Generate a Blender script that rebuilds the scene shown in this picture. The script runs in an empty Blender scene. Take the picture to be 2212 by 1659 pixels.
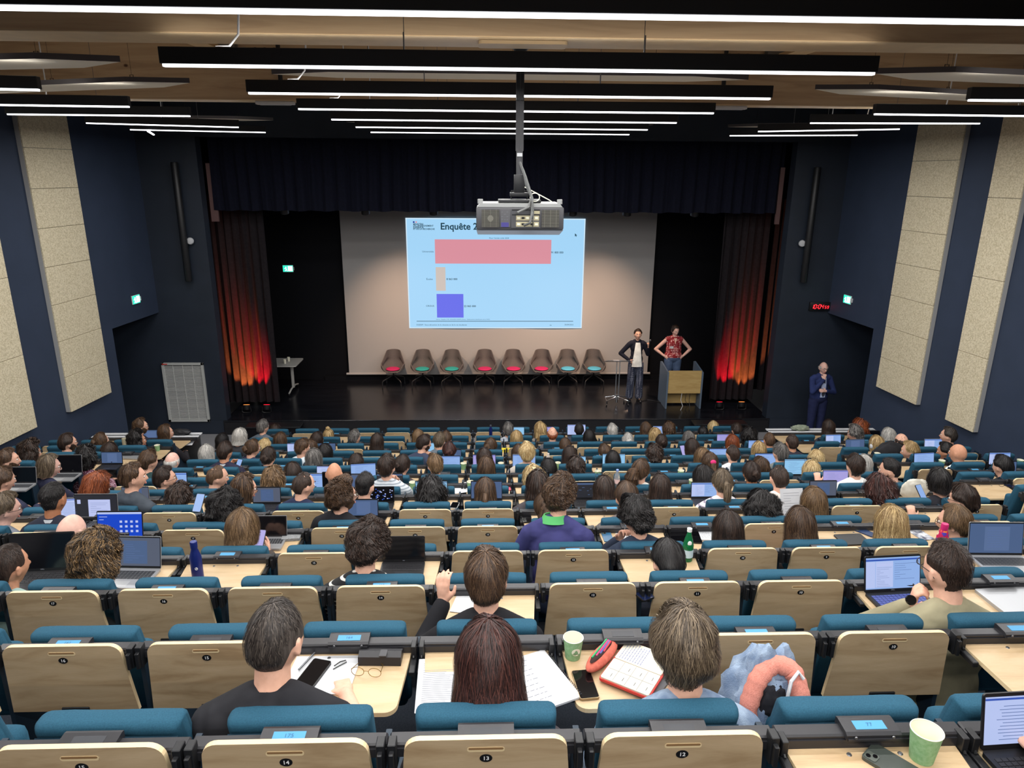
import bpy, bmesh, math, random
from math import sin, cos, pi, radians as R, sqrt, exp, atan2
from mathutils import Vector as V, Matrix, noise
sc = bpy.context.scene
C = sc.collection

# ------------------------------------------------------------------ camera
FPX, PIT, YAW, ROL = 1520.58, 0.290942, 0.0343356, 0.00724239
CAMZ = 5.44                                   # camera height above the hall's front floor
FW = V((sin(YAW)*cos(PIT), cos(YAW)*cos(PIT), -sin(PIT)))
_R = V((cos(YAW), -sin(YAW), 0)); _U = _R.cross(FW)
RT = cos(ROL)*_R + sin(ROL)*_U; UP = -sin(ROL)*_R + cos(ROL)*_U
cd = bpy.data.cameras.new('camera'); cam = bpy.data.objects.new('camera', cd); C.objects.link(cam)
cd.sensor_fit = 'HORIZONTAL'; cd.sensor_width = 36; cd.lens = FPX/2212*36
cd.clip_start = 0.05; cd.clip_end = 100
M = Matrix((RT, UP, -FW)).transposed().to_4x4(); M.translation = V((0, 0, CAMZ)); cam.matrix_world = M
sc.camera = cam
def ray(x, y): return FW + RT*((x-1106)/FPX) - UP*((y-829.5)/FPX)
def atY(x, y, Y): d = ray(x, y); p = d*(Y/d.y); return V((p.x, p.y, p.z+CAMZ))
def atZ(x, y, Z): d = ray(x, y); p = d*((Z-CAMZ)/d.z); return V((p.x, p.y, p.z+CAMZ))
def depth(p): return (V(p)-V((0, 0, CAMZ))).dot(FW)
def toPx(p):
    q = V(p)-V((0, 0, CAMZ)); z = q.dot(FW)
    return 1106+FPX*q.dot(RT)/z, 829.5-FPX*q.dot(UP)/z

# ------------------------------------------------------------------ world, exposure
w = bpy.data.worlds.new('world'); sc.world = w; w.use_nodes = True
w.node_tree.nodes['Background'].inputs[0].default_value = (.6, .68, .8, 1)
w.node_tree.nodes['Background'].inputs[1].default_value = .12
vs = sc.view_settings
sc.display_settings.display_device = 'sRGB'
vs.view_transform = 'Standard'; vs.look = 'None'; vs.gamma = 1; vs.use_curve_mapping = False
vs.exposure = -0.08
LAMP_W = 68.0          # power of one suspended light bar
STAGE_W = 1.0

# ------------------------------------------------------------------ materials
MATS = {}
def s2l(c):
    return tuple((x/12.92 if x <= .04045 else ((x+.055)/1.055)**2.4) for x in [k/255 for k in c])
def mat(name, col=(128, 128, 128), rough=.6, metal=0, em=None, es=0, alpha=1, trans=0, spec=.5, lin=None):
    if name in MATS: return MATS[name]
    m = bpy.data.materials.new(name); m.use_nodes = True
    b = m.node_tree.nodes['Principled BSDF']
    c = lin if lin else s2l(col)
    b.inputs['Base Color'].default_value = (*c, 1); b.inputs['Roughness'].default_value = rough
    b.inputs['Metallic'].default_value = metal; b.inputs['Specular IOR Level'].default_value = spec
    if em: b.inputs['Emission Color'].default_value = (*s2l(em), 1); b.inputs['Emission Strength'].default_value = es
    if trans: b.inputs['Transmission Weight'].default_value = trans; b.inputs['IOR'].default_value = 1.4
    m.diffuse_color = (*c, 1)
    MATS[name] = m; return m
def nodes(m): return m.node_tree.nodes, m.node_tree.links, m.node_tree.nodes['Principled BSDF']
def noisy(name, c1, c2, scale, rough=.7, stretch=(1, 1, 1), detail=4, bump=0, bscale=None, p0=.35, p1=.65, spec=.4, coord='Object', dist=0, metal=0):
    """two-tone noise material"""
    m = mat(name, c1, rough, metal, spec=spec); N, L, B = nodes(m)
    tc = N.new('ShaderNodeTexCoord'); mp = N.new('ShaderNodeMapping'); mp.inputs['Scale'].default_value = stretch
    nz = N.new('ShaderNodeTexNoise'); nz.inputs['Scale'].default_value = scale; nz.inputs['Detail'].default_value = detail
    nz.inputs['Distortion'].default_value = dist
    cr = N.new('ShaderNodeValToRGB'); e = cr.color_ramp.elements
    e[0].position = p0; e[0].color = (*s2l(c1), 1); e[1].position = p1; e[1].color = (*s2l(c2), 1)
    L.new(tc.outputs[coord], mp.inputs[0]); L.new(mp.outputs[0], nz.inputs['Vector'])
    L.new(nz.outputs[0], cr.inputs[0]); L.new(cr.outputs[0], B.inputs['Base Color'])
    if bump:
        bp = N.new('ShaderNodeBump'); bp.inputs['Strength'].default_value = bump; bp.inputs['Distance'].default_value = .01
        n2 = N.new('ShaderNodeTexNoise'); n2.inputs['Scale'].default_value = bscale or scale*3
        L.new(mp.outputs[0], n2.inputs['Vector']); L.new(n2.outputs[0], bp.inputs['Height']); L.new(bp.outputs[0], B.inputs['Normal'])
    return m
def woodmat(name, light, mid, dark, scale=2.2, stretch=(1, 1, 7), rough=.38, knots=False, rnd=True):
    m = mat(name, mid, rough, spec=.4); N, L, B = nodes(m)
    tc = N.new('ShaderNodeTexCoord'); mp = N.new('ShaderNodeMapping'); mp.inputs['Scale'].default_value = stretch
    L.new(tc.outputs['Object'], mp.inputs[0])
    if rnd:
        oi = N.new('ShaderNodeObjectInfo'); mu = N.new('ShaderNodeMath'); mu.operation = 'MULTIPLY'; mu.inputs[1].default_value = 30
        L.new(oi.outputs['Random'], mu.inputs[0])
        cb = N.new('ShaderNodeCombineXYZ')
        for i in range(3): L.new(mu.outputs[0], cb.inputs[i])
        L.new(cb.outputs[0], mp.inputs['Location'])
    nz = N.new('ShaderNodeTexNoise'); nz.inputs['Scale'].default_value = scale; nz.inputs['Detail'].default_value = 5
    nz.inputs['Distortion'].default_value = 1.2; nz.inputs['Roughness'].default_value = .55
    L.new(mp.outputs[0], nz.inputs['Vector'])
    cr = N.new('ShaderNodeValToRGB'); el = cr.color_ramp.elements
    el[0].position = .3; el[0].color = (*s2l(dark), 1); el[1].position = .7; el[1].color = (*s2l(light), 1)
    e = el.new(.48); e.color = (*s2l(mid), 1)
    L.new(nz.outputs[0], cr.inputs[0]); out = cr.outputs[0]
    # fine grain
    n3 = N.new('ShaderNodeTexNoise'); n3.inputs['Scale'].default_value = scale*9; n3.inputs['Detail'].default_value = 2
    m3 = N.new('ShaderNodeMapping'); m3.inputs['Scale'].default_value = tuple(.4+s*1.2 for s in stretch); L.new(mp.outputs[0], m3.inputs[0]); L.new(m3.outputs[0], n3.inputs['Vector'])
    mx = N.new('ShaderNodeMixRGB'); mx.blend_type = 'MULTIPLY'; mx.inputs[0].default_value = .22
    L.new(out, mx.inputs[1]); L.new(n3.outputs[0], mx.inputs[2]); out = mx.outputs[0]
    if knots:
        vo = N.new('ShaderNodeTexVoronoi'); vo.inputs['Scale'].default_value = 2.0
        mk = N.new('ShaderNodeMapping'); mk.inputs['Scale'].default_value = (1, 1, 1.5); L.new(tc.outputs['Object'], mk.inputs[0]); L.new(mk.outputs[0], vo.inputs['Vector'])
        c2 = N.new('ShaderNodeValToRGB'); k = c2.color_ramp.elements
        k[0].position = .035; k[0].color = (1, 1, 1, 1); k[1].position = .075; k[1].color = (0, 0, 0, 1)
        L.new(vo.outputs['Distance'], c2.inputs[0])
        m4 = N.new('ShaderNodeMixRGB'); L.new(c2.outputs[0], m4.inputs[0]); L.new(out, m4.inputs[1]); m4.inputs[2].default_value = (*s2l((78, 48, 30)), 1); out = m4.outputs[0]
    L.new(out, B.inputs['Base Color'])
    return m
BIRCH = woodmat('birch ply', (208, 183, 148), (196, 170, 134), (174, 146, 110), 1.5, (1.2, 1.2, 7))
BIRCHT = woodmat('birch worktop', (212, 186, 150), (202, 175, 137), (186, 157, 119), 1.5, (1.2, 7, 1.2))
EDGE = mat('ply edge', (226, 202, 160), .45)
SLOT = mat('routed slot', (226, 202, 158), .5)  # brightness of the lit recess put into the slot colour
SPRUCE = woodmat('glulam spruce', (206, 178, 142), (194, 165, 130), (176, 147, 114), 1.1, (.6, .6, 9), .55, True, False)
SPRUCEL = woodmat('pale spruce and lit underside', (232, 206, 166), (224, 197, 157), (210, 182, 143), 1.3, (.6, .6, 9), .5, False, False)  # pale wood; on beam undersides it stands in for light from below
BLUE = noisy('petrol blue fabric', (34, 76, 98), (40, 86, 108), 240, .85, bump=.12, bscale=700, spec=.25)
BLUED = mat('petrol seam', (16, 56, 76), .9)
NAVYP = mat('navy side panel', (22, 42, 58), .55)
BLACKM = mat('black powder-coated metal', (26, 27, 30), .42, spec=.45)
BLACKR = mat('black rail', (40, 40, 44), .36, spec=.5)
GREYM = mat('grey metal', (120, 122, 126), .35, .8)
CHROME = mat('chrome', (200, 200, 205), .15, 1)
CARDB = mat('blue reservation card', (70, 144, 188), .55)
CARDC = mat('clear card sleeve', (74, 76, 80), .12, spec=.9)
NUMB = mat('number disc', (18, 18, 20), .4)
WHITEP = mat('white print', (240, 240, 240), .5)
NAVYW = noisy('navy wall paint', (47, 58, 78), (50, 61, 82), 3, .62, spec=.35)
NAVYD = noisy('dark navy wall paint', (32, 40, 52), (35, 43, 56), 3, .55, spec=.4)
BLACKV = noisy('black velvet', (14, 16, 28), (19, 21, 36), 30, .95, spec=.15)
LEGV = noisy('stage leg cloth', (32, 29, 32), (38, 34, 37), 20, .95, spec=.1)
BLACKW = mat('black paint', (9, 10, 16), .8, spec=.2)
STAGEF = noisy('black stage floor', (17, 18, 23), (25, 26, 32), 2.5, .23, stretch=(.5, 3, 1), spec=.55)
STAGEB = mat('black stage front', (22, 22, 26), .45)
GREYF = noisy('grey vinyl floor', (128, 128, 132), (142, 142, 146), 60, .6)
CARPET = noisy('dark carpet', (30, 36, 46), (40, 46, 56), 120, .95)
WOODWOOL = noisy('wood wool board', (190, 177, 146), (226, 215, 188), 55, .95, detail=6, bump=.5, bscale=120, p0=.3, p1=.62, spec=.1)
WWEDGE = mat('wood wool frame', (168, 168, 168), .6)
SCREENW = mat('projection screen cloth', (166, 163, 162), .9, spec=.1)
LIGHTE = mat('light diffuser', (255, 255, 255), .5, em=(250, 250, 255), es=4.5)
BAFF = mat('white baffle', (232, 226, 212), .85)
BAFFSHADE = mat('shaded baffle edge', (84, 80, 82), .9)  # shade of the unlit baffle edges put into a grey copy
PAPER = noisy('white paper', (198, 200, 204), (204, 206, 210), 8, .75)
CREAM = mat('cream paper', (218, 211, 190), .75)
INK = mat('ink', (84, 88, 100), .7)
INKB = mat('blue ink', (70, 96, 160), .7)
GRAYL = mat('light grey print', (118, 122, 132), .7)
REDC = mat('red cover', (196, 52, 46), .5)
GCUP = noisy('green paper cup', (124, 168, 118), (146, 184, 140), 90, .7)
CUPW = mat('cup inside', (236, 234, 214), .6)
SILVER = mat('silver laptop', (172, 174, 178), .35, .55)
BLKPL = mat('black plastic', (24, 24, 27), .38)
BLKGL = mat('black glass', (9, 9, 12), .08, spec=.7)
KEYS = mat('keys', (34, 34, 38), .5)
KEYB = mat('lit keys', (70, 80, 140), .5, em=(90, 110, 220), es=.12)
def emis(name, c, s=1.0):
    return mat(name, (10, 10, 12), .35, em=c, es=s)
E_BLUE = emis('screen pale blue', (150, 184, 240), .95); E_WHITE = emis('screen white', (190, 205, 250), .95)
E_CY = emis('screen cyan', (150, 205, 245), .95); E_SLATE = emis('screen slate', (84, 108, 150), .8); E_SL2 = emis('screen slate lighter', (98, 122, 166), .8)
E_PORT = emis('screen portal blue', (20, 70, 200), 1.0); E_DARK = emis('screen dark grey', (44, 46, 54), .8)
E_LINE = emis('screen text', (104, 130, 190), .7); E_BAR = emis('screen bar', (56, 96, 200), .8); E_OFF = mat('screen off', (14, 14, 18), .12, spec=.6)
E_GREEN = emis('screen green', (60, 130, 110), .8); E_LAV = emis('screen lavender', (178, 170, 235), .9)
E_TILE = emis('screen tile', (200, 210, 255), .9); E_DIM = emis('screen dim grey', (96, 104, 124), .8)
SKINS = {}
for k, c in dict(f=(226, 176, 152), p=(232, 186, 170), t=(206, 150, 120), m=(172, 116, 84), o=(112, 74, 54), x=(74, 48, 38)).items():
    m_ = noisy('skin tone '+k, tuple(max(0, q-10) for q in c), c, 40, .5, spec=.35)
    b_ = m_.node_tree.nodes['Principled BSDF']
    b_.inputs['Subsurface Weight'].default_value = 0.0
    SKINS[k] = m_
HAIRC = dict(k=((18, 16, 17), (40, 36, 36)), d=((36, 26, 22), (66, 50, 42)), b=((56, 40, 30), (98, 74, 54)), l=((84, 64, 44), (134, 106, 76)),
             n=((134, 106, 68), (206, 178, 128)), y=((170, 140, 92), (226, 204, 156)), g=((66, 63, 62), (134, 130, 126)), w=((150, 148, 144), (214, 210, 204)),
             r=((42, 25, 24), (84, 50, 44)), c=((96, 44, 24), (156, 84, 48)), a=((74, 62, 50), (122, 106, 86)), h=((44, 35, 28), (136, 108, 74)), e=((40, 34, 32), (84, 76, 70)))
def hairmat(k):
    nm = 'hair '+k
    if nm in MATS: return MATS[nm]
    c1, c2 = HAIRC[k]
    m = noisy(nm, c1, c2, 38, .55, stretch=(1, 1, .12), detail=3, bump=.5, bscale=120, p0=.3, p1=.72, spec=.3)
    return m
def strandmats(k):
    c1, c2 = HAIRC[k]; out = []
    for j, f in enumerate((.0, .5, 1.12)):
        out.append(mat('hair strand %s %d' % (k, j), tuple(min(240, max(0, a_*(.92 if j == 0 else 1)+(b_-a_)*f)) for a_, b_ in zip(c1, c2)), .45, spec=.35))
    return out
CLO = {}
def cloth(c):
    if isinstance(c, str): return CLO[c]
    nm = 'cloth %d %d %d' % c
    if nm in MATS: return MATS[nm]
    return noisy(nm, c, tuple(min(255, int(x*1.12)+3) for x in c), 9, .88, bump=.25, bscale=14, spec=.2)
def stripes(name, ca, cb, sc_, axis='Z', rough=.85, kind='BANDS', thr=.5):
    m = mat(name, ca, rough); N, L, B = nodes(m)
    tc = N.new('ShaderNodeTexCoord'); wv = N.new('ShaderNodeTexWave'); wv.bands_direction = axis; wv.inputs['Scale'].default_value = sc_
    wv.inputs['Distortion'].default_value = .6
    cr = N.new('ShaderNodeValToRGB'); e = cr.color_ramp.elements; e[0].position = thr-.04; e[0].color = (*s2l(ca), 1); e[1].position = thr+.04; e[1].color = (*s2l(cb), 1)
    L.new(tc.outputs['Object'], wv.inputs['Vector']); L.new(wv.outputs[0], cr.inputs[0]); L.new(cr.outputs[0], B.inputs['Base Color'])
    return m
CLO['bw'] = stripes('black and white stripes', (22, 22, 26), (225, 222, 215), 9, thr=.82)
CLO['ws'] = stripes('white and lilac stripes', (226, 222, 226), (150, 140, 160), 10, thr=.78)
CLO['gs'] = stripes('grey white stripes', (200, 206, 212), (140, 150, 160), 12, thr=.7)
CLO['wb'] = stripes('white and black stripes', (232, 228, 220), (50, 48, 52), 9, thr=.5)
CLO['denim'] = noisy('light denim', (104, 124, 152), (150, 168, 190), 16, .9, bump=.3, bscale=200)
CLO['floral'] = noisy('plum floral blouse', (88, 30, 56), (206, 178, 190), 70, .85, p0=.5, p1=.6)
def dots(name, ca, cb, sc_, thr=.2):
    m = mat(name, ca, .85); N, L, B = nodes(m)
    tc = N.new('ShaderNodeTexCoord'); vo = N.new('ShaderNodeTexVoronoi'); vo.inputs['Scale'].default_value = sc_; vo.inputs['Randomness'].default_value = .25
    cr = N.new('ShaderNodeValToRGB'); e = cr.color_ramp.elements; e[0].position = thr; e[0].color = (*s2l(cb), 1); e[1].position = thr+.08; e[1].color = (*s2l(ca), 1)
    L.new(tc.outputs['Object'], vo.inputs['Vector']); L.new(vo.outputs['Distance'], cr.inputs[0]); L.new(cr.outputs[0], B.inputs['Base Color'])
    return m
CLO['dots'] = dots('red dotted blouse', (140, 24, 34), (240, 190, 186), 26, .3)
CLO['speck'] = dots('navy speckled trousers', (46, 52, 72), (176, 180, 196), 42, .26)

# ------------------------------------------------------------------ mesh builder
class MB:
    def __init__(s): s.v = []; s.f = []; s.m = []
    def add(s, vs_, fs, mi=0, T=None):
        o = len(s.v)
        if T is not None: vs_ = [T @ V(p) for p in vs_]
        s.v += [tuple(p) for p in vs_]
        for i, f in enumerate(fs):
            s.f.append([k+o for k in f]); s.m.append(mi[i] if isinstance(mi, list) else mi)
        return s
    def box(s, x0, x1, y0, y1, z0, z1, mi=0, T=None, bev=0, seg=2):
        vs_ = [(x, y, z) for z in (z0, z1) for y in (y0, y1) for x in (x0, x1)]
        fs = [(0, 2, 3, 1), (4, 5, 7, 6), (0, 1, 5, 4), (2, 6, 7, 3), (0, 4, 6, 2), (1, 3, 7, 5)]
        if bev:
            bm = bmesh.new(); b = [bm.verts.new(p) for p in vs_]
            for f in fs: bm.faces.new([b[k] for k in f])
            bmesh.ops.bevel(bm, geom=bm.edges[:], offset=bev, segments=seg, profile=.5, affect='EDGES')
            bm.verts.index_update()
            vs_ = [tuple(q.co) for q in bm.verts]; fs = [[q.index for q in f.verts] for f in bm.faces]; bm.free()
        return s.add(vs_, fs, mi, T)
    def prism(s, poly, t0, t1, fn, mi=0, mside=None, T=None):
        """poly: 2-D points; fn(a, b, t) -> point"""
        n = len(poly); vs_ = [fn(a, b, t0) for a, b in poly]+[fn(a, b, t1) for a, b in poly]
        fs = [list(range(n))[::-1], list(range(n, 2*n))]; ms = [mi, mi]
        for i in range(n):
            j = (i+1) % n; fs.append([i, j, n+j, n+i]); ms.append(mi if mside is None else mside)
        return s.add(vs_, fs, ms, T)
    def tube(s, pts, rad, n=8, mi=0, T=None, flat=1.0, caps=True):
        pts = [V(p) for p in pts]; rad = rad if isinstance(rad, (list, tuple)) else [rad]*len(pts)
        vs_ = []; ref = V((0, 0, 1)); prev = None
        for i, p in enumerate(pts):
            d = (pts[min(i+1, len(pts)-1)]-pts[max(i-1, 0)]).normalized()
            if prev is None:
                a = d.cross(ref) if abs(d.dot(ref)) < .95 else d.cross(V((1, 0, 0)))
            else: a = prev-d*prev.dot(d)
            a.normalize(); prev = a; b = d.cross(a)
            for k in range(n):
                t = 2*pi*k/n; vs_.append(p+(a*cos(t)+b*sin(t)*flat)*rad[i])
        fs = []
        for i in range(len(pts)-1):
            for k in range(n):
                q = (k+1) % n; fs.append((i*n+k, i*n+q, (i+1)*n+q, (i+1)*n+k))
        if caps: fs.append(list(range(n))[::-1]); fs.append([(len(pts)-1)*n+k for k in range(n)])
        return s.add(vs_, fs, mi, T)
    def cap(s, a, b, ra, rb, mi=0, n=12, T=None):
        """tapered capsule"""
        a = V(a); b = V(b); d = (b-a); L_ = d.length or 1e-6; d = d/L_
        pts = [a-d*ra*.98, a-d*ra*.8, a-d*ra*.4, a, b, b+d*rb*.4, b+d*rb*.8, b+d*rb*.98]
        rr = [ra*.2, ra*.6, ra*.92, ra, rb, rb*.92, rb*.6, rb*.2]
        return s.tube(pts, rr, n, mi, T)
    def ell(s, c, r, nu=16, nv=10, mi=0, T=None, rot=None):
        vs_ = []; c = V(c)
        for j in range(nv+1):
            th = pi*j/nv
            for i in range(nu):
                ph = 2*pi*i/nu; p = V((r[0]*sin(th)*cos(ph), r[1]*sin(th)*sin(ph), r[2]*cos(th)))
                if rot is not None: p = rot @ p
                vs_.append(c+p)
        fs = []
        for j in range(nv):
            for i in range(nu):
                k = (i+1) % nu; q = [j*nu+i, (j+1)*nu+i, (j+1)*nu+k, j*nu+k]
                if j == 0: q = [q[0], q[1], q[2]]
                elif j == nv-1: q = [q[0], q[1], q[3]]
                fs.append(q)
        return s.add(vs_, fs, mi, T)
    def lathe(s, prof, n=20, mi=0, T=None, mis=None):
        vs_ = []; fs = []; ms = []
        for r, z in prof:
            for k in range(n): vs_.append((r*cos(2*pi*k/n), r*sin(2*pi*k/n), z))
        for i in range(len(prof)-1):
            for k in range(n):
                q = (k+1) % n; fs.append((i*n+k, i*n+q, (i+1)*n+q, (i+1)*n+k)); ms.append(mis[i] if mis else mi)
        return s.add(vs_, fs, ms, T)
    def mesh(s, name, mats, smooth=True, ang=.7):
        me = bpy.data.meshes.new(name); me.from_pydata(s.v, [], s.f)
        for m in (mats if isinstance(mats, (list, tuple)) else [mats]): me.materials.append(m)
        me.polygons.foreach_set('material_index', s.m)
        if smooth:
            me.polygons.foreach_set('use_smooth', [True]*len(s.f)); me.update()
            try: me.set_sharp_from_angle(angle=ang)
            except Exception: pass
        me.validate(); me.update(); return me
    def build(s, name, mats, parent=None, loc=(0, 0, 0), smooth=True, ang=.7):
        return link(name, s.mesh(name, mats, smooth, ang), parent, loc)
def link(name, me, parent=None, loc=(0, 0, 0), rot=None):
    o = bpy.data.objects.new(name, me); C.objects.link(o); o.location = loc
    if rot is not None: o.rotation_euler = rot
    if parent: o.parent = parent
    return o
LABELS = {}
def tag(o, label=None, cat=None, group=None, kind=None):
    if label:
        label = ' '.join(label.split()); o['label'] = label; LABELS[label] = LABELS.get(label, 0)+1
    if cat: o['category'] = cat
    if group: o['group'] = group
    if kind: o['kind'] = kind
    return o
def thing(name, label, cat, loc=(0, 0, 0), rz=0, group=None):
    o = bpy.data.objects.new(name, None); C.objects.link(o); o.location = loc; o.rotation_euler = (0, 0, rz)
    o.empty_display_size = .1
    return tag(o, label, cat, group)
def kids(o): return [c for c in bpy.data.objects if c.parent == o]
def struct(name, mb, mats, smooth=False): return tag(mb.build(name, mats, smooth=smooth), kind='structure')
def rrect(w, h, r, n=5, corners=(1, 1, 1, 1)):
    """rounded rectangle centred on 0, corner order: tr, tl, bl, br"""
    P = []
    for k, (sx, sy) in enumerate(((1, 1), (-1, 1), (-1, -1), (1, -1))):
        rr = r*corners[k] if corners[k] else 0.001
        cx, cy = sx*(w/2-rr), sy*(h/2-rr)
        for i in range(n+1):
            t = k*pi/2+i*(pi/2)/n; P.append((cx+rr*cos(t), cy+rr*sin(t)))
    return P
ORD = ['first', 'second', 'third', 'fourth', 'fifth', 'sixth', 'seventh', 'eighth', 'ninth', 'tenth', 'eleventh', 'twelfth', 'thirteenth', 'fourteenth', 'fifteenth', 'sixteenth', 'seventeenth', 'eighteenth', 'nineteenth', 'twentieth']
_tx = {}
def textmesh(txt, size, m=None, align='CENTER', bold=0):
    key = (txt, size, align, bold, m.name if m else '')
    if key in _tx: return _tx[key]
    cu = bpy.data.curves.new('t', 'FONT'); cu.body = txt; cu.size = size; cu.align_x = align; cu.align_y = 'CENTER'; cu.offset = bold
    cu.resolution_u = 3
    o = bpy.data.objects.new('t', cu); C.objects.link(o)
    dg = bpy.context.evaluated_depsgraph_get(); me = bpy.data.meshes.new_from_object(o.evaluated_get(dg))
    bpy.data.objects.remove(o)
    vs_ = [tuple(q.co) for q in me.vertices]; fs = [list(f.vertices) for f in me.polygons]
    bpy.data.meshes.remove(me); bpy.data.curves.remove(cu)
    _tx[key] = (vs_, fs); return _tx[key]
# ------------------------------------------------------------------ room constants (camera is at 0,0,CAMZ)
H = CAMZ
YF, YB, ZSTG = 14.45, 17.43, H-5.13
WA = .0904
XL, XR = -6.749, 7.158                       # side walls where they meet the front wall
CEIL = H+2.15; YREAR = -4.2
def wallx(side, y):                          # x of the side wall plane at depth y
    return XL-(YF-y)*math.tan(WA) if side < 0 else XR+(YF-y)*math.tan(WA)
# rows: cushion top depth and height
ROWY = [1.7684+.8190*i for i in range(14)]
ROWZ = [H-d for d in (1.55, 1.829, 2.107, 2.382, 2.626, 2.876, 3.100, 3.336, 3.561, 3.792, 4.021, 4.221, 4.417, 4.56)]
TOP = .92                                    # cushion top above its tread
X0, SP = -.0108, .56
def bend(c): return -.00098*c*c if c < 0 else 0
LW_X = [-5.15, -5.65, -6.15, -6.65]; LW_DY = .5
RW_X = [5.35, 5.86, 6.37, 6.88]; RW_DY = .27
TX2 = {s_: textmesh(s_, .010, bold=.0003) for s_ in ('DELL', 'msi')}
TXT = {str(n): textmesh(str(n), .019, bold=.0004) for n in range(1, 22)}

# ------------------------------------------------------------------ setting
b = MB(); b.box(-9.6, 10, -4.3, 18.2, -.2, 0); struct('floor', b, GREYF)
b = MB(); g_ = MB()
for i in range(-6, 14):
    y = ROWY[0]+.819*i; z = (ROWZ[i] if i >= 0 else ROWZ[0]-.285*i)-TOP
    b.box(-4.25, 4.72, y-.26, y+.70, -.05, z)
    g_.box(-4.82, -4.25, y-.26, y+.70, -.05, z); g_.box(4.72, 5.08, y-.26, y+.70, -.05, z)
    b.box(-8.6, -4.82, y+LW_DY-.26, y+LW_DY+.62, -.05, z)
    b.box(5.08, 9.0, y+RW_DY-.26, y+RW_DY+.62, -.05, z)
struct('floor_steps', b, CARPET); struct('floor_aisles', g_, GREYF)
ALC = 12.87; ZAL = H-2.78
for sd, nm in ((-1, 'wall_left'), (1, 'wall_right')):
    b = MB(); t = .25*sd
    def seg(y0, y1, z0, z1):
        xa, xb = wallx(sd, y0), wallx(sd, y1)
        b.add([(xa, y0, z0), (xb, y1, z0), (xb+t, y1, z0), (xa+t, y0, z0), (xa, y0, z1), (xb, y1, z1), (xb+t, y1, z1), (xa+t, y0, z1)],
              [(0, 1, 2, 3), (4, 7, 6, 5), (0, 4, 5, 1), (1, 5, 6, 2), (2, 6, 7, 3), (3, 7, 4, 0)])
    seg(YREAR, ALC, 0, CEIL); seg(ALC, YF, ZAL, CEIL)
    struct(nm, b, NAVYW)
    b = MB(); xa = wallx(sd, ALC); xo = xa+sd*1.6                       # door recess
    b.box(min(xo, xo+sd*.1), max(xo, xo+sd*.1), ALC-.1, YF+.05, 0, ZAL+.3)
    b.box(min(xa+t, xo), max(xa+t, xo), ALC-.15, ALC-.02, 0, ZAL+.3)
    b.box(min(xa+t, xo), max(xa+t, xo), ALC-.15, YF+.05, ZAL+.02, ZAL+.15)
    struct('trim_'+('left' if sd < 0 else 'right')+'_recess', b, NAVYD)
b = MB()
b.box(XL-2.2, -5.62, YF, YF+.25, 0, CEIL); b.box(6.10, XR+2.2, YF, YF+.25, 0, CEIL); b.box(-5.62, 6.10, YF, YF+.25, H+.63, CEIL)
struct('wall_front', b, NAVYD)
b = MB(); b.box(-8.6, 9.2, YREAR-.25, YREAR, 0, CEIL); struct('wall_back', b, NAVYW)
b = MB(); b.box(-9, 9.5, YREAR-.25, YF+.3, CEIL, CEIL+.2); struct('ceiling', b, SPRUCE)
b = MB()
b.box(-7.3, 7.8, 17.62, 17.75, 0, CEIL); b.box(-7.4, -7.3, YF+.25, 17.75, 0, CEIL); b.box(7.8, 7.9, YF+.25, 17.75, 0, CEIL); b.box(-7.4, 7.9, YF+.25, 17.75, CEIL, CEIL+.1)
struct('wall_stage', b, BLACKW)
b = MB(); b.box(-5.70, 6.18, YF-.02, 17.62, 0, ZSTG, 0, bev=.006, seg=1)
struct('floor_stage', b, [STAGEF])
b = MB(); b.box(-5.66, 6.14, YF-.05, YF-.021, .0, ZSTG-.035); b.box(-5.66, 6.14, YF-.052, YF-.03, .13, .14)
struct('trim_stage_front', b, [STAGEB])
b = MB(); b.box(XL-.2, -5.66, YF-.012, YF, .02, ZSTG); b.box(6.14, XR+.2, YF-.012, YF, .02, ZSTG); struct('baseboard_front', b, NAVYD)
b = MB(); b.box(-4.2, 4.6, 17.50, 17.56, ZSTG, ZSTG+.11); struct('baseboard_stage', b, BLACKW)

for x0_, x1_, yp, nm in ((528, 648, 923, 'left'), (1500, 1616, 917, 'right')):
    pa, pb = atY(x0_, yp, 14.1), atY(x1_, yp, 14.1); t = thing('stage_step', 'low black step unit in front of the stage, %s of the middle' % nm, 'step', ((pa.x+pb.x)/2, 14.1, 0))
    w_ = (pb.x-pa.x)/2; m = MB(); m.box(-w_, w_, 0, .30, pa.z-.03, pa.z, bev=.004, seg=1); m.build('tread', BLACKM, t, smooth=False)
    m = MB(); m.box(-w_+.03, w_-.03, .02, .28, 0, pa.z-.03); m.build('riser', BLACKW, t, smooth=False)
# glulam beams and the timber bulkhead
def thingmesh(name, mb, mats, label, cat, group=None, smooth=False, loc=(0, 0, 0), kind=None):
    return tag(mb.build(name, mats, loc=loc, smooth=smooth), label, cat, group, kind)
b = MB(); b.box(-8.4, 9, 4.72, 5.10, H+.80, CEIL); b.box(-8.4, 9, 4.725, 5.095, H+.795, H+.80, 1)  # underside strip paler, its lit look painted in
tag(b.build('trim_1', [SPRUCE, SPRUCEL], smooth=False), kind='structure')
b = MB(); b.box(-8.2, 8.8, 9.9, 10.2, H+.89, CEIL); b.box(-8.2, 8.8, 9.895, 10.205, H+.882, H+.892, 1)  # bulkhead underside gets the same painted-in brightness
b2 = tag(b.build('trim_2', [SPRUCE, SPRUCEL], smooth=False), kind='structure')
b = MB(); b.box(-8.2, 8.8, 10.2, YF, CEIL-.25, CEIL-.2); struct('ceiling_front', b, BLACKW)
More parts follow.
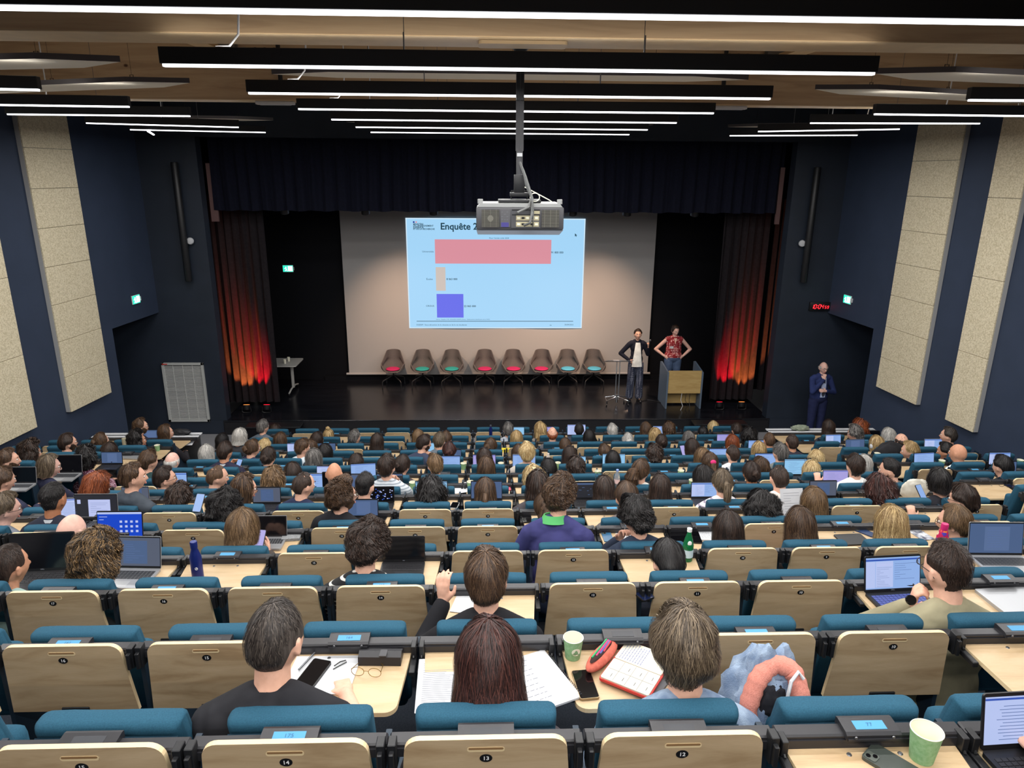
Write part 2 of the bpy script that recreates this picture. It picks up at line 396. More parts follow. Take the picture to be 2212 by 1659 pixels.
for sx, nm in ((-1, 'left'), (1, 'right')):   # brace with steel shoe and hole plate
    x = .21+sx*3.5
    t = thing('ceiling_brace', 'slanting spruce brace with steel shoe between the ceiling beams, %s of the projector' % nm, 'beam', (x, 8.6, H+1.45))
    m = MB(); m.cap((0, 1.25, -.02), (sx*1.5, -3.4, .35), .06, .06, n=4); m.build('timber', SPRUCEL, t, smooth=False)
    m = MB(); m.box(-.12, .12, 1.16, 1.29, -.12, .14, bev=.008); m.build('steel_shoe', GREYM, t)
    t = thing('hole_plate', 'row of six dark round openings in the timber bulkhead, %s side' % nm, 'vent', (.21+sx*3.05, 9.9, H+1.35))
    for i in range(3):
        for j in range(2):
            m = MB(); m.lathe([(0, 0), (.038, 0), (.045, .012), (.052, .0)], 16, 0, T=Matrix.Translation(((i-1)*.12, -.002, j*.11)) @ Matrix.Rotation(R(90), 4, 'X'))
            m.build('opening', BLACKM, t)
    m = MB(); m.tube([(0, 0, 0), (0, 0, -1.15)], .028, 10)
    thingmesh('ceiling_rod', m, BLACKM, 'thin black vertical rod in front of the timber bulkhead, %s of the projector' % nm, 'rod', loc=(.21+sx*2.86, 9.82, CEIL-.02), smooth=True)
    m = MB(); m.box(-.25, .25, -.05, .05, -.02, .02, bev=.01); m.box(-.2, .2, -.03, .03, -.026, -.018, 0)
    thingmesh('smoke_sensor', m, [PAPER], 'small white sensor bar under the bulkhead edge, %s side' % nm, 'sensor', loc=(.21+sx*3.0, 10.0, H+.86))

# ------------------------------------------------------------------ suspended light bars (each carries its own lamp)
LZ = H+.6
FILLF = .06
def light_bar(p0, p1, label, grp, nseg=3, vis=True):
    p0 = V(p0); p1 = V(p1); d = p1-p0; L_ = d.length; rz = atan2(d.y, d.x)
    c = (p0+p1)/2
    TC = (CEIL if max(p0.y, p1.y) < 10.0 else CEIL-.25)-LZ-.01
    t = thing('light_bar', label, 'lamp', (c.x, c.y, LZ), rz, grp)
    m = MB(); m.box(-L_/2, L_/2, -.035, .035, .012, .105, bev=.003, seg=1); m.build('housing', BLACKM, t, smooth=False)
    m = MB(); m.box(-L_/2+.01, L_/2-.01, -.017, .017, -.002, .012); m.build('diffuser', LIGHTE, t, smooth=False)
    for i in range(1, nseg):
        x = -L_/2+L_*i/nseg; m = MB(); m.tube([(x, -.03, .1), (x, -.03, .2)], .004, 6); m.tube([(x, 0, .1), (x, 0, TC)], .0025, 5); m.build('suspension_wire', GREYM, t)
    xx = -L_/2+.45 if c.x < .3 else L_/2-.45
    m = MB(); m.tube([(xx-.12, 0, .11), (xx-.04, 0, .115), (xx+.02, 0, .18), (xx+.04, 0, .35), (xx+.05, 0, TC)], .007, 6); m.build('power_cable', PAPER, t)
    ld = bpy.data.lights.new('bar_light', 'AREA'); ld.shape = 'RECTANGLE'; ld.size = L_; ld.size_y = .05
    ld.energy = LAMP_W*L_/4.2; ld.color = (1, .985, .96)
    lo = bpy.data.objects.new('bar_light', ld); C.objects.link(lo); lo.parent = t; lo.location = (0, 0, -.012)
    lu = bpy.data.lights.new('ceiling_fill', 'AREA'); lu.shape = 'RECTANGLE'; lu.size = L_; lu.size_y = .05; lu.energy = FILLF*LAMP_W*L_/4.2; lu.color = (1, .95, .88)  # added upward fill to brighten the ceiling timber
    lo = bpy.data.objects.new('ceiling_fill', lu); C.objects.link(lo); lo.parent = t; lo.location = (0, 0, .112); lo.rotation_euler = (pi, 0, 0)
    return t
for i, (y, nm) in enumerate([(-2.9, 'eighth'), (-1.4, 'seventh'), (.15, 'sixth'), (1.65, 'fifth')]):
    light_bar((-1.9, y, 0), (2.32, y, 0), 'long black linear light bar above the rear seats, %s line behind the front' % nm, 'central light bars')
for i, (y, x0, x1) in enumerate([(3.12, -1.93, 2.35), (4.66, -1.955, 2.40), (6.20, -1.945, 2.345), (7.68, -1.925, 2.33), (9.13, -1.90, 2.32), (10.59, -1.87, 2.28), (11.9, -1.87, 2.27)]):
    light_bar((x0, y, 0), (x1, y, 0), 'long black linear light bar over the middle seats, %s from the camera' % ORD[i], 'central light bars')
SL = [((-7.3, 1.0), (-3.5, 2.2)), ((-7.4, 2.6), (-3.5, 3.4)), ((-7.3, 4.1), (-3.53, 4.75)), ((-6.9, 5.75), (-3.546, 6.13)), ((-6.8, 7.45), (-3.555, 7.606)), ((-5.50, 8.78), (-3.433, 8.79)), ((-5.416, 10.26), (-3.583, 10.9)), ((-5.561, 11.78), (-3.603, 12.243))]
SR = [((3.97, 2.2), (7.7, 1.0)), ((3.97, 3.4), (7.8, 2.6)), ((3.97, 4.75), (7.6, 4.1)), ((3.97, 6.135), (7.2, 6.0)), ((3.954, 7.59), (7.0, 7.66)), ((3.888, 8.942), (5.861, 8.744)), ((3.914, 10.741), (5.561, 9.912)), ((3.899, 11.95), (5.773, 11.471))]
for nm, lst in (('left', SL), ('right', SR)):
    for i, (a_, b_) in enumerate(lst):
        light_last = light_bar((*a_, 0), (*b_, 0), 'slanted side light bar near the %s wall, %s from the back of the hall' % (nm, ORD[i]), '%s side light bars' % nm, 2)
        if nm == 'left': LASTL = kids_last = light_last
m = MB(); m.box(-.012, .012, -.17, .0, -.008, .008); o = m.build('loose_tube', LIGHTE, LASTL, (-.75, 0, -.01)); o.rotation_euler = (R(20), 0, R(40))

# acoustic baffles
def baffle(pts, h, z, label, grp):
    """pts: chamfered slab outline in plan (x0,y0)-(x1,y1), a flat tray with slanted ends"""
    (x0, y0), (x1, y1), wid = pts
    d = V((x1-x0, y1-y0, 0)); L_ = d.length; t = thing('acoustic_baffle', label, 'acoustic panel', ((x0+x1)/2, (y0+y1)/2, z), atan2(d.y, d.x), grp)
    P = [(-L_/2, -.0), (-L_/2+.55, -wid/2), (L_/2-.55, -wid/2), (L_/2, 0), (L_/2-.55, wid/2), (-L_/2+.55, wid/2)]
    m = MB(); m.prism(P, 0, h, lambda a, b_, t_: (a, b_, t_), 0, 1); m.build('panel', [BAFF, BAFFSHADE], t, smooth=False)
    for x in (-L_*.3, 0, L_*.3):
        m = MB(); m.tube([(x-.02, 0, h-.01), (x-.02, 0, h+.05), (x+.02, 0, h+.05), (x+.02, 0, h-.01)], .004, 5); m.tube([(x, 0, h+.04), (x, 0, (CEIL if (y0+y1)/2 < 10 else CEIL-.25)-z-.01)], .002, 4); m.build('hanger', BLACKM, t)
for i, a_ in enumerate([((-6.6, 7.0), (-2.9, 6.15), .5), ((-6.2, 8.7), (-2.9, 7.5), .5), ((-6.4, 12.5), (-3.6, 12.7), .5)]):
    baffle(a_, .045, H+.82, 'white hexagonal acoustic baffle over the left seats, %s from the camera' % ORD[i], 'white acoustic baffles')
for i, a_ in enumerate([((3.25, 6.3), (6.6, 6.9), .5), ((3.25, 7.45), (6.6, 8.5), .5), ((4.3, 13.3), (6.6, 12.6), .5)]):
    baffle(a_, .045, H+.82, 'white hexagonal acoustic baffle over the right seats, %s from the camera' % ORD[i], 'white acoustic baffles')
for i, a_ in enumerate([((-1.95, 6.95), (2.4, 6.95), .4), ((-2.5, 13.3), (2.95, 13.3), .55)]):
    baffle(a_, .045, H+.84, 'white acoustic baffle over the middle seats, %s from the camera' % ORD[i], 'white acoustic baffles')

# wood-wool wall panels
def wallpanel(side, y0, y1, zb, hb, n, label):
    p0 = V((wallx(side, y0), y0, 0)); p1 = V((wallx(side, y1), y1, 0)); d = p1-p0; L_ = d.length
    t = thing('acoustic_wall_panel', label, 'acoustic panel', ((p0.x+p1.x)/2, (y0+y1)/2, zb), atan2(d.y, d.x), 'tall wood wool wall panels')
    s = -1 if side < 0 else 1                                       # local +y is to the left of travel
    ya, yb_ = (-.10, -.075) if side < 0 else (.075, .10)
    lo_, hi_ = (-.075, -.002) if side < 0 else (.002, .075)
    m = MB(); m.box(-L_/2, L_/2, lo_, hi_, 0, hb*n, bev=.002, seg=1); m.build('frame', WWEDGE, t, smooth=False)
    for i in range(n):
        m = MB(); m.box(-L_/2, L_/2, ya, yb_, i*hb+.003, (i+1)*hb-.003, bev=.004, seg=1); m.build('board', WOODWOOL, t, smooth=False)
wallpanel(-1, 11.32, 12.42, H-3.86, .597, 9, 'tall beige wood wool panel on the left wall, nearest the stage')
wallpanel(-1, 9.45, 10.52, H-3.83, 1.16, 5, 'tall beige wood wool panel cut by the left edge of the photo')
wallpanel(-1, 7.4, 8.5, H-3.2, 1.16, 4, 'beige wood wool panel on the left wall outside the frame')
wallpanel(1, 11.30, 12.40, H-3.78, .575, 9, 'tall beige wood wool panel on the right wall, nearest the stage')
wallpanel(1, 9.98, 10.58, H-3.79, 1.165, 5, 'narrower tall beige wood wool panel on the right wall')
wallpanel(1, 8.4, 8.95, H-3.25, 1.16, 4, 'beige wood wool panel at the far right edge')

# tube speakers, detectors, exit signs, clock, grille
for x, nm in ((-6.005, 'left'), (6.49, 'right')):
    t = thing('column_speaker', 'slim black vertical column speaker on the wall %s of the stage' % nm, 'speaker', (x, YF-.14, H-2.12))
    m = MB(); m.lathe([(0, 0), (.06, 0), (.068, .02), (.068, 2.26), (.06, 2.28), (0, 2.28)], 20); m.build('enclosure', BLACKM, t)
    for z in (.3, 1.9): m = MB(); m.box(-.02, .02, 0, .14, z, z+.05); m.build('bracket', BLACKM, t, smooth=False)
for x, nm in ((-5.9, 'left'), (6.385, 'right')):
    t = thing('beam_detector', 'small round white detector beside the %s column speaker' % nm, 'detector', (x, YF, H-1.33))
    m = MB(); m.lathe([(.03, 0), (.03, .06), (.065, .07), (.07, .09), (.06, .115), (.02, .125), (0, .125)], 20, T=Matrix.Rotation(R(90), 4, 'X')); m.build('housing', PAPER, t)
    m = MB(); m.box(-.12 if x < 0 else 0, 0 if x < 0 else .12, -.07, -.06, -.008, .008); m.build('bracket', PAPER, t)
E_EX = mat('exit sign green', (10, 150, 120), .5, em=(40, 200, 170), es=1.6); E_EXW = mat('exit sign white', (230, 255, 250), .5, em=(225, 255, 250), es=2.2)
def exitsign(loc, rz, label, side):
    t = thing('exit_sign', label, 'exit sign', loc, rz)
    m = MB(); m.box(-.13, .13, 0, .02, -.085, .085, bev=.006); m.build('case', PAPER, t)
    m = MB(); m.box(-.122, .122, -.004, 0, -.078, .078, 0)
    m.box(.0, .11, -.006, -.003, -.06, .06, 1)                        # doorway
    m.cap((-.045, -.006, .035), (-.045, -.006, .036), .012, .012, 1, 8)
    m.cap((-.05, -.006, .015), (-.04, -.006, -.02), .012, .011, 1, 8); m.cap((-.04, -.006, -.02), (-.07, -.006, -.055), .008, .007, 1, 6)
    m.cap((-.04, -.006, -.02), (-.02, -.006, -.06), .008, .007, 1, 6); m.cap((-.05, -.006, .015), (-.085, -.006, .0), .006, .006, 1, 6)
    m.build('pictogram', [E_EX, E_EXW], t)
    m = MB(); m.box(.125, .15, -.01, .03, -.04, .04); m.build('bracket', PAPER, t)
exitsign((wallx(-1, 13.69)+.03, 13.69, H-2.38), R(90)-WA, 'green lit exit sign on the left side wall', -1)
exitsign((wallx(1, 13.79)-.03, 13.79, H-2.38), R(-90)+WA, 'green lit exit sign on the right side wall', 1)
exitsign((-4.94, 17.6, H-2.29), 0, 'small green exit sign deep in the dark stage wing', -1)
# seven-segment wall clock
E_RED = mat('red led', (255, 30, 40), .5, em=(255, 40, 50), es=3.2)
t = thing('wall_clock', 'red digital wall clock reading 10:04 59 right of the stage', 'clock', (6.95, YF-.02, H-2.635))
m = MB(); m.box(-.22, .22, -.04, .02, -.09, .09, bev=.006); m.build('case', BLKPL, t)
SEG = {'0': 'abcdef', '1': 'bc', '4': 'fgbc', '5': 'afgcd', '9': 'abcdfg'}
m = MB()
def digit(ch, x, z, s):
    hw, hh, k = .5*s, 1.0*s, .1*s
    pos = dict(a=(0, hh, 1), g=(0, 0, 1), d=(0, -hh, 1), f=(-hw, hh/2, 0), b=(hw, hh/2, 0), e=(-hw, -hh/2, 0), c=(hw, -hh/2, 0))
    for q in SEG[ch]:
        px, pz, hz = pos[q]; a_ = (hw-.12*s, k) if hz else (k, hh/2-.1*s)
        P = [(px-a_[0], pz-a_[1]), (px+a_[0], pz-a_[1]), (px+a_[0], pz+a_[1]), (px-a_[0], pz+a_[1])]
        m.prism(P, -.046, -.041, lambda u, v_, t_: (x+u+.15*v_, t_, z+v_))
for ch, x in (('1', -.165), ('0', -.105), ('0', -.015), ('4', .045)): digit(ch, x, 0, .042)
for ch, x in (('5', .115), ('9', .165)): digit(ch, x, -.012, .028)
for z in (-.018, .018): m.box(-.064, -.054, -.046, -.041, z-.005, z+.005)
m.build('led_digits', E_RED, t, smooth=False)
t = thing('air_grille', 'large grey metal louvred air grille on the left front wall', 'vent', (-6.40, YF, .30))
m = MB(); W_, H_ = .86, 1.30
for q in ((-W_/2, -W_/2+.05, 0, H_), (W_/2-.05, W_/2, 0, H_), (-W_/2, W_/2, 0, .05), (-W_/2, W_/2, H_-.05, H_)): m.box(q[0], q[1], -.05, -.005, q[2], q[3], bev=.003, seg=1)
m.build('frame', mat('grille grey', (176, 178, 176), .5), t, smooth=False)
m = MB()
for i in range(40): z = .06+i*(H_-.12)/40; m.box(-W_/2+.05, W_/2-.05, -.03, -.012, z, z+.014, T=None)
m.build('louvres', mat('louvre grey', (205, 206, 204), .5), t, smooth=False)
m = MB()
for x in (-.2, 0, .2): m.box(x-.004, x+.004, -.034, -.03, .05, H_-.05)
m.build('bars', MATS['louvre grey'], t, smooth=False)
m = MB(); m.box(-W_/2+.05, W_/2-.05, -.008, -.004, .05, H_-.05); m.build('backing', mat('grille dark', (48, 50, 52), .7), t, smooth=False)
m = MB(); m.box(-W_/2+.02, -W_/2+.13, -.054, -.05, H_-.035, H_-.015); m.build('warning_sticker', REDC, t, smooth=False)

# ------------------------------------------------------------------ stage
def curtain(name, x0, x1, y, z0, z1, amp, wl, matl, label, cat, n=None, seed=0, hem=0, parent=None):
    rnd = random.Random(seed); n = n or int((x1-x0)/.018); nz_ = 14; m = MB(); vs_ = []
    ph = rnd.random()*9
    for j in range(nz_+1):
        f = j/nz_; z = z1+(z0-z1)*f
        for i in range(n+1):
            x = x0+(x1-x0)*i/n; k = x/wl*2*pi+1.7*sin(x*1.9+ph)+.3*sin(f*3+x)
            a_ = amp*(.55+.45*f)
            vs_.append((x+a_*.35*cos(k), y+a_*sin(k)+.3*a_*sin(2.3*k+1), z+(hem*sin(k*.5)*.5 if j == nz_ else 0)))
    for back in (0, 1):
        pass
    fs = [(j*(n+1)+i, j*(n+1)+i+1, (j+1)*(n+1)+i+1, (j+1)*(n+1)+i) for j in range(nz_) for i in range(n)]
    m.add(vs_, fs); m.add([(p[0], p[1]+.006, p[2]) for p in vs_], [f[::-1] for f in fs])
    o = m.build(name, matl, parent)
    if label: tag(o, label, cat)
    return o
curtain('border_curtain', -5.50, 6.02, 14.78, H-.76, H+.75, .045, .26, BLACKV, 'black pleated border curtain across the top of the stage opening', 'curtain', seed=3, hem=.02)
curtain('leg_curtain', -5.86, -4.76, 15.38, ZSTG+.12, H-.5, .05, .17, LEGV, 'tall stage leg curtain lit red and orange on the left', 'curtain', seed=5)
curtain('leg_curtain', 5.10, 6.12, 15.45, ZSTG+.12, H-.5, .05, .17, LEGV, 'tall stage leg curtain lit red and orange on the right', 'curtain', seed=6)
curtain('leg_curtain', -6.5, -5.95, 15.75, ZSTG+.3, H-.5, .04, .15, LEGV, 'narrow outer curtain behind the left edge of the stage opening', 'curtain', seed=7)
curtain('leg_curtain', 6.3, 6.62, 15.6, ZSTG+.3, H-.5, .04, .15, LEGV, 'narrow outer curtain behind the right edge of the stage opening', 'curtain', seed=8)
for x, nm in ((-5.55, 'left'), (5.99, 'right')):
    m = MB(); m.box(-.045, .1 if x < 0 else .045, -.03, .03, 0, 1.13, bev=.004, seg=1)
    thingmesh('side_flap', m, mat('dull pink panel', (92, 66, 64), .7), 'narrow dull pink panel hanging inside the %s edge of the stage opening' % nm, 'panel', loc=(x, 14.8, H-.98))
# projection screen and slide
t = thing('projection_screen', 'wide white projection screen hanging at the back of the stage', 'screen', (.27, YB, ZSTG))
m = MB(); nx = 60; vs_ = []
ZT = H+.3-ZSTG
for j in (0, 1):
    for i in range(nx+1):
        vs_.append((-3.83+7.66*i/nx, .012*sin(i*.35)-.01, .21 if j == 0 else ZT))
m.add(vs_, [(i, i+1, nx+2+i, nx+1+i) for i in range(nx)]); m.add([(p[0], p[1]+.006, p[2]) for p in vs_], [(i, nx+1+i, nx+2+i, i+1) for i in range(nx)])
m.build('cloth', SCREENW, t)
m = MB(); m.tube([(-3.9, 0, .19), (3.9, 0, .19)], .03, 10); m.build('bottom_bar', SCREENW, t)
SE = lambda n, c, s=.9: mat('slide '+n, tuple(int(q*.2) for q in c), .9, em=c, es=s)
S_BG = mat('slide ground', (30, 36, 44), .9, em=(168, 218, 253), es=1.0)
S_RED, S_TAN, S_BLU = SE('red bar', (222, 148, 162), 1.0), SE('tan bar', (212, 200, 192), .95), SE('blue bar', (104, 112, 238), 1.0)
S_TX, S_NV, S_WE = SE('text', (52, 92, 112), .6), SE('navy', (30, 50, 160), .8), SE('white edge', (216, 240, 255), 1.0)
tl = thing('projected_slide', 'bright pale blue projected slide with red, beige and blue bars', 'slide', (.18, YB-.03, H-3.745))
SW, SH = 4.34, 2.70                       # local frame: x right, z up from lower left corner at -SW/2
m = MB(); m.box(-SW/2, SW/2, 0, .003, 0, SH); m.build('background', S_BG, tl, smooth=False)
m = MB()
for q in ((-SW/2, SW/2, 0, .022), (-SW/2, SW/2, SH-.022, SH), (-SW/2, -SW/2+.022, 0, SH), (SW/2-.022, SW/2, 0, SH)): m.box(q[0], q[1], -.002, 0, q[2], q[3])
m.build('white_edge', S_WE, tl, smooth=False)
def sl(x, y): p = atY(x, y, YB-.03); return p.x-.18, p.z-(H-3.745)
def slrect(name, x0, y0, x1, y1, mt): a_ = sl(x0, y0); b_ = sl(x1, y1); m = MB(); m.box(a_[0], b_[0], -.003, 0, b_[1], a_[1]); m.build(name, mt, tl, smooth=False)
slrect('red_bar', 939, 517, 1190, 570, S_RED); slrect('beige_bar', 941, 577, 963, 628, S_TAN); slrect('blue_bar', 943, 635, 1001.5, 686, S_BLU)
slrect('rule', 900, 693.3, 1238, 694.5, S_TX); slrect('blue_square', 892, 478, 895.5, 481.5, S_NV); slrect('red_square', 897.5, 478, 900.5, 481.5, S_RED)
def sltext(txt, x, y, size, align='LEFT', mt=None, bold=0):
    vs_, fs = textmesh(txt, size, align=align, bold=bold); a_ = sl(x, y); m = MB()
    m.add([(a_[0]+p[0], -.004, a_[1]+p[1]) for p in vs_], fs); m.build('slide_text', mt or S_TX, tl, smooth=False)
sltext('Enquête 2025', 951, 489.5, .222, bold=.005)
for i, s_ in enumerate(('MINISTÈRE', "DE L'ENSEIGNEMENT", 'SUPÉRIEUR', 'ET DE LA RECHERCHE')): sltext(s_, 892.5, 484.3+3.5*i, .052, bold=.0015)
sltext('Universités', 937, 543.5, .062, 'RIGHT'); sltext('Écoles', 935, 603, .062, 'RIGHT'); sltext('CROUS', 938, 661, .062, 'RIGHT')
sltext('91 800 000', 1190.5, 545.5, .066, bold=.001); sltext('8 063 000', 964.5, 603, .066, bold=.001); sltext('22 065 000', 1002, 661.5, .066, bold=.001)
sltext("Pour l'année civile 2024", 1078, 514.5, .05, 'CENTER'); sltext('Source : Enquête CVEC 2024/2025 DGESIP (Champ : Etablissements bénéficiaires de la CVEC)', 942, 690, .035)
sltext('DGESIP / Sous-direction de la réussite et de la vie étudiante', 899.5, 701.8, .052); sltext('16', 1189, 702.5, .052, 'CENTER'); sltext('30/09/2025', 1229, 701.5, .05, 'CENTER')
m = MB(); a_ = sl(1242, 504); P = [(0, 0), (.0, -.075), (.018, -.058), (.03, -.085), (.042, -.079), (.031, -.053), (.055, -.052)]
m.prism([(p[0]+a_[0], p[1]+a_[1]) for p in P], -.004, -.001, lambda u, v_, t_: (u, t_, v_)); m.build('mouse_pointer', S_TX, tl, smooth=False)
# the slide sheet's own glow stands in for projector light; no projector lamp
# eight shell chairs
SHELLM = noisy('taupe shell fabric', (84, 78, 77), (94, 87, 85), 90, .9); 
CUSH = dict(m=mat('magenta cushion', (178, 24, 84), .85), g=mat('teal green cushion', (34, 142, 134), .85), c=mat('sky blue cushion', (78, 166, 196), .85))
def sstep_(x, a_, b_): t_ = max(0, min(1, (x-a_)/(b_-a_))); return t_*t_*(3-2*t_)
def shell_mesh():
    m = MB(); n, k = 48, 14; vs_ = []
    # angle a: -pi..0..pi around, open at the front (viewer side -y); rim height varies
    def P(u, v_, off=0):
        a_ = -pi*.86+u*2*pi*.86; ca, sa = cos(a_), sin(a_)            # a=0 is the back (+y)
        back = 1/(1+(abs(a_)/1.22)**34); arm = .20+.05*cos(a_*1.2)
        hgt = arm*(1-back)+.47*back
        if abs(a_) > 2.0: hgt *= max(.05, 1-((abs(a_)-2.0)/.72))
        z = .40+hgt*v_; r = .17+.11*min(1, v_*2.2)**.7-.02*back*v_+off
        bx = 1.02-.30*sstep_(v_, .38, .64)*back
        return (r*sa*bx*1.05, r*ca*.92-.01+.10*back*v_, z)
    for off in (0, -.022):
        for j in range(k+1):
            for i in range(n+1): vs_.append(P(i/n, j/k, off))
    N1 = (n+1)*(k+1); fs = []
    for j in range(k):
        for i in range(n):
            q = (j*(n+1)+i, j*(n+1)+i+1, (j+1)*(n+1)+i+1, (j+1)*(n+1)+i); fs.append(q); fs.append(tuple(N1+z for z in q[::-1]))
    for i in range(n):
        q = k*(n+1)+i; fs.append((q, q+1, N1+q+1, N1+q)); fs.append((i, N1+i, N1+i+1, i+1))
    for j in range(k):
        for i in (0, n):
            q = j*(n+1)+i; r_ = (j+1)*(n+1)+i; fs.append((q, r_, N1+r_, N1+q) if i else (q, N1+q, N1+r_, r_))
    m.add(vs_, fs); m.ell((0, -.03, .405), (.20, .19, .045)); return m
sm = shell_mesh().mesh('shell', [SHELLM])
m = MB(); m.ell((0, -.04, .455), (.165, .165, .035), 20, 10); cm_ = {k: None for k in CUSH}
cme = m.mesh('cushion', [CUSH['m']])
pm = MB(); pm.tube([(0, 0, .27), (0, 0, .38)], .016, 8); pme = pm.mesh('post', BLACKM)
lm = MB(); lm.tube([(.01, .01, .285), (.13, .11, .23), (.22, .19, .19), (.245, .21, .16), (.25, .215, 0)], .014, 8); lme = lm.mesh('leg', BLACKM)
for i, (x, c_) in enumerate([(-2.38, 'm'), (-1.65, 'g'), (-.92, 'g'), (-.1, 'm'), (.615, 'm'), (1.32, 'm'), (1.98, 'c'), (2.64, 'c')]):
    cn = dict(m='magenta', g='teal green', c='sky blue')[c_]
    t = thing('shell_chair', 'taupe shell armchair with %s cushion, %s from the left on stage' % (cn, ORD[i]), 'chair', (x, 16.98, ZSTG), [0, 0, 0, 0, .03, -.12, 0, .05][i], 'shell chairs on the stage')
    o = link('shell', sm, t); o.scale = (.98, 1.05, 1.0); o = link('seat_cushion', cme, t); o.scale = (1.05, 1.05, 1); o.material_slots[0].link = 'OBJECT'; o.material_slots[0].material = CUSH[c_]
    link('post', pme, t)
    for k in range(4): link('leg', lme, t, rot=(0, 0, k*pi/2))
# LED floor cans with their light, hanging spots
def footlight(x, y, col, nm, aim, e, spread=54):
    t = thing('floor_spotlight', 'small black floor spotlight shining %s at the foot of the %s' % nm, 'spotlight', (x, y, ZSTG))
    Rm = Matrix.Rotation(R(-16), 4, 'X')
    m = MB(); m.lathe([(0, 0), (.06, 0), (.075, .02), (.08, .11), (.074, .115), (0, .10)], 18, T=Matrix.Translation((0, 0, .07)) @ Rm); m.build('can', BLKPL, t)
    m = MB(); m.lathe([(.0, .116), (.068, .116)], 18, T=Matrix.Translation((0, 0, .07)) @ Rm); m.build('lens', mat('lens '+nm[0], col, .3, em=col, es=6), t)
    m = MB(); m.tube([(-.09, 0, .14), (-.1, 0, .03), (-.06, 0, .012), (.06, 0, .012), (.1, 0, .03), (.09, 0, .14)], .008, 6); m.build('yoke', BLKPL, t)
    ld = bpy.data.lights.new('can_light', 'SPOT'); ld.energy = e; ld.spot_size = R(spread); ld.spot_blend = .5; ld.color = s2l(col); ld.shadow_soft_size = .03
    lo = bpy.data.objects.new('can_light', ld); C.objects.link(lo); lo.parent = t; lo.location = (0, 0, .2)
    d = V(aim)-V((x, y, ZSTG+.2)); lo.rotation_euler = d.to_track_quat('-Z', 'Y').to_euler()
footlight(-5.36, 14.94, (255, 130, 60), ('orange', 'left curtain'), (-5.5, 15.42, ZSTG+1.1), 700)
footlight(-4.92, 14.94, (255, 20, 40), ('red', 'left curtain'), (-5.2, 15.42, ZSTG+1.1), 1100, 42)
footlight(5.24, 15.02, (255, 20, 40), ('red', 'right curtain'), (5.55, 15.5, ZSTG+1.1), 1100, 42)
footlight(5.75, 15.02, (255, 130, 60), ('orange', 'right curtain'), (5.9, 15.5, ZSTG+1.1), 700)
HS = [(-4.18, (255, 120, 100)), (-2.53, (210, 214, 230)), (-1.13, (60, 20, 24)), (1.75, (60, 20, 24)), (2.885, (210, 214, 230)), (4.31, (255, 90, 80))]
for i, (x, c_) in enumerate(HS):
    t = thing('stage_spotlight', 'black spotlight hanging below the border curtain, %s from the left' % ORD[i], 'spotlight', (x, 14.98, H-.74))
    m = MB(); m.lathe([(0, .16), (.07, .15), (.085, .1), (.09, -.08), (.08, -.085), (.075, -.06), (0, -.055)], 18, T=Matrix.Rotation(R(25), 4, 'X')); m.build('can', BLKPL, t)
    m = MB(); m.tube([(0, 0, .1), (0, 0, .7)], .02, 8); m.build('clamp', BLKPL, t)
    m = MB(); m.lathe([(0, -.06), (.07, -.06)], 16, T=Matrix.Rotation(R(25), 4, 'X')); m.build('lens', mat('dim lens %d' % i, c_, .3, em=c_, es=.25), t)
m = MB(); m.tube([(-5.4, 0, 0), (5.9, 0, 0)], .025, 8); thingmesh('lighting_bar', m, BLACKM, 'black lighting pipe behind the border curtain', 'pipe', loc=(0, 14.98, H-.05), smooth=True)
for x, e, aim in ((-2.53, 640, (-1.6, 17.2, ZSTG+.2)), (2.885, 640, (2.3, 17.2, ZSTG+.2)), (1.75, 480, (.4, 17.2, ZSTG+.1))):
    ld = bpy.data.lights.new('stage_wash', 'SPOT'); ld.energy = e*STAGE_W; ld.spot_size = R(84); ld.spot_blend = 1; ld.color = (1, .66, .44); ld.shadow_soft_size = .05
    lo = bpy.data.objects.new('stage_wash', ld); C.objects.link(lo); lo.location = (x, 15.05, H-.86)
    lo.rotation_euler = (V(aim)-lo.location).to_track_quat('-Z', 'Y').to_euler()
# side table
WT = mat('table grey white', (186, 184, 180), .45)
t = thing('folding_table', 'pale grey wheeled table half hidden behind the left curtain', 'table', (-5.25, 16.45, ZSTG))
m = MB(); P = rrect(1.4, .75, .05); m.prism(P, .715, .74, lambda a_, b_, t_: (a_, b_+.1, t_)); m.build('tabletop', WT, t, smooth=False)
for x in (-.45, .5):
    m = MB(); m.box(x-.03, x+.03, .07, .13, .1, .715, bev=.006); m.build('column', WT, t)
    m = MB(); m.tube([(x, -.3, .07), (x, -.1, .115), (x, .1, .125), (x, .3, .115), (x, .5, .07)], .02, 8); m.build('foot', WT, t)
    for y in (-.3, .5): m = MB(); m.lathe([(0, -.012), (.028, -.012), (.028, .012), (0, .012)], 12, T=Matrix.Translation((x, y, .03)) @ Matrix.Rotation(R(90), 4, 'Y')); m.build('castor', BLKPL, t)
for x, y, nm in ((-4.86, 16.4, 'front'), (-4.83, 16.62, 'rear')):
    m = MB(); m.lathe([(0, 0), (.026, 0), (.036, .1), (.034, .1), (.025, .005)], 14); thingmesh('paper_cup', m, CUPW, 'beige paper cup on the wheeled stage table, %s one' % nm, 'cup', 'cups on the stage table', True, (x, y, ZSTG+.74))
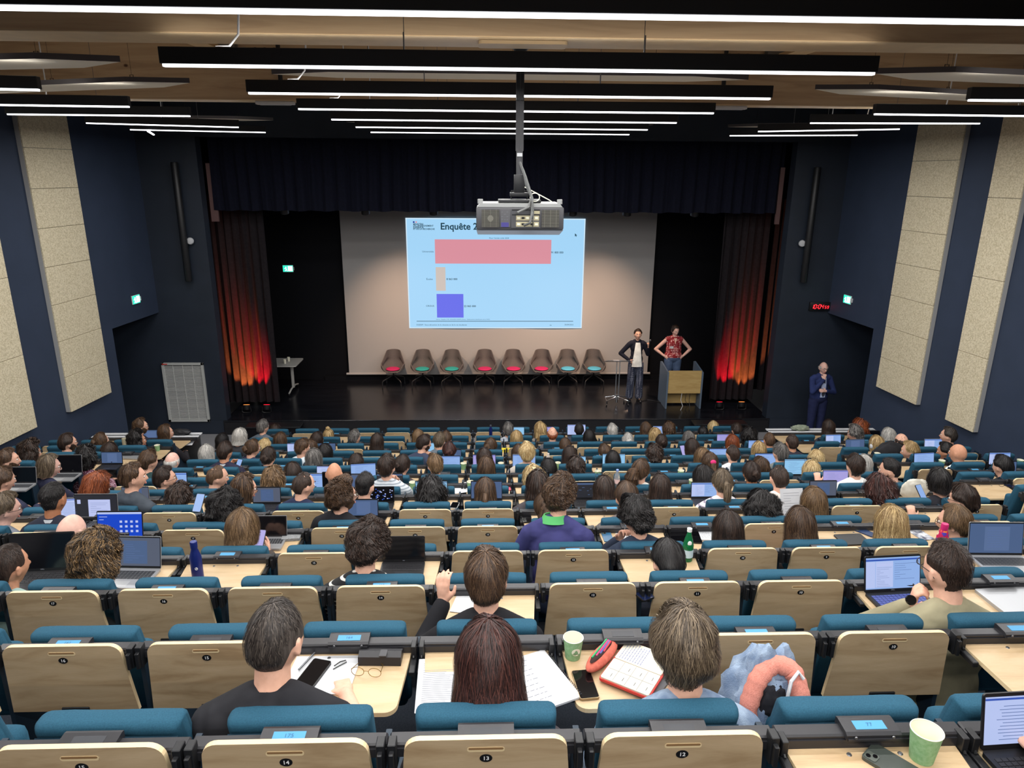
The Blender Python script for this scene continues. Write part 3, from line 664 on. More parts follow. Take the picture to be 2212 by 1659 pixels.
# lectern desk
WOODL = woodmat('lectern beech', (206, 176, 118), (196, 164, 106), (184, 152, 94), 2, (1, 1, 6), .45)
BLG = mat('blue grey laminate', (92, 108, 126), .5)
t = thing('lectern_desk', 'wooden speaker desk with blue grey side panels on the stage right', 'lectern', (4.43, 15.12, ZSTG))
for x0, x1 in ((-.41, -.375), (.375, .41)):
    m = MB(); P = [(0, 0), (.72, 0), (.72, .93), (.66, .95), (0, .86)]; m.prism(P, x0, x1, lambda a_, b_, t_: (t_, a_, b_)); m.build('side_panel', BLG, t, smooth=False)
m = MB(); m.box(-.375, .375, .02, .045, .36, .89); m.build('front_panel', WOODL, t, smooth=False)
m = MB(); m.box(-.375, .375, .30, .32, .04, .36); m.build('lower_panel', WOODL, t, smooth=False)
m = MB(); m.box(-.375, .375, .05, .66, .64, .665); m.build('desktop', BLG, t, smooth=False)
for i, (x, k) in enumerate(((-.04, 0), (.06, .02), (.15, -.03))):
    m = MB(); m.tube([(x, .05, .36), (x-.02, .03, .2), (x+.02+k, -.02, .08), (x-.02, -.06, .02), (x-.05, -.12, .01)], .006, 6)
    thingmesh('cable', m, PAPER if i == 0 else BLKPL, '%s cable hanging out below the wooden speaker desk, %s' % ('white' if i == 0 else 'black', ('left', 'middle', 'right')[i]), 'cable', loc=(4.43, 15.10, ZSTG), smooth=True)
# acrylic lectern
ACR = mat('acrylic', (220, 226, 232), .06, trans=.85)
t = thing('clear_lectern', 'transparent acrylic lectern on a wheeled metal base', 'lectern', (2.96, 15.45, ZSTG))
m = MB(); m.prism([(-.31, -.16), (.31, -.16), (.31, .16), (-.31, .16)], 0, .012, lambda a_, b_, t_: (a_, b_, 1.03+t_+b_*-.35)); m.build('reading_plate', ACR, t, smooth=False)
m = MB(); m.box(-.12, .02, -.05, .05, 1.045, 1.052); m.build('papers', PAPER, t, smooth=False)
m = MB(); m.tube([(-.035, 0, .12), (-.035, 0, 1.03)], .012, 10); m.tube([(.035, 0, .12), (.035, 0, 1.03)], .012, 10); m.build('column', ACR, t)
m = MB(); m.tube([(-.25, -.12, .12), (-.25, .12, .14)], .008, 6); m.tube([(.25, -.12, .12), (.25, .12, .14)], .008, 6); m.tube([(-.25, -.12, .12), (0, 0, .2), (.25, -.12, .12)], .009, 6)
m.tube([(-.25, .12, .14), (0, 0, .22), (.25, .12, .14)], .009, 6); m.tube([(-.25, -.12, .12), (-.25, -.12, .04)], .008, 6); m.tube([(.25, -.12, .12), (.25, -.12, .04)], .008, 6)
m.tube([(0, 0, .05), (0, 0, .24)], .025, 10); m.build('base_frame', CHROME, t)
for x, y in ((-.25, -.12), (.25, -.12), (-.2, .12), (.2, .12)):
    m = MB(); m.lathe([(0, -.012), (.025, -.012), (.025, .012), (0, .012)], 12, T=Matrix.Translation((x, y, .026)) @ Matrix.Rotation(R(90), 4, 'Y')); m.build('castor', BLKPL, t)
m = MB(); m.tube([(3.5, 15.6, .012), (3.75, 15.75, .012), (4.0, 15.6, .012), (4.1, 15.3, .012)], .008, 6); thingmesh('floor_cable', m, BLKPL, 'thin black cable on the stage floor between speakers and desk', 'cable', loc=(0, 0, ZSTG), smooth=True)
# ------------------------------------------------------------------ ceiling projector
t = thing('ceiling_projector', 'large grey projector hanging on a black ceiling pole', 'projector', (.235, 5.35, H-.44))
PJ = mat('projector dark grey', (72, 72, 76), .45); PJL = mat('projector light grey', (150, 152, 152), .45)
m = MB(); w_ = .325; m.box(-w_, w_, 0, .42, .035, .20, bev=.012, seg=2); m.build('body', PJ, t)
m = MB(); m.prism([(-w_, .035), (w_, .035), (w_-.03, 0), (-w_+.01, 0)], .0, .42, lambda a_, b_, t_: (a_, t_+.01, b_)); m.build('underside', mat('projector underside', (104, 110, 120), .4), t, smooth=False)
m = MB(); m.prism([(-w_+.01, .20), (w_-.01, .20), (w_-.03, .226), (-w_+.03, .226)], .005, .41, lambda a_, b_, t_: (a_, t_, b_)); m.build('top_cover', PJL, t, smooth=False)
for x in (-w_+.03, w_-.03): m = MB(); m.lathe([(0, 0), (.02, 0), (.02, .03), (.016, .034), (0, .034)], 14, T=Matrix.Translation((x, .04, .222))); m.build('foot', PJL, t)
def grille_(x0, x1, z0, z1, n, name, fan):
    m = MB(); m.box(x0, x1, -.003, .0, z0, z1, 1)
    for i in range(n): z = z0+(z1-z0)*(i+.2)/n; m.box(x0, x1, -.008, -.003, z, z+(z1-z0)/n*.35, 0)
    for k in range(3): x = x0+(x1-x0)*(k+.5)/3; m.box(x-.001, x+.001, -.009, -.003, z0, z1, 0)
    if fan: m.lathe([(0, .0), (.022, 0), (.022, .002), (0, .002)], 14, 0, T=Matrix.Translation(((x0+x1)/2, -.004, (z0+z1)/2)) @ Matrix.Rotation(R(90), 4, 'X'))
    m.build(name, [mat('vent slat', (120, 118, 110), .5), BLKPL], t, smooth=False)
grille_(-.285, -.155, .055, .182, 14, 'fan_vent', 1); grille_(.16, .29, .055, .182, 16, 'side_vent', 0)
m = MB(); m.box(-.145, -.075, -.004, .0, .055, .182, 0); m.box(-.14, -.085, -.006, -.003, .057, .09, 1)
for (x, z) in ((-.133, .165), (-.095, .165), (-.113, .148), (-.133, .132), (-.095, .132), (-.133, .113), (-.113, .11), (-.095, .11)): m.box(x-.006, x+.006, -.006, -.003, z-.001, z+.001, 2)
m.build('control_panel', [mat('panel grey', (84, 84, 88), .5), mat('lcd', (70, 66, 130), .3), GRAYL], t, smooth=False)
m = MB(); m.box(-.065, .15, -.004, .0, .05, .185, 0); m.box(-.06, .145, -.006, -.002, .142, .15, 1); m.box(-.06, .145, -.006, -.002, .176, .185, 1); m.box(.08, .145, -.006, -.002, .152, .174, 3)
for z in (.105, .06): m.box(-.03, .14, -.006, -.003, z, z+.035, 3)
for i in range(5):
    for z in (.112, .067): m.box(-.022+i*.033, .0+i*.033, -.009, -.005, z+.004, z+.018, 1 if i % 2 else 2)
m.build('connector_panel', [PJ, BLKPL, CUPW, mat('port plate', (190, 182, 150), .4, .4)], t, smooth=False)
m = MB(); m.tube([(0, .21, .42), (0, .21, .62)], .024, 14); m.tube([(0, .21, .60), (0, .21, 1.20)], .03, 4, 0); m.build('lower_pole', PJ, t)
m = MB(); m.box(-.028, .028, .182, .238, .95, CEIL-H+.44-.02, bev=.003, seg=1); m.lathe([(0, 0), (.088, 0), (.088, -.02), (.05, -.04), (.034, -.10)], 24, T=Matrix.Translation((0, .20, 1.335))); m.build('upper_pole', BLACKM, t)
m = MB(); m.box(-.02, .02, .175, .18, .56, .585, 0); m.build('label_tag', PAPER, t)
m = MB(); m.box(-.16, .16, .08, .3, .228, .25, bev=.006); m.box(-.07, .07, .14, .28, .27, .30, bev=.004); m.tube([(-.06, .21, .25), (-.06, .21, .31), (.06, .21, .31), (.06, .21, .25)], .008, 6); m.box(-.04, .04, .17, .25, .30, .43, bev=.004); m.build('mount_bracket', BLACKM, t)
m = MB(); m.tube([(0, .17, .52), (.03, .13, .45), (.05, .1, .35), (.085, .05, .27), (.06, -.03, .2), (-.02, -.05, .165), (-.03, -.02, .155)], .009, 8)
m.tube([(.0, .17, .52), (.04, .12, .42), (.09, .03, .26), (.085, -.05, .16), (.07, -.06, .09), (.03, -.03, .072)], .01, 8); m.tube([(.085, .0, .25), (.095, -.05, .2), (.093, -.05, .1), (.095, -.01, .065)], .005, 6); m.build('data_cables', mat('cable grey', (96, 98, 98), .5), t)
m = MB(); m.tube([(.04, .15, .34), (.1, .1, .31), (.16, .08, .28), (.22, .1, .25), (.25, .1, .23)], .004, 6)
m.tube([(.08+.035*cos(a_*pi/8)+.03, .05, .27+.03*sin(a_*pi/8)) for a_ in range(17)], .004, 6); m.build('safety_wire', CUPW, t)
m = MB(); m.prism(rrect(.56, .18, .03), 0, .02, lambda a_, b_, t_: (a_, b_, t_)); thingmesh('mounting_plate', m, SPRUCEL, 'pale rounded wooden plate fixed under the nearest ceiling beam', 'plate', loc=(.22, 4.9, H+.773))
# ------------------------------------------------------------------ who sits where
# row, block, head px (x, top y), yaw (+ = turned to the right), pitch (+ = looking down), hair style, hair colour, skin, top, pose, description, extras
PEOPLE = [
 ('A','c',582,1318,14,10,'bz','e','f',(36,36,40),'desk','man with cropped dark grey hair in a black T-shirt','S'),
 ('A','c',1055,1368,0,22,'lm','r','p',(60,56,60),'desk','woman with long dark auburn hair bent over papers',''),
 ('A','c',1490,1336,4,14,'sh','a','f','denim','desk','person with light brown shaggy hair in a denim shirt','M'),
 ('B','c',1050,1200,2,6,'sm','b','f',(28,28,32),'raiseL','person with straight brown hair in a black jacket raising the left hand','C'),
 ('B','c',2064,1182,-10,6,'fd','d','f',(138,132,108),'cheekL','man with dark cropped hair in an olive shirt resting cheek on fist','GW'),
 ('C','c',790,1136,18,22,'cu','d','f','bw','desk','person with dark wavy hair in a black and white striped T-shirt','M'),
 ('C','c',192,1160,18,20,'cl','h','f',(60,66,70),'handR','woman with curly highlighted hair and red hair clip','GX'),
 ('C','c',1450,1182,0,34,'sm','k','f',(40,44,56),'handL','person with short black hair bending low over the desk',''),
 ('C','c',2,1186,20,4,'bz','d','t',(150,180,176),'desk','man in mint top cut off by the left edge of the photo',''),
 ('D','c',516,1108,8,16,'bo','l','f',(70,64,60),'phone','woman with light brown bob reading her phone',''),
 ('D','c',1213,1032,30,8,'cu','b','f',(58,58,104),'desk','man with curly brown hair in a navy polo with green collar','GPBL'),
 ('D','c',1378,1080,-28,16,'cu','k','f',(40,48,64),'chinL','man with black wavy hair in a dark blue shirt with hand on chin','BC'),
 ('D','c',1580,1111,0,16,'lo','d','f',(60,58,60),'desk','woman with long straight dark brown hair and middle parting',''),
 ('D','c',1738,1103,0,16,'lo','b','f',(70,66,66),'desk','woman with long straight brown hair beside the number 9 flap',''),
 ('D','c',1937,1100,6,16,'lm','n','f',(226,226,224),'desk','woman with shoulder-length blonde hair in a white top',''),
 ('D','c',2076,1096,-42,10,'pt','l','f',(120,118,116),'desk','woman with dark blonde ponytail and glasses looking left','G'),
 ('D','c',142,1120,14,14,'ba','g','p',(40,44,60),'desk','bald man with pink scalp behind the big black laptop',''),
 ('E','c',737,1038,62,4,'cu','b','f',(30,30,34),'desk','young man with tousled brown hair and glasses in a black T-shirt in profile','GRF'),
 ('E','c',105,1050,6,10,'fd','k','m',(40,42,54),'type','man with faded black hair in a dark suit','BW'),
 ('E','c',478,1066,14,18,'cl','k','t',(52,84,66),'handL','woman with black curly hair in a green top',''),
 ('E','c',-2,1070,50,6,'sh','a','p',(120,126,136),'desk','person with yellow-framed glasses at the left photo edge','G'),
 ('E','c',1357,1048,-6,16,'sm','b','f',(96,90,90),'desk','person with short brown hair hidden behind a black-haired neighbour',''),
 ('E','c',1655,1072,0,22,'ca','k','t',(60,60,66),'desk','woman with a cloud of black curls bent over a paper',''),
 ('E','c',1766,1058,4,14,'lo','l','f',(80,78,78),'desk','woman with long smooth light brown hair',''),
 ('E','c',1180,1068,0,14,'pc','b','f',(150,150,150),'desk','woman with curly brown ponytail hidden behind the navy polo',''),
 ('E','c',2092,1050,-35,10,'sh','d','f',(92,94,80),'writeL','man with dark brown hair and glasses in an olive jacket holding a pen','G'),
 ('F','c',930,1038,0,16,'ca','k','t',(50,54,56),'desk','woman with a big head of black curls before a bright laptop',''),
 ('F','c',1048,1038,0,16,'lh','b','f',(90,84,80),'desk','woman with half tied brown hair before a slate blue screen',''),
 ('F','c',2038,1015,-8,8,'bl','k','f',(40,40,46),'desk','man with chin-length smooth black hair',''),
 ('F','c',1912,1032,-10,16,'ca','r','f',(60,40,44),'desk','woman with a large mass of dark red curls',''),
 ('F','c',280,1004,62,2,'sh','b','f',(66,72,80),'desk','man with swept brown hair in a slate T-shirt in profile','BF'),
 ('F','c',380,1050,14,20,'cu','d','m',(60,60,60),'desk','person with short dark frizzy curls looking down',''),
 ('F','c',522,1027,60,6,'lw','b','f',(44,46,52),'desk','woman with long brown hair and round glasses in profile','GF'),
 ('F','c',652,1023,48,6,'th','d','f',(38,44,68),'desk','man with receding dark hair in a navy polo turned right','BF'),
 ('F','c',786,1025,22,12,'fd','k','f',(60,60,66),'desk','man with black fade haircut and curls on top',''),
 ('F','c',1163,1020,-6,10,'lw','d','f',(70,66,70),'desk','woman with long dark hair and sunglasses pushed up','H'),
 ('F','c',1308,1034,0,16,'lm','d','f',(70,72,78),'desk','woman with shoulder-length dark hair and glasses on her head','H'),
 ('F','c',1430,1028,0,14,'lo','d','f',(220,220,220),'desk','woman with very straight long dark brown hair',''),
 ('F','c',1565,1017,0,10,'pt','a','f','ws','desk','woman with grey-brown ponytail in a striped shirt',''),
 ('F','c',1689,1008,0,6,'th','d','f',(222,210,200),'desk','man with thinning brown hair in a cream sweater',''),
 ('F','c',200,1025,48,16,'br','c','o',(60,70,76),'desk','woman with copper red braids and black headband',''),
 ('F','l',-4,1012,30,6,'sh','b','f',(44,46,66),'typeR','person in dark blue jacket cut off at the left photo edge','B'),
 ('G','c',350,1011,55,4,'sm','d','f',(54,60,64),'desk','man with sharp dark haircut and thick black glasses in profile','GBF'),
 ('G','c',464,1008,58,6,'th','b','f',(60,64,72),'desk','man with high forehead and combed brown hair in profile','F'),
 ('G','c',586,1012,10,14,'cm','l','f',(60,70,70),'desk','woman with fluffy light brown hair',''),
 ('G','c',719,1004,0,10,'ba','g','t',(130,126,110),'desk','man with shaved head before a black laptop',''),
 ('G','c',834,985,16,4,'sm','d','f','gs','chinR','man with neat dark hair in a striped shirt with hand at mouth','B'),
 ('G','c',1155,1011,-8,16,'cm','y','f',(120,110,100),'desk','woman with wavy ash blonde hair',''),
 ('G','c',1388,994,44,4,'pc','b','f',(226,224,216),'desk','woman with curly brown ponytail and glasses in a white sweater','GBF'),
 ('G','c',1628,1000,0,8,'bu','d','m',(60,60,70),'desk','woman with dark hair tied in a low knot',''),
 ('G','c',1525,1010,-8,20,'br','k','o',(70,66,70),'cheekL','woman with thin black braids leaning on her hand',''),
 ('G','c',1854,984,-6,4,'sm','d','f',(228,228,224),'writeL','man with short dark hair in a white shirt raising a pen','BC'),
 ('G','c',1930,993,-40,10,'fd','k','f',(90,92,92),'desk','man with thick black hair looking left',''),
 ('H','c',629,1002,-4,12,'bo','d','f',(60,58,60),'desk','woman with a round dark brown bob',''),
 ('H','c',868,985,34,8,'bu','d','f',(70,60,60),'desk','woman with dark hair held by a headband',''),
 ('H','c',939,984,-20,6,'sh','l','f',(190,196,214),'desk','man with short sandy brown hair in a pale shirt',''),
 ('H','c',1050,989,-4,12,'lm','b','f',(150,140,130),'desk','woman with long brown hair and light parting',''),
 ('H','c',1648,990,-20,14,'sh','b','f',(70,70,80),'desk','person with tousled brown hair bending forward',''),
 ('H','c',1537,980,0,12,'pk','b','f',(90,90,96),'desk','woman with brown ponytail in a bright pink scrunchie',''),
 ('H','c',1186,994,-6,10,'lo','k','f',(60,60,66),'desk','woman with straight black hair beside a black laptop lid',''),
 ('H','c',1246,990,6,14,'cu','d','t',(70,70,70),'desk','person with tight short dark curls',''),
 ('H','c',1758,998,-6,12,'bo','y','f',(170,170,170),'desk','woman with streaked blonde hair and raised glasses','H'),
 ('H','c',315,975,24,6,'sh','b','f',(40,62,62),'desk','man with short brown hair in a dark green top',''),
 ('I','c',1520,970,-4,12,'lm','l','f',(120,120,120),'desk','woman with light brown hair beside the pink scrunchie',''),
 ('I','c',1586,962,-10,4,'th','d','f',(232,232,236),'desk','man with bald crown in a white shirt','B'),
 ('I','c',1689,959,-8,4,'sh','g','f',(110,116,116),'desk','man with curly grey hair',''),
 ('I','c',1046,971,-20,10,'bo','d','f',(100,96,96),'desk','person with short wavy dark hair before a blue laptop',''),
 ('I','c',1139,959,0,4,'sh','y','f',(180,170,160),'desk','person with short platinum blonde hair','M'),
 ('I','c',1232,967,4,12,'lo','d','f',(70,66,70),'desk','woman with long dark hair beside a dark tablet',''),
 ('I','c',1326,977,0,14,'lo','k','f',(60,60,60),'desk','woman with sleek black hair before a wide bright laptop',''),
 ('I','c',1416,963,0,8,'cu','d','f',(70,72,80),'desk','man with short dark curls',''),
 ('I','c',767,984,16,24,'sh','d','f',(60,60,60),'desk','person with dark hair bent below a tilted laptop',''),
 ('I','c',577,968,20,10,'bn','d','f',(200,196,190),'desk','woman with smooth dark hair in a low ponytail',''),
 ('I','c',675,972,8,10,'lm','g','f',(90,90,90),'desk','woman with long silver grey hair',''),
 ('I','c',482,957,16,6,'sm','d','t',(44,42,60),'phone','man with thinning dark hair in a navy suit holding a phone','BW'),
 ('I','c',367,978,20,10,'bf','w','p',(196,210,204),'desk','elderly man with grey fringe and bald crown',''),
 ('I','c',1768,975,-4,10,'bo','y','f',(130,130,130),'desk','woman with short blonde hair between two laptops',''),
 ('I','c',1872,985,-6,6,'bo','w','f',(150,150,150),'desk','person with pale hair hidden behind the white shirt',''),
 ('J','c',651,950,38,6,'sh','b','f',(206,216,222),'desk','man with trimmed beard and glasses in a pale shirt','GBF'),
 ('J','c',542,951,52,6,'bn','b','f',(48,44,66),'desk','woman with tied brown hair and glasses in a navy jacket','GF'),
 ('J','c',700,961,12,12,'bo','k','f',(60,60,60),'desk','woman with a dark bob behind a white laptop screen',''),
 ('J','c',442,963,6,10,'bo','w','f',(90,90,96),'desk','woman with short white hair near the left aisle',''),
 ('J','c',915,941,55,6,'sm','d','f',(58,64,84),'chinR','bearded man in a slate blue shirt leaning on his hand and looking right','BRFL'),
 ('J','c',970,957,6,12,'bn','r','f',(70,60,60),'desk','woman with auburn hair pinned up',''),
 ('J','c',1121,962,-6,12,'bo','b','f',(80,76,76),'desk','person with brown hair hidden behind the platinum blonde head',''),
 ('J','c',1308,962,-20,10,'sh','b','p',(120,110,110),'desk','person with short wavy brown hair looking left',''),
 ('J','c',1498,950,-8,12,'bo','d','f',(70,70,70),'phone','woman with a dark brown bob holding a phone',''),
 ('J','c',1643,956,0,8,'bo','n','f',(120,120,120),'desk','person with light blonde hair behind an open laptop',''),
 ('J','c',1715,939,0,4,'th','d','t',(50,48,58),'desk','man with thinning black hair in a dark shirt near the right aisle','B'),
 ('K','c',813,938,10,10,'lo','d','f',(70,66,66),'desk','woman with long glossy dark brown hair',''),
 ('K','c',949,936,16,10,'sh','a','f',(100,110,120),'desk','man with short brown hair before a laptop',''),
 ('K','c',1060,948,36,8,'bn','b','f',(80,76,76),'desk','woman with tied brown hair and glasses near a yellow paper','GF'),
 ('K','c',1222,948,-4,6,'pt','b','f',(90,86,90),'desk','woman with high brown ponytail',''),
 ('K','c',1431,940,0,6,'bu','d','f',(90,80,80),'desk','woman with a round dark bun',''),
 ('K','c',1585,941,0,12,'bo','c','f',(80,70,70),'desk','woman with a copper brown bob',''),
 ('K','c',1665,936,0,4,'bz','b','t',(110,110,106),'desk','man with cropped brown hair near the right aisle',''),
 ('K','c',569,950,10,10,'sh','y','f',(90,90,90),'desk','person with short pale blonde hair',''),
 ('K','c',669,952,14,10,'lm','b','f',(70,66,66),'desk','woman with brown hair beside the bearded man in a pale shirt',''),
 ('K','c',515,927,34,6,'bo','w','f',(50,50,54),'desk','woman with a silver blonde bob and glasses','G'),
 ('L','c',477,938,10,6,'bo','k','f',(40,40,44),'desk','woman with short black hair at the left aisle',''),
 ('L','c',603,936,34,8,'lm','b','f',(90,90,90),'chinR','woman with straight brown hair and hand at chin',''),
 ('L','c',683,935,44,6,'lm','d','f',(70,70,70),'desk','woman with dark hair before a slate laptop in profile',''),
 ('L','c',765,930,34,4,'sh','g','f',(90,92,96),'desk','man with greying hair looking right',''),
 ('L','c',902,929,6,6,'lo','l','f',(110,100,96),'desk','woman with long light brown hair',''),
 ('L','c',963,933,6,12,'sh','b','f',(70,66,66),'desk','person with brown curls low in the fourth line from the stage',''),
 ('L','c',1116,932,0,10,'bo','n','f',(150,140,130),'desk','woman with a highlighted blonde bob and black clip',''),
 ('L','c',1194,923,0,4,'bf','c','f',(90,90,94),'desk','man with sparse ginger hair',''),
 ('L','c',1274,930,-4,10,'lo','k','f',(90,96,110),'desk','woman with long black hair',''),
 ('L','c',1358,937,0,10,'bn','w','f',(140,140,140),'desk','woman with ash white hair pinned up',''),
 ('L','c',1417,926,0,8,'bo','n','f',(200,190,180),'desk','woman with golden blonde hair',''),
 ('L','c',1490,933,0,8,'bo','g','f',(110,110,110),'desk','woman with a grey bob',''),
 ('L','c',1621,926,0,10,'ca','k','t',(60,60,66),'desk','person with wide black curly hair near the right aisle',''),
 ('M','c',566,908,26,4,'sh','g','f',(86,94,104),'desk','man with grey hair in a blue grey shirt in the front rows','B'),
 ('N','c',592,917,34,6,'bo','d','p',(60,60,60),'desk','woman with dark hair beside the grey-haired man',''),
 ('M','c',708,927,0,4,'tb','n','f',(110,110,110),'desk','woman with a blonde top knot',''),
 ('M','c',1098,914,0,4,'sh','g','f',(170,176,186),'desk','man with spiky grey hair',''),
 ('M','c',1168,913,-10,6,'lw','n','f',(140,130,120),'desk','woman with long wavy blonde hair',''),
 ('M','c',1252,915,0,4,'bz','k','x',(60,62,70),'desk','man with shaved black hair before a laptop',''),
 ('M','c',1324,917,6,4,'sh','w','p',(210,206,200),'desk','man with curly white hair',''),
 ('M','c',1397,913,-4,8,'bo','b','f',(80,76,76),'desk','woman with wavy brown hair left of a laptop',''),
 ('M','c',1447,913,2,8,'cm','b','f',(80,76,76),'desk','woman with loose brown curls right of a laptop',''),
 ('M','c',1521,922,0,6,'bu','k','t',(80,80,80),'desk','person with tiny dark braided bun',''),
 ('M','c',1594,915,2,8,'sh','d','f',(80,80,80),'desk','person with dark hair right of a lavender laptop',''),
 ('N','c',1543,911,10,8,'bo','y','f',(80,80,80),'desk','woman with golden grey bob in the front row',''),
 ('K','l',299,905,62,-2,'sh','b','f',(34,36,48),'desk','bearded man with glasses and brown hair in profile by the left wall','GRBF'),
 ('K','l',354,918,56,2,'bo','b','f',(40,38,42),'desk','woman with brown bob and long dark coat','F'),
 ('J','l',292,931,60,2,'cl','k','t',(40,38,42),'desk','woman with black curls in profile in the left wing','F'),
 ('J','l',213,936,34,4,'bu','b','f',(60,60,70),'desk','woman with braided updo by the left wall',''),
 ('I','l',140,938,44,4,'sm','d','f',(36,38,48),'desk','man with dark hair, beard and glasses by the left wall','GRB'),
 ('I','l',231,958,20,10,'bo','d','f',(60,60,60),'desk','woman with dark red-brown hair in the left wing',''),
 ('H','l',57,953,40,6,'cl','d','f',(50,50,54),'desk','woman with dark brown ringlets by the left wall',''),
 ('H','l',180,965,30,12,'cl','k','f','floral','typeR','woman with black hair in a plum floral blouse typing','B'),
 ('G','l',98,984,54,6,'bo','a','p',(44,46,66),'desk','woman with straight ash hair and glasses in a navy jacket','GBF'),
 ('G','l',8,972,60,2,'sm','b','f',(50,52,60),'desk','bearded man in profile cut by the left photo edge','RF'),
 ('L','r',1794,908,-4,6,'lm','d','f',(60,60,70),'desk','woman with dark brown hair in front of the standing man',''),
 ('L','r',1862,908,-6,6,'ca','c','f',(90,70,60),'desk','woman with frizzy auburn hair by the right wall',''),
 ('K','r',1851,919,-40,6,'cu','g','f',(70,82,96),'type','man with dark grey curls in a grey blue T-shirt','GBS'),
 ('K','r',1924,926,-20,8,'bo','w','p',(120,120,120),'desk','woman with short white hair by the right wall',''),
 ('J','r',1899,943,-14,10,'bo','n','f',(200,196,190),'desk','woman with honey blonde hair and white headphones','H'),
 ('J','r',1953,937,-20,6,'bf','d','f',(190,196,200),'desk','man with bald crown and dark sides by the right wall',''),
 ('I','r',1972,955,-58,10,'sh','n','f',(40,40,44),'type','woman with short ginger blonde hair in profile','BF'),
 ('J','r',2055,924,-40,2,'sm','e','f',(60,66,80),'desk','man with salt and pepper hair before a bright laptop',''),
 ('I','r',2050,957,-52,8,'sm','k','t',(50,52,66),'cheekL','smiling woman with black hair resting on her hand','F'),
 ('H','r',2077,962,-36,4,'ba','k','t',(206,220,232),'desk','tanned bald man in a pale blue shirt','B'),
 ('G','r',2175,986,-8,12,'sm','k','f',(36,36,40),'desk','man with black hair before a slim black laptop','B'),
 ('G','r',2262,972,-8,6,'sh','d','f',(30,30,34),'cheekL','person in black sleeve raising a hand at the right photo edge',''),
]
ROWI = 'ABCDEFGHIJKLMN'
LAP = [  # x, hinge y, width px, desk row, style, finish, block, rz, tilt
 (93, 1236, 143, 'D', 'off', 'b', 'c', 4, 16), (292, 1231, 114, 'D', 'dim', 's', 'c', -3, 14), (872, 1209, 92, 'D', 'off', 'b', 'c', 0, 10), (582, 1163, 68, 'E', 'off', 's', 'c', 0, 12),
 (1930, 1268, 128, 'C', 'mail', 'b', 'c', 4, 14), (2150, 1196, 118, 'D', 'slate', 's', 'c', -2, 12), (2222, 1592, 205, 'A', 'doc', 'b', 'c', 3, 12), (260, 1160, 97, 'E', 'portal', 'b', 'c', 0, 12),
 (209, 1119, 92, 'F', 'dark', 's', 'c', 0, 10), (158, 1100, 80, 'F', 'doc', 's', 'c', 4, 10), (50, 1046, 58, 'G', 'off', 's', 'l', 0, 12), (145, 1021, 64, 'H', 'off', 's', 'l', 0, 12),
 (242, 1000, 45, 'I', 'slate', 'b', 'l', 0, 10), (369, 1034, 65, 'H', 'mail', 'b', 'c', 0, 10), (290, 1062, 58, 'G', 'dim', 's', 'c', 0, 8), (325, 946, 46, 'L', 'slate', 'b', 'l', 0, 12),
 (577, 1090, 60, 'G', 'dim', 'b', 'c', 0, 10), (672, 1030, 57, 'H', 'mail', 's', 'c', 0, 12), (706, 1009, 38, 'I', 'doc', 'b', 'c', 0, 10), (761, 1027, 54, 'H', 'dim', 'b', 'c', 0, 12),
 (727, 1040, 62, 'H', 'off', 'b', 'c', 0, 8), (784, 1008, 54, 'I', 'blue', 'b', 'c', 6, 12), (784, 1108, 56, 'F', 'slate', 'b', 'c', 0, 10), (823, 1088, 52, 'G', 'desk', 'b', 'c', 0, 10),
 (842, 1048, 56, 'H', 'photo', 'b', 'c', 0, 10), (932, 1080, 70, 'G', 'cyan', 'b', 'c', 0, 10), (1051, 1082, 68, 'G', 'slate', 'b', 'c', 0, 10), (1158, 1047, 58, 'H', 'off', 'b', 'c', 0, 10),
 (1268, 1080, 62, 'G', 'photo', 'b', 'c', 0, 10), (971, 989, 46, 'J', 'blue', 'b', 'c', 0, 10), (976, 967, 40, 'K', 'slate', 'b', 'c', 0, 10), (920, 957, 34, 'L', 'cyan', 'b', 'c', 0, 10),
 (706, 962, 36, 'L', 'slate', 'b', 'c', 0, 10), (637, 958, 36, 'L', 'doc', 'b', 'c', 0, 10), (1046, 1002, 50, 'J', 'lav', 'b', 'c', 0, 10), (1132, 1001, 50, 'J', 'blue', 's', 'c', 0, 10),
 (1117, 941, 28, 'N', 'cyan', 'b', 'c', 0, 10), (1180, 937, 26, 'N', 'lav', 'b', 'c', 0, 10), (1245, 942, 40, 'N', 'doc', 'b', 'c', 0, 10), (1245, 1002, 42, 'J', 'cyan', 'b', 'c', 0, 10),
 (1326, 1000, 50, 'J', 'cyan', 'b', 'c', 0, 10), (1426, 936, 32, 'N', 'mail', 'b', 'c', 0, 10), (1566, 947, 34, 'M', 'lav', 's', 'c', 0, 10), (1552, 976, 38, 'K', 'blue', 'b', 'c', 0, 12),
 (1635, 968, 38, 'L', 'blue', 'b', 'c', 0, 10), (1654, 1002, 48, 'J', 'blue', 'b', 'c', 0, 10), (1723, 1022, 60, 'I', 'cyan', 'b', 'c', 0, 10), (1521, 1075, 58, 'G', 'mail', 'b', 'c', 0, 10),
 (1808, 1020, 56, 'H', 'lav', 's', 'c', 0, 10), (1781, 1045, 60, 'G', 'dim', 'b', 'c', 0, 10), (1800, 957, 34, 'L', 'mail', 's', 'r', 3, 12), (1847, 973, 44, 'K', 'slate', 's', 'r', 5, 12),
 (1884, 951, 26, 'M', 'off', 'b', 'r', 0, 10), (1996, 1004, 48, 'I', 'blue', 'b', 'r', 6, 12), (2018, 971, 44, 'K', 'mail', 's', 'r', 0, 12), (2160, 997, 48, 'I', 'mail', 'b', 'r', 0, 10),
 (2172, 1016, 48, 'H', 'slate', 'b', 'r', -3, 10)]
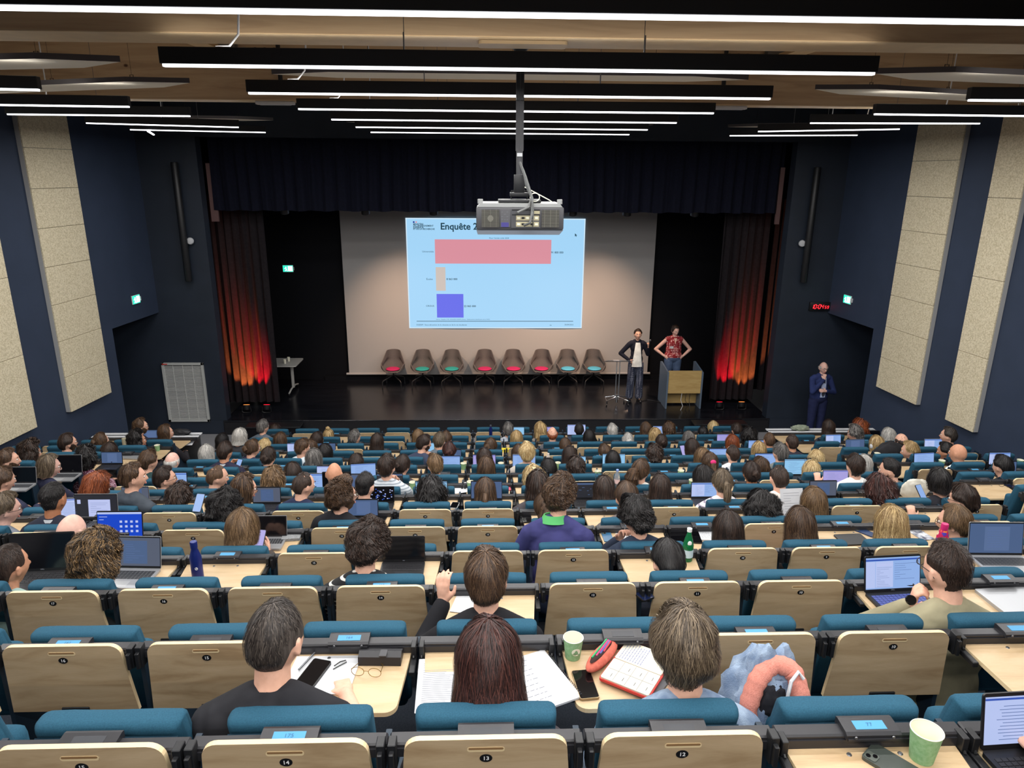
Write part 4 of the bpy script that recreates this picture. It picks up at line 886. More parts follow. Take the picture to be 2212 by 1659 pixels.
CUPS = [(340, 968, 'K', 'l', 'on a left wing desk near the aisle'), (843, 983, 'J', 'c', 'left of the bearded man in slate blue'), (891, 1030, 'H', 'c', 'right of the dark hair with headband'), (1001, 990, 'J', 'c', 'behind the sandy-haired man'),
    (1016, 1030, 'H', 'c', 'left of the long brown hair with light parting'), (1082, 1002, 'J', 'c', 'right of the wavy dark hair'), (1205, 1001, 'J', 'c', 'left of the long dark hair by a tablet'), (1292, 1009, 'I', 'c', 'left of the sleek black hair'),
    (1472, 1004, 'I', 'c', 'between black curls and light brown hair'), (1497, 1023, 'H', 'c', 'left of the black braids'), (1894, 987, 'J', 'r', 'on the desk behind the black coat in the right wing'), (2033, 1005, 'I', 'r', 'beside the black laptop in the right wing'), (2203, 1000, 'I', 'r', 'at the right photo edge')]
OPENPX = [(284, 986, 'J', 'l'), (1778, 965, 'L', 'r'), (2188, 1052, 'G', 'r'), (1980, 1018, 'I', 'r'), (405, 955, 'L', 'l'), (1728, 950, 'L', 'r'), (1894, 987, 'J', 'r')]
ROWN = lambda i: ORD[i]+' row from the camera'
OCC = {}
PP = []
for q in PEOPLE:
    i = ROWI.index(q[0]); blk = q[1]; dy = {'c': 0, 'l': LW_DY, 'r': RW_DY}[blk]
    lean = .12 if 'L' in q[12] else 0
    Yh = ROWY[i]+dy+.13+lean
    p = atY(q[2], q[3], Yh)
    if blk == 'c': c = round((p.x-X0)/SP); c = max(-7, min(8, c))
    else:
        xs = LW_X if blk == 'l' else RW_X; c = min(range(4), key=lambda k: abs(xs[k]-p.x))
    OCC.setdefault((i, blk, c), len(PP)); PP.append((i, blk, c, p))
EXTRA_OPEN = {(0, 'c', 2), (0, 'c', 3), (0, 'c', 4), (1, 'c', 4), (2, 'c', 5), (3, 'c', -3), (4, 'c', 2), (4, 'c', 3), (3, 'c', 6), (4, 'c', 5), (4, 'c', 6), (5, 'c', -4), (5, 'c', 1), (5, 'c', 7)}
FORCE_CLOSED = {(0, 'c', -2), (0, 'c', -1), (0, 'c', 0), (0, 'c', 1), (4, 'c', 4), (5, 'c', 6), (5, 'c', 8), (3, 'c', -2), (4, 'c', -2), (5, 'c', 0), (5, 'c', -1), (5, 'c', 3)}
for (x_, y_, row_, blk_) in [(k[0], k[1], k[3], k[6]) for k in LAP]+[(k[0], k[1], k[2], k[3]) for k in CUPS]+OPENPX:
    i_ = ROWI.index(row_); q_ = atY(x_, y_, ROWY[i_]+{'c': 0, 'l': LW_DY, 'r': RW_DY}[blk_]-.30)
    if blk_ == 'c': c_ = max(-7, min(8, round((q_.x-X0)/SP)))
    else: xs_ = LW_X if blk_ == 'l' else RW_X; c_ = min(range(4), key=lambda k: abs(xs_[k]-q_.x))
    EXTRA_OPEN.add((i_, blk_, c_))
def is_open(i, blk, c):
    k = (i, blk, c)
    if k in FORCE_CLOSED: return False
    if k in EXTRA_OPEN: return True
    return (i-1, blk, c) in OCC

# ------------------------------------------------------------------ auditorium seats
def cushion_mesh():
    m = MB(); bm = bmesh.new()
    nx, nz = 14, 14; hw, hh, th = .214, .238, .094
    # cross section around (y,z), swept in x with rounded ends
    prof = []
    def sect(k): # rounded slab outline
        return rrect(th*k, 2*hh*(1-.05*(1-k)), .034*k, 5)
    xs = [-1, -.985, -.95, -.9, -.6, -.3, 0, .3, .6, .9, .95, .985, 1]; ks = [.30, .62, .86, .97, 1, 1, 1, 1, 1, .97, .86, .62, .30]
    vs_ = []; n = None
    for x, k in zip(xs, ks):
        s_ = sect(k); n = len(s_)
        for a_, b_ in s_:
            z = TOP-.003-hh+b_; y = -.009-a_+(TOP-z)*.26+.012*(x*x)*(1 if a_ < 0 else .6)
            dip = -.010*(x*x)**2*(1 if b_ > 0 else 0)
            vs_.append((x*hw, y, z+dip))
    fs = []
    for i in range(len(xs)-1):
        for k in range(n): q = (k+1) % n; fs.append((i*n+k, i*n+q, (i+1)*n+q, (i+1)*n+k))
    fs.append(list(range(n))[::-1]); fs.append([(len(xs)-1)*n+k for k in range(n)])
    m.add(vs_, fs, 0)
    m.tube([(x*hw*.97, -.0545+.012*x*x+.006, TOP-.043-.012*x*x) for x in [-1+i*.1 for i in range(21)]], .0022, 5, 1)
    bm.free(); return m
SM = {}
SM['backrest'] = cushion_mesh().mesh('backrest', [BLUE, BLUED], ang=1.2)
m = MB(); m.box(-.20, .20, .08, .17, .40, .76, bev=.035, seg=3); SM['pad_up'] = m.mesh('seat_pad', [BLUE])
m = MB(); m.box(-.215, .215, .09, .50, .22, .30, bev=.03, seg=3); SM['pad_down'] = m.mesh('seat_pad', [BLUE])
m = MB(); m.prism([(-.10, 0), (.12, 0), (.30, .30), (.30, .50), (.02, .60), (-.03, TOP-.05), (-.10, TOP-.05)], -.009, .009, lambda a_, b_, t_: (.270+t_, a_, b_)); SM['side'] = m.mesh('side_frame', [NAVYP], smooth=False)
m = MB(); m.box(-.277, .277, -.137, -.088, TOP-.052, TOP-.004, bev=.005, seg=1); m.box(-.277, .277, -.142, -.136, TOP-.046, TOP-.018, 0); SM['rail'] = m.mesh('rail', [BLACKR], smooth=False)
m = MB(); m.prism([(-.150, TOP-.012), (-.150, TOP+.004), (-.140, TOP+.010), (-.088, TOP+.013), (-.078, TOP+.010), (-.078, TOP-.012)], -.081, .081, lambda a_, b_, t_: (t_, a_, b_))
m.box(-.078, .078, -.156, -.151, TOP-.010, TOP-.004); 
for x in (-.055, .055): m.lathe([(0, 0), (.005, 0), (.004, .003), (0, .003)], 8, 1, T=Matrix.Translation((x, -.152, TOP-.001)) @ Matrix.Rotation(R(90), 4, 'X'))
SM['holder'] = m.mesh('card_holder', [BLACKR, GREYM], smooth=False)
def card(x0, x1, k):
    m = MB(); m.prism([(-.133, TOP+.0100), (-.133, TOP+.0115), (-.101, TOP+.0133), (-.101, TOP+.0118)], x0, x1, lambda a_, b_, t_: (t_, a_, b_)); return m
CARDN = {}
SM['clear'] = card(-.045, .045, 0).mesh('card', [CARDC], smooth=False)
def cardmesh(txt):
    m = card(-.046, .046, 0)
    if txt:
        vs_, fs = textmesh(txt, .019)
        m.add([(p[0], -.117+p[1], TOP+.0131+p[1]*.056) for p in vs_], fs, 1)
    return m.mesh('card', [CARDB, mat('card ink', (40, 90, 130), .6)], smooth=False)
for s_ in ('', '175', '77', '161', '164', '163'): CARDN[s_] = cardmesh(s_)
FW_, FD = .505, .325      # flap width and depth
def flap_poly():
    w_, d, r = FW_/2, FD, .045; P = [(-w_, 0), (w_, 0)]
    wf = w_-.022
    for k in range(7): t_ = k/6*pi/2; P.append((wf-r+r*cos(t_), d-r+r*sin(t_)))
    for k in range(7): t_ = pi/2+k/6*pi/2; P.append((-wf+r+r*cos(t_), d-r+r*sin(t_)))
    return P
FP = flap_poly()
# folded: free edge up
fz0, fz1 = TOP-.295, TOP+.032
def ffold(a_, b_, t_): k = b_/FD; return (a_, -.126-.022*k+t_, fz0+(fz1-fz0)*k)
m = MB(); m.prism(FP, -.018, 0, ffold, 0, 1); SM['flap_closed'] = m.mesh('desk_flap', [BIRCH, EDGE], smooth=False)
m = MB()
P = rrect(.106, .017, .008, 6); m.prism([(a_, b_) for a_, b_ in P], -.0192, -.017, lambda a_, b_, t_: ffold(a_, FD-.036+b_, t_), 0)
P = rrect(.098, .007, .003, 4); m.prism([(a_, b_) for a_, b_ in P], -.0200, -.019, lambda a_, b_, t_: ffold(a_, FD-.0325+b_, t_), 1)
SM['slot'] = m.mesh('handle_slot', [SLOT, mat('slot shadow side', (142, 108, 70), .7)], smooth=False)
m = MB(); m.box(-.055, .055, -.152, -.14, fz0-.012, fz0+.022, bev=.004); SM['catch'] = m.mesh('catch', [BLACKM], smooth=False)
NP = {}
def numplate(n):
    if n in NP: return NP[n]
    m = MB(); P = [(.0180*cos(k*pi/12), .0140*sin(k*pi/12)) for k in range(24)]
    m.prism(P, -.0198, -.018, lambda a_, b_, t_: ffold(a_, FD-.068+b_, t_), 0)
    vs_, fs = TXT[str(n)]; m.add([ffold(p[0], FD-.068+p[1], -.0203) for p in vs_], fs, 1)
    NP[n] = m.mesh('number_plate', [NUMB, WHITEP], smooth=False); return NP[n]
m = MB()
m.box(-.012, .012, -.168, -.128, TOP-.075, TOP+.018, bev=.002, seg=1); m.box(-.007, .007, -.185, -.165, TOP-.07, TOP-.0, bev=.002, seg=1); m.tube([(0, -.16, TOP-.03), (.0, -.14, TOP+.0)], .004, 6)
SM['hinge_closed'] = m.mesh('hinge', [BLACKM], smooth=False)
def fopen(a_, b_, t_): return (a_, -.137-b_, TOP-.046+t_-b_*.03)
m = MB(); m.prism(FP, -.018, 0, fopen, 0, 1); SM['flap_open'] = m.mesh('desk_flap', [BIRCHT, EDGE], smooth=False)
m = MB(); m.lathe([(0, 0), (.008, 0), (.006, .0025), (0, .0025)], 10, T=Matrix.Translation((0, -.165, TOP-.047))); SM['screw'] = m.mesh('screw', [GREYM])
m = MB(); m.box(-.012, .012, -.25, -.128, TOP-.075, TOP-.052, bev=.003, seg=1); m.box(-.010, .010, -.165, -.12, TOP-.05, TOP-.0, bev=.002, seg=1); m.tube([(0, -.12, TOP-.01), (0, -.17, TOP-.05)], .005, 6)
SM['hinge_open'] = m.mesh('hinge', [BLACKM], smooth=False)
rs = random.Random(11)
CARDS = {(0, -2): '-', (0, -1): '175', (0, 0): '-', (0, 1): '-', (0, 2): '77', (1, -3): '161', (1, -2): '-', (1, -1): '164', (1, 0): '-', (1, 1): '-', (1, 2): '', (1, 3): '-', (1, 4): '',
         (2, -4): '-', (2, -3): '', (2, -2): '-', (2, -1): '163', (2, 0): '-', (2, 1): '-', (2, 2): '', (2, 3): '-', (3, -3): '', (3, 2): '', (3, 4): '', (3, 3): '-', (3, -2): '-', (3, 0): '-'}
_proto = {}
def seat(i, blk, c, loc, label, group):
    op = is_open(i, blk, c); occ = (i, blk, c) in OCC
    near = i <= 8
    t = thing('auditorium_seat', label, 'auditorium seat', loc, 0, group)
    link('backrest', SM['backrest'], t); link('seat_pad', SM['pad_down' if occ else 'pad_up'], t)
    dz = -max(0, min(.075, (i-3)*.015)); zz = (0, 0, dz)
    link('side_frame', SM['side'], t); link('rail', SM['rail'], t, zz)
    h = link('card_holder', SM['holder'], t, zz)
    cd_ = CARDS.get((i, c)) if blk == 'c' else None
    if cd_ is None: cd_ = '' if rs.random() < .45 else '-'
    k = link('card', SM['clear'] if cd_ == '-' else CARDN[cd_], h)
    if cd_ != '-': k['label'] = 'blue reservation card'
    if op:
        f = link('desk_flap', SM['flap_open'], t, zz); [link('screw', SM['screw'], f, (sx*.075, 0, 0)) for sx in ((-1, 1) if near else ())]
        for sx in (-1, 1): link('hinge', SM['hinge_open'], t, (sx*.264, 0, dz))
    else:
        f = link('desk_flap', SM['flap_closed'], t, zz); link('handle_slot', SM['slot'], f)
        if near:
            n = 13-c if blk == 'c' else (21-c if blk == 'l' else 4-c); link('number_plate', numplate(max(1, min(21, n))), f)
            link('catch', SM['catch'], f)
        for sx in (-1, 1): link('hinge', SM['hinge_closed'], t, (sx*.264, 0, dz))
    return t
SEATLOC = {}
for i in range(14):
    rowk = -1
    for c in range(-7, 9):
        x = X0+c*SP; y = ROWY[i]+bend(c); z = ROWZ[i]-TOP
        px, py = toPx((x, y, ROWZ[i]))
        if not (-230 < px < 2440): continue
        rowk += 1
        st = 'desk open' if is_open(i, 'c', c) else 'flap folded'
        oc = 'taken' if (i, 'c', c) in OCC else 'free'
        seat(i, 'c', c, (x, y, z), '%s blue seat from the left in the %s, %s' % (ORD[rowk], ROWN(i), st), 'middle block, '+ROWN(i))
        SEATLOC[(i, 'c', c)] = (x, y)
for blk, xs, dy, lo_, hi_ in (('l', LW_X, LW_DY, 3, 10), ('r', RW_X, RW_DY, 3, 11)):
    nm = 'left' if blk == 'l' else 'right'
    for i in range(lo_, hi_+1):
        for c, x in enumerate(xs):
            if abs(x-wallx(-1 if blk == 'l' else 1, ROWY[i])) < .3: continue
            px, py = toPx((x, ROWY[i]+dy, ROWZ[i]))
            if not (-120 < px < 2330): continue
            seat(i, blk, c, (x, ROWY[i]+dy, ROWZ[i]-TOP), 'blue %s wing seat, %s from aisle, %s, desk %s' % (nm, ORD[c], ROWN(i), 'open' if is_open(i, blk, c) else 'folded'), '%s wing seats' % nm).scale = (.89, 1, 1)
            SEATLOC[(i, blk, c)] = (x, ROWY[i]+dy)
# front desk panels before the first wing seats
for nm, x0, x1, i, dy in (('left', -6.6, -4.85, 11, LW_DY), ('right', 5.05, 7.05, 12, RW_DY)):
    y = ROWY[i]+dy-.05; zt = ROWZ[i]-.02
    t = thing('front_desk_panel', 'grey modesty panel with open birch desks before the first %s wing seats' % nm, 'desk', ((x0+x1)/2, y, 0))
    w_ = (x1-x0)/2
    m = MB(); m.box(-w_, w_, -.02, .02, .02, zt, bev=.004, seg=1); m.build('panel', GREYM, t, smooth=False)
    m = MB(); m.box(-w_, w_, -.08, .12, zt-.02, zt, bev=.004, seg=1); m.build('shelf', PAPER, t, smooth=False)
    m = MB(); m.box(-w_, w_, -.14, -.09, zt-.05, zt-.005); m.build('rail', BLACKR, t, smooth=False)
    for k in range(3):
        m = MB(); m.prism(FP, -.018, 0, lambda a_, b_, t_: (a_*.98+(-w_+.3+k*.55), -.137-b_, zt-.046+t_), 0, 1); m.build('desk_flap', [BIRCHT, EDGE], t, smooth=False)
# ------------------------------------------------------------------ people
def sstep(x, a_, b_): t_ = max(0, min(1, (x-a_)/(b_-a_))); return t_*t_*(3-2*t_)
HRX, HRY, HRZ = .077, .098, .118
def headpt(d):
    x, y, z = d.x*HRX, d.y*HRY, d.z*HRZ
    lo_ = sstep(-d.z, .05, .95)
    x *= 1-.34*lo_*(1 if y > -.02 else .8)
    if y > 0: y *= 1-.10*lo_
    else: y *= 1-.42*sstep(-d.z, .15, .95)
    x *= 1-.10*sstep(d.z, .3, 1)*1
    if y > 0: x *= 1-.10*sstep(y, .02, .09)                      # flatter face sides
    g = lambda px, pz, sx, sz: exp(-((x-px)/sx)**2-((z-pz)/sz)**2)
    if y > .02:
        y += .026*g(0, -.028, .011, .014)+.012*g(0, -.006, .008, .024)   # nose
        y -= .010*(g(.031, .010, .015, .011)+g(-.031, .010, .015, .011)) # sockets
        y += .005*g(0, .034, .045, .010)+.006*g(0, -.062, .022, .008)-.004*g(0, -.073, .03, .005)
        y += .011*g(0, -.095, .022, .016)+.003*(g(.04, -.03, .02, .02)+g(-.04, -.03, .02, .02))
    return V((x, y, z))
def add_head(m, c, Rm, nu=44, nv=34, ears=True, s=1.0):
    vs_ = []
    for j in range(nv+1):
        th = pi*j/nv
        for i in range(nu):
            ph = 2*pi*i/nu; d = V((sin(th)*cos(ph), sin(th)*sin(ph), cos(th))); vs_.append(V(c)+Rm @ (headpt(d)*s))
    fs = []
    for j in range(nv):
        for i in range(nu):
            k = (i+1) % nu; q = [j*nu+i, (j+1)*nu+i, (j+1)*nu+k, j*nu+k]
            if j == 0: q = [q[0], q[1], q[2]]
            elif j == nv-1: q = [q[0], q[1], q[3]]
            fs.append(q)
    m.add(vs_, fs)
    if ears:
        for sx in (-1, 1):
            r2 = Rm @ Matrix.Rotation(sx*R(22), 3, 'Z') @ Matrix.Rotation(R(-12), 3, 'X')
            m.ell(V(c)+Rm @ V((sx*.079, -.008, -.006)), (.009, .019, .031), 12, 8, rot=r2)
            m.ell(V(c)+Rm @ V((sx*.082, -.014, .008)), (.008, .013, .017), 10, 6, rot=r2)
def add_hand(m, w, d, up, s=1.0, curl=.35, side=1, n=8):
    """w wrist, d pointing direction, up back-of-hand normal, side +1 = thumb to the left of d seen from above (right hand)"""
    w = V(w); d = V(d).normalized(); up = V(up); up = (up-d*up.dot(d)).normalized(); lat = d.cross(up)*side   # towards little finger
    k = s
    for q in (-.024, -.009, .006, .020): m.cap(w+d*.008*k+lat*q*.6*k, w+d*.078*k+lat*q*k, .0155*k, .0125*k, n=n)
    m.ell(w+d*.045*k, (.034*k, .016*k, .042*k), 12, 8, rot=Matrix((lat, up, d)).transposed())
    for q, L_ in ((-.030, .068), (-.010, .078), (.010, .073), (.029, .056)):
        b0 = w+d*.082*k+lat*q*k; a0 = curl*.6; dd = (d*cos(a0)-up*sin(a0)+lat*q*1.5).normalized(); b1 = b0+dd*L_*.45*k
        a1 = curl*1.8; d2 = (d*cos(a1)-up*sin(a1)+lat*q*1.0).normalized(); b2_ = b1+d2*L_*.32*k
        a2 = curl*2.6; d3 = (d*cos(a2)-up*sin(a2)).normalized(); b3 = b2_+d3*L_*.25*k
        m.cap(b0, b1, .0092*k, .0085*k, n=n); m.cap(b1, b2_, .0085*k, .0078*k, n=n); m.cap(b2_, b3, .0078*k, .0065*k, n=n)
    t0 = w+d*.022*k-lat*.026*k; t1 = t0+(d*.7-lat*.75-up*.25).normalized()*.038*k; t2 = t1+(d*.95-lat*.15-up*.3).normalized()*.03*k
    m.cap(t0, t1, .013*k, .0105*k, n=n); m.cap(t1, t2, .0105*k, .0085*k, n=n)
SH, NK, HC, HT = .47, .55, .665, .79         # shoulder, neck, head centre, head top heights above the hip point
def arm_pose(pose, side, lean):
    """elbow, wrist, hand dir, back normal, curl"""
    s = side
    D = dict(elbow=(s*.255, .10, .21), wrist=(s*.14, .36, .235), hd=(-s*.35, .9, -.1), up=(0, .1, 1), curl=.35)
    if pose == 'lap': D = dict(elbow=(s*.26, .02, .18), wrist=(s*.15, .25, .10), hd=(-s*.4, .9, 0), up=(0, 0, 1), curl=.4)
    if pose == 'type': D = dict(elbow=(s*.27, .06, .21), wrist=(s*.10, .33, .27), hd=(-s*.05, 1, -.15), up=(0, .2, 1), curl=.45)
    if pose == 'chin': D = dict(elbow=(s*.20, .30, .24), wrist=(s*.075, .165, .455), hd=(-s*.25, -.25, .85), up=(s*.35, .9, 0), curl=.9)
    if pose == 'cheek': D = dict(elbow=(s*.27, .28, .24), wrist=(s*.075, .13, .455), hd=(s*.05, -.2, 1), up=(s*.9, .35, 0), curl=1.15)
    if pose == 'raise': D = dict(elbow=(s*.30, .16, .26), wrist=(s*.20, .30, .42), hd=(s*.05, .25, 1), up=(s*.4, -.9, 0), curl=.45)
    if pose == 'write': D = dict(elbow=(s*.29, .18, .25), wrist=(s*.22, .34, .36), hd=(-s*.1, .55, .8), up=(s*.3, -.8, .4), curl=.7)
    if pose == 'phone': D = dict(elbow=(s*.24, .12, .22), wrist=(s*.06, .34, .34), hd=(-s*.1, .55, .6), up=(s*.9, .3, 0), curl=.8)
    if pose == 'near': D = dict(elbow=(s*.25, .16, .235), wrist=(s*.19, .40, .245), hd=(-s*.1, 1, -.05), up=(0, .1, 1), curl=.5)
    return D
def poses(pose):
    L_ = R_ = 'desk'
    if pose in ('desk', 'type', 'phone', 'lap'): L_ = R_ = pose
    elif pose[-1] == 'L': L_ = pose[:-1]
    elif pose[-1] == 'R': R_ = pose[:-1]
    m_ = {'hand': 'near'}
    return m_.get(L_, L_), m_.get(R_, R_)
def body_prims(m, yaw, pit, pose, infl=0, part='body', lean=0.0, turn=0.0):
    i_ = infl
    cx = lambda z: lean*(z/.5)**1.3
    P = lambda x, y, z: V((x, y+cx(max(z, 0)), z))
    Rt = Matrix.Rotation(-turn, 3, 'Z')
    Q = lambda x, y, z: Rt @ P(x, y, z)
    # torso
    m.ell(Q(0, .0, .05), (.165+i_, .125+i_, .13+i_), 20, 12, rot=Rt); m.ell(Q(0, .005, .17), (.150+i_, .108+i_, .17+i_), 20, 12, rot=Rt)
    m.ell(Q(0, .0, .33), (.165+i_, .105+i_, .17+i_), 20, 12, rot=Rt)
    m.cap(Q(-.145, -.015, SH-.02), Q(.145, -.015, SH-.02), .062+i_, .062+i_); m.cap(Q(-.07, -.02, SH+.015), Q(.07, -.02, SH+.015), .06+i_, .06+i_)
    m.cap(Q(-.16, -.01, SH-.02), Q(-.05, -.02, SH+.05), .052+i_, .046+i_); m.cap(Q(.16, -.01, SH-.02), Q(.05, -.02, SH+.05), .052+i_, .046+i_)
    if part == 'body':
        m.cap(Q(0, -.02, SH+.02), Q(0, .012, NK+.06), .058, .052)
    elif i_ > 0: m.cap(Q(0, -.022, SH+.02), Q(0, -.012, SH+.052), .070+i_*.3, .060+i_*.3)
    PL, PR = poses(pose)
    for s, pz in ((-1, PL), (1, PR)):
        D = arm_pose(pz, s, lean); S_ = Q(s*.185, -.01, SH-.035); E_ = Q(*D['elbow']) if pz in ('chin', 'cheek') else V(D['elbow'])+V((0, lean*.6, 0)); W = (Q(*D['wrist']) if pz in ('chin', 'cheek') else V(D['wrist'])+V((0, lean*.5, 0)))
        if part == 'body':
            m.cap(S_, E_, .05, .04); m.cap(E_, E_.lerp(W, .35), .041, .040); m.cap(E_.lerp(W, .35), W, .040, .026)
            add_hand(m, W, V(D['hd']), V(D['up']), 1.0, D['curl'], side=1 if s > 0 else -1)
        elif part == 'long':
            m.cap(S_, E_, .058+i_*.5, .048+i_*.5); m.cap(E_, E_.lerp(W, .92), .048+i_*.5, .035+i_*.5)
        else: m.cap(S_, S_.lerp(E_, .62), .060+i_*.5, .056+i_*.5)
    return P
def smooth_mesh(me, it=2, f=.5):
    import numpy as np
    n = len(me.vertices); co = np.empty(n*3); me.vertices.foreach_get('co', co); co = co.reshape(n, 3)
    ne = len(me.edges); e = np.empty(ne*2, dtype=np.int64); me.edges.foreach_get('vertices', e); e = e.reshape(ne, 2)
    deg = np.zeros(n); np.add.at(deg, e[:, 0], 1); np.add.at(deg, e[:, 1], 1); deg[deg == 0] = 1
    for _ in range(it):
        s = np.zeros((n, 3)); np.add.at(s, e[:, 0], co[e[:, 1]]); np.add.at(s, e[:, 1], co[e[:, 0]])
        co = co*(1-f)+f*s/deg[:, None]
    me.vertices.foreach_set('co', co.reshape(-1)); me.update()
RM = {}           # remesh jobs
def job(key, fn, vox, it=2):
    if key in RM: return key
    m = MB(); fn(m); me = m.mesh('tmp', [], smooth=False)
    o = bpy.data.objects.new('tmp', me); C.objects.link(o)
    md = o.modifiers.new('r', 'REMESH'); md.mode = 'VOXEL'; md.voxel_size = vox; md.adaptivity = 0
    RM[key] = (o, it); return key
def run_jobs():
    global RM
    dg = bpy.context.evaluated_depsgraph_get()
    out = {}
    for k, (o, it) in RM.items():
        if not isinstance(o, bpy.types.Object): out[k] = (o, it); continue
        me = bpy.data.meshes.new_from_object(o.evaluated_get(dg)); 
        if it: smooth_mesh(me, it)
        me.polygons.foreach_set('use_smooth', [True]*len(me.polygons)); me.update()
        me.name = str(k[0]); out[k] = (me, 0)
    for k, (o, it) in RM.items():
        if isinstance(o, bpy.types.Object):
            t_ = o.data; bpy.data.objects.remove(o); bpy.data.meshes.remove(t_)
    RM = out

# ---- hair
HAIR = {}
STY = dict(  # th thickness, L drop below equator at the back (None = follows the head), front hairline angle, side angle, back angle, curl, volume noise
 bz=(.004, None, 52, 84, 128, 0, .001), fd=(.012, None, 50, 76, 122, .25, .004), sh=(.017, None, 48, 84, 130, .2, .008), sm=(.015, None, 50, 83, 128, .06, .006),
 md=(.024, None, 48, 105, 130, .3, .008), cu=(.030, None, 46, 98, 124, 1.0, .010), th=(.008, None, 62, 82, 126, .05, .003), bf=(.009, None, 50, 97, 126, .1, .003),
 bu=(.010, None, 48, 98, 126, .05, .003), bn=(.014, None, 48, 98, 126, .1, .005), pt=(.012, None, 48, 98, 126, .02, .003), pc=(.012, None, 48, 98, 126, .1, .003), pk=(.014, None, 48, 98, 126, .1, .004), tb=(.010, None, 48, 98, 126, .05, .003),
 bo=(.022, .075, 46, 95, 95, .04, .004), bl=(.022, .055, 46, 95, 95, .03, .003), lm=(.022, .17, 44, 95, 95, .12, .005), lo=(.018, .27, 44, 95, 95, .02, .003), lw=(.026, .24, 44, 95, 95, .55, .008), lh=(.020, .17, 44, 95, 95, .15, .005),
 cl=(.042, .10, 46, 95, 95, 1.1, .014), ca=(.062, .11, 46, 95, 95, 1.2, .016), cm=(.036, .05, 46, 95, 95, .7, .010), br=(.034, .06, 46, 95, 95, .3, .008))
def hairmesh(style, q, seed=0, x=0):
    key = (style, q, seed)
    if key in HAIR: return HAIR[key]
    th, drop, af, as_, ab, curl, vol = STY[style]; rnd = random.Random(seed*77+len(style)+ord(style[0])*7+ord(style[1]))
    off = V((seed*3.1, seed*1.7, 5))
    def amax(ph):                       # ph: 0 front, pi back
        a_ = abs(ph)
        if a_ < R(42): v = af
        elif a_ < R(75): v = af+(as_-af)*sstep(a_, R(42), R(75))
        elif a_ < R(110): v = as_
        else: v = as_+(ab-as_)*sstep(a_, R(110), R(150))
        return R(v)
    def P(ph, t_, o=0):
        a_ = amax(ph); k = 1; extra = 0
        side = sstep(abs(ph), R(52), R(78))
        tot = a_
        dl = (drop or 0)*side*(1 if abs(ph) > R(110) else .93)
        aL = tot*.115; L_ = aL+dl; s_ = t_*L_
        if s_ <= aL or not dl: ang = min(t_*L_/.115, tot) if dl else t_*tot; down = 0
        else: ang = tot; down = s_-aL
        tilt = R(10)
        d = V((sin(ang)*sin(ph), sin(ang)*cos(ph), cos(ang))); d = Matrix.Rotation(tilt if not down else tilt*(1-min(1, down*8)), 3, 'X') @ d
        p = headpt(d.normalized()) if not drop else V((d.x*HRX, d.y*HRY, d.z*HRZ))
        nrm = V((p.x/HRX**2, p.y/HRY**2, p.z/HRZ**2)).normalized()
        edge = 1-.65*sstep(t_, .8, 1) if not drop else 1
        thk = th*edge*(.8+.25*sstep(cos(ang), 0, 1))+.004
        if style == 'bf': thk -= .022*sstep(cos(ang), .15, .45)
        if style == 'th': thk -= .012*exp(-((ang-.5)/.4)**2)*(1 if abs(ph) > 1.6 else .5)+.014*sstep(t_, .4, .9)*(1-sstep(abs(ph), .8, 1.3))
        if style == 'fd': thk *= .35+.9*sstep(cos(ang), .15, .6)
        if style in ('sh', 'sm', 'cu', 'md') and abs(ph) < R(60): thk += .010*sstep(t_, .3, 1)
        vn = noise.noise(p*16+off)*vol*1.6+noise.noise(p*45+off)*vol*(.5+curl*.6)
        if curl < .3: vn += noise.noise(V((ph*9, t_*1.3, seed)))*vol*.9
        p = p+nrm*(thk+vn+o)
        if down:
            flare = 1+.10*sstep(down, 0, .12) if style not in ('ca', 'cl') else 1-.15*sstep(down, .02, .12)
            p.x *= flare; p.y -= down*.12
            p.z -= down
            if abs(ph) > R(110): p.y = max(p.y, -.125)+.02*sstep(down, .05, .2)
            e_ = 1-.25*sstep(t_, .85, 1); p.x *= .75+.25*e_/1
        return p
    m = MB(); nu = 72 if q else 44; nv = 34 if q else 20
    vs_ = []
    for j in range(nv+1):
        for i in range(nu): vs_.append(P(-pi+2*pi*i/nu, j/nv))
    for i in range(nu):                                   # inner lip
        a_ = vs_[nv*nu+i]; vs_.append(V((a_.x*.80, a_.y*.80+.0, a_.z+.012)))
    fs = [(j*nu+i, j*nu+(i+1) % nu, (j+1)*nu+(i+1) % nu, (j+1)*nu+i) for j in range(nv+1) for i in range(nu)]
    m.add(vs_, [f[::-1] for f in fs], 0)
    # strands
    N_ = (3400 if q else 520) if style not in ('bz', 'bf', 'th', 'fd') else (2200 if q else 240)
    wd = .0012 if q else .0022
    for k in range(N_):
        ph = rnd.uniform(-pi, pi); L0 = rnd.random()**.8*.75; L1 = min(1.0+.03*rnd.random(), L0+(rnd.uniform(.18, .5) if style not in ('bz', 'fd', 'bf', 'th') else rnd.uniform(.05, .12)))
        o0 = rnd.uniform(.001, .0055+th*.22); nseg = (10 if curl > .5 else 6) if q else (6 if curl > .5 else 4); w0 = wd*rnd.uniform(.6, 1.3)*(1.7 if curl > .5 else 1); f0 = rnd.uniform(0, 6); cr_ = curl*.0075*rnd.uniform(.5, 1.3); wob = rnd.uniform(-.12, .12)
        pts = []
        if style in ('bf', 'th') and abs(ph) < .9: continue
        for j in range(nseg+1):
            t_ = L0+(L1-L0)*j/nseg; pp = P(ph+wob*(t_-L0)+(.10*sin(f0+t_*9) if curl < .5 else 0), t_, o0+(.002*j/nseg if curl else 0))
            if cr_: th_ = f0+j*1.15; pp = pp+(V((cos(th_), sin(th_), 0)) if abs(pp.z) < .07 else V((cos(th_), 0, sin(th_))))*cr_*(1.15 if curl > .6 else .7)
            pts.append(pp)
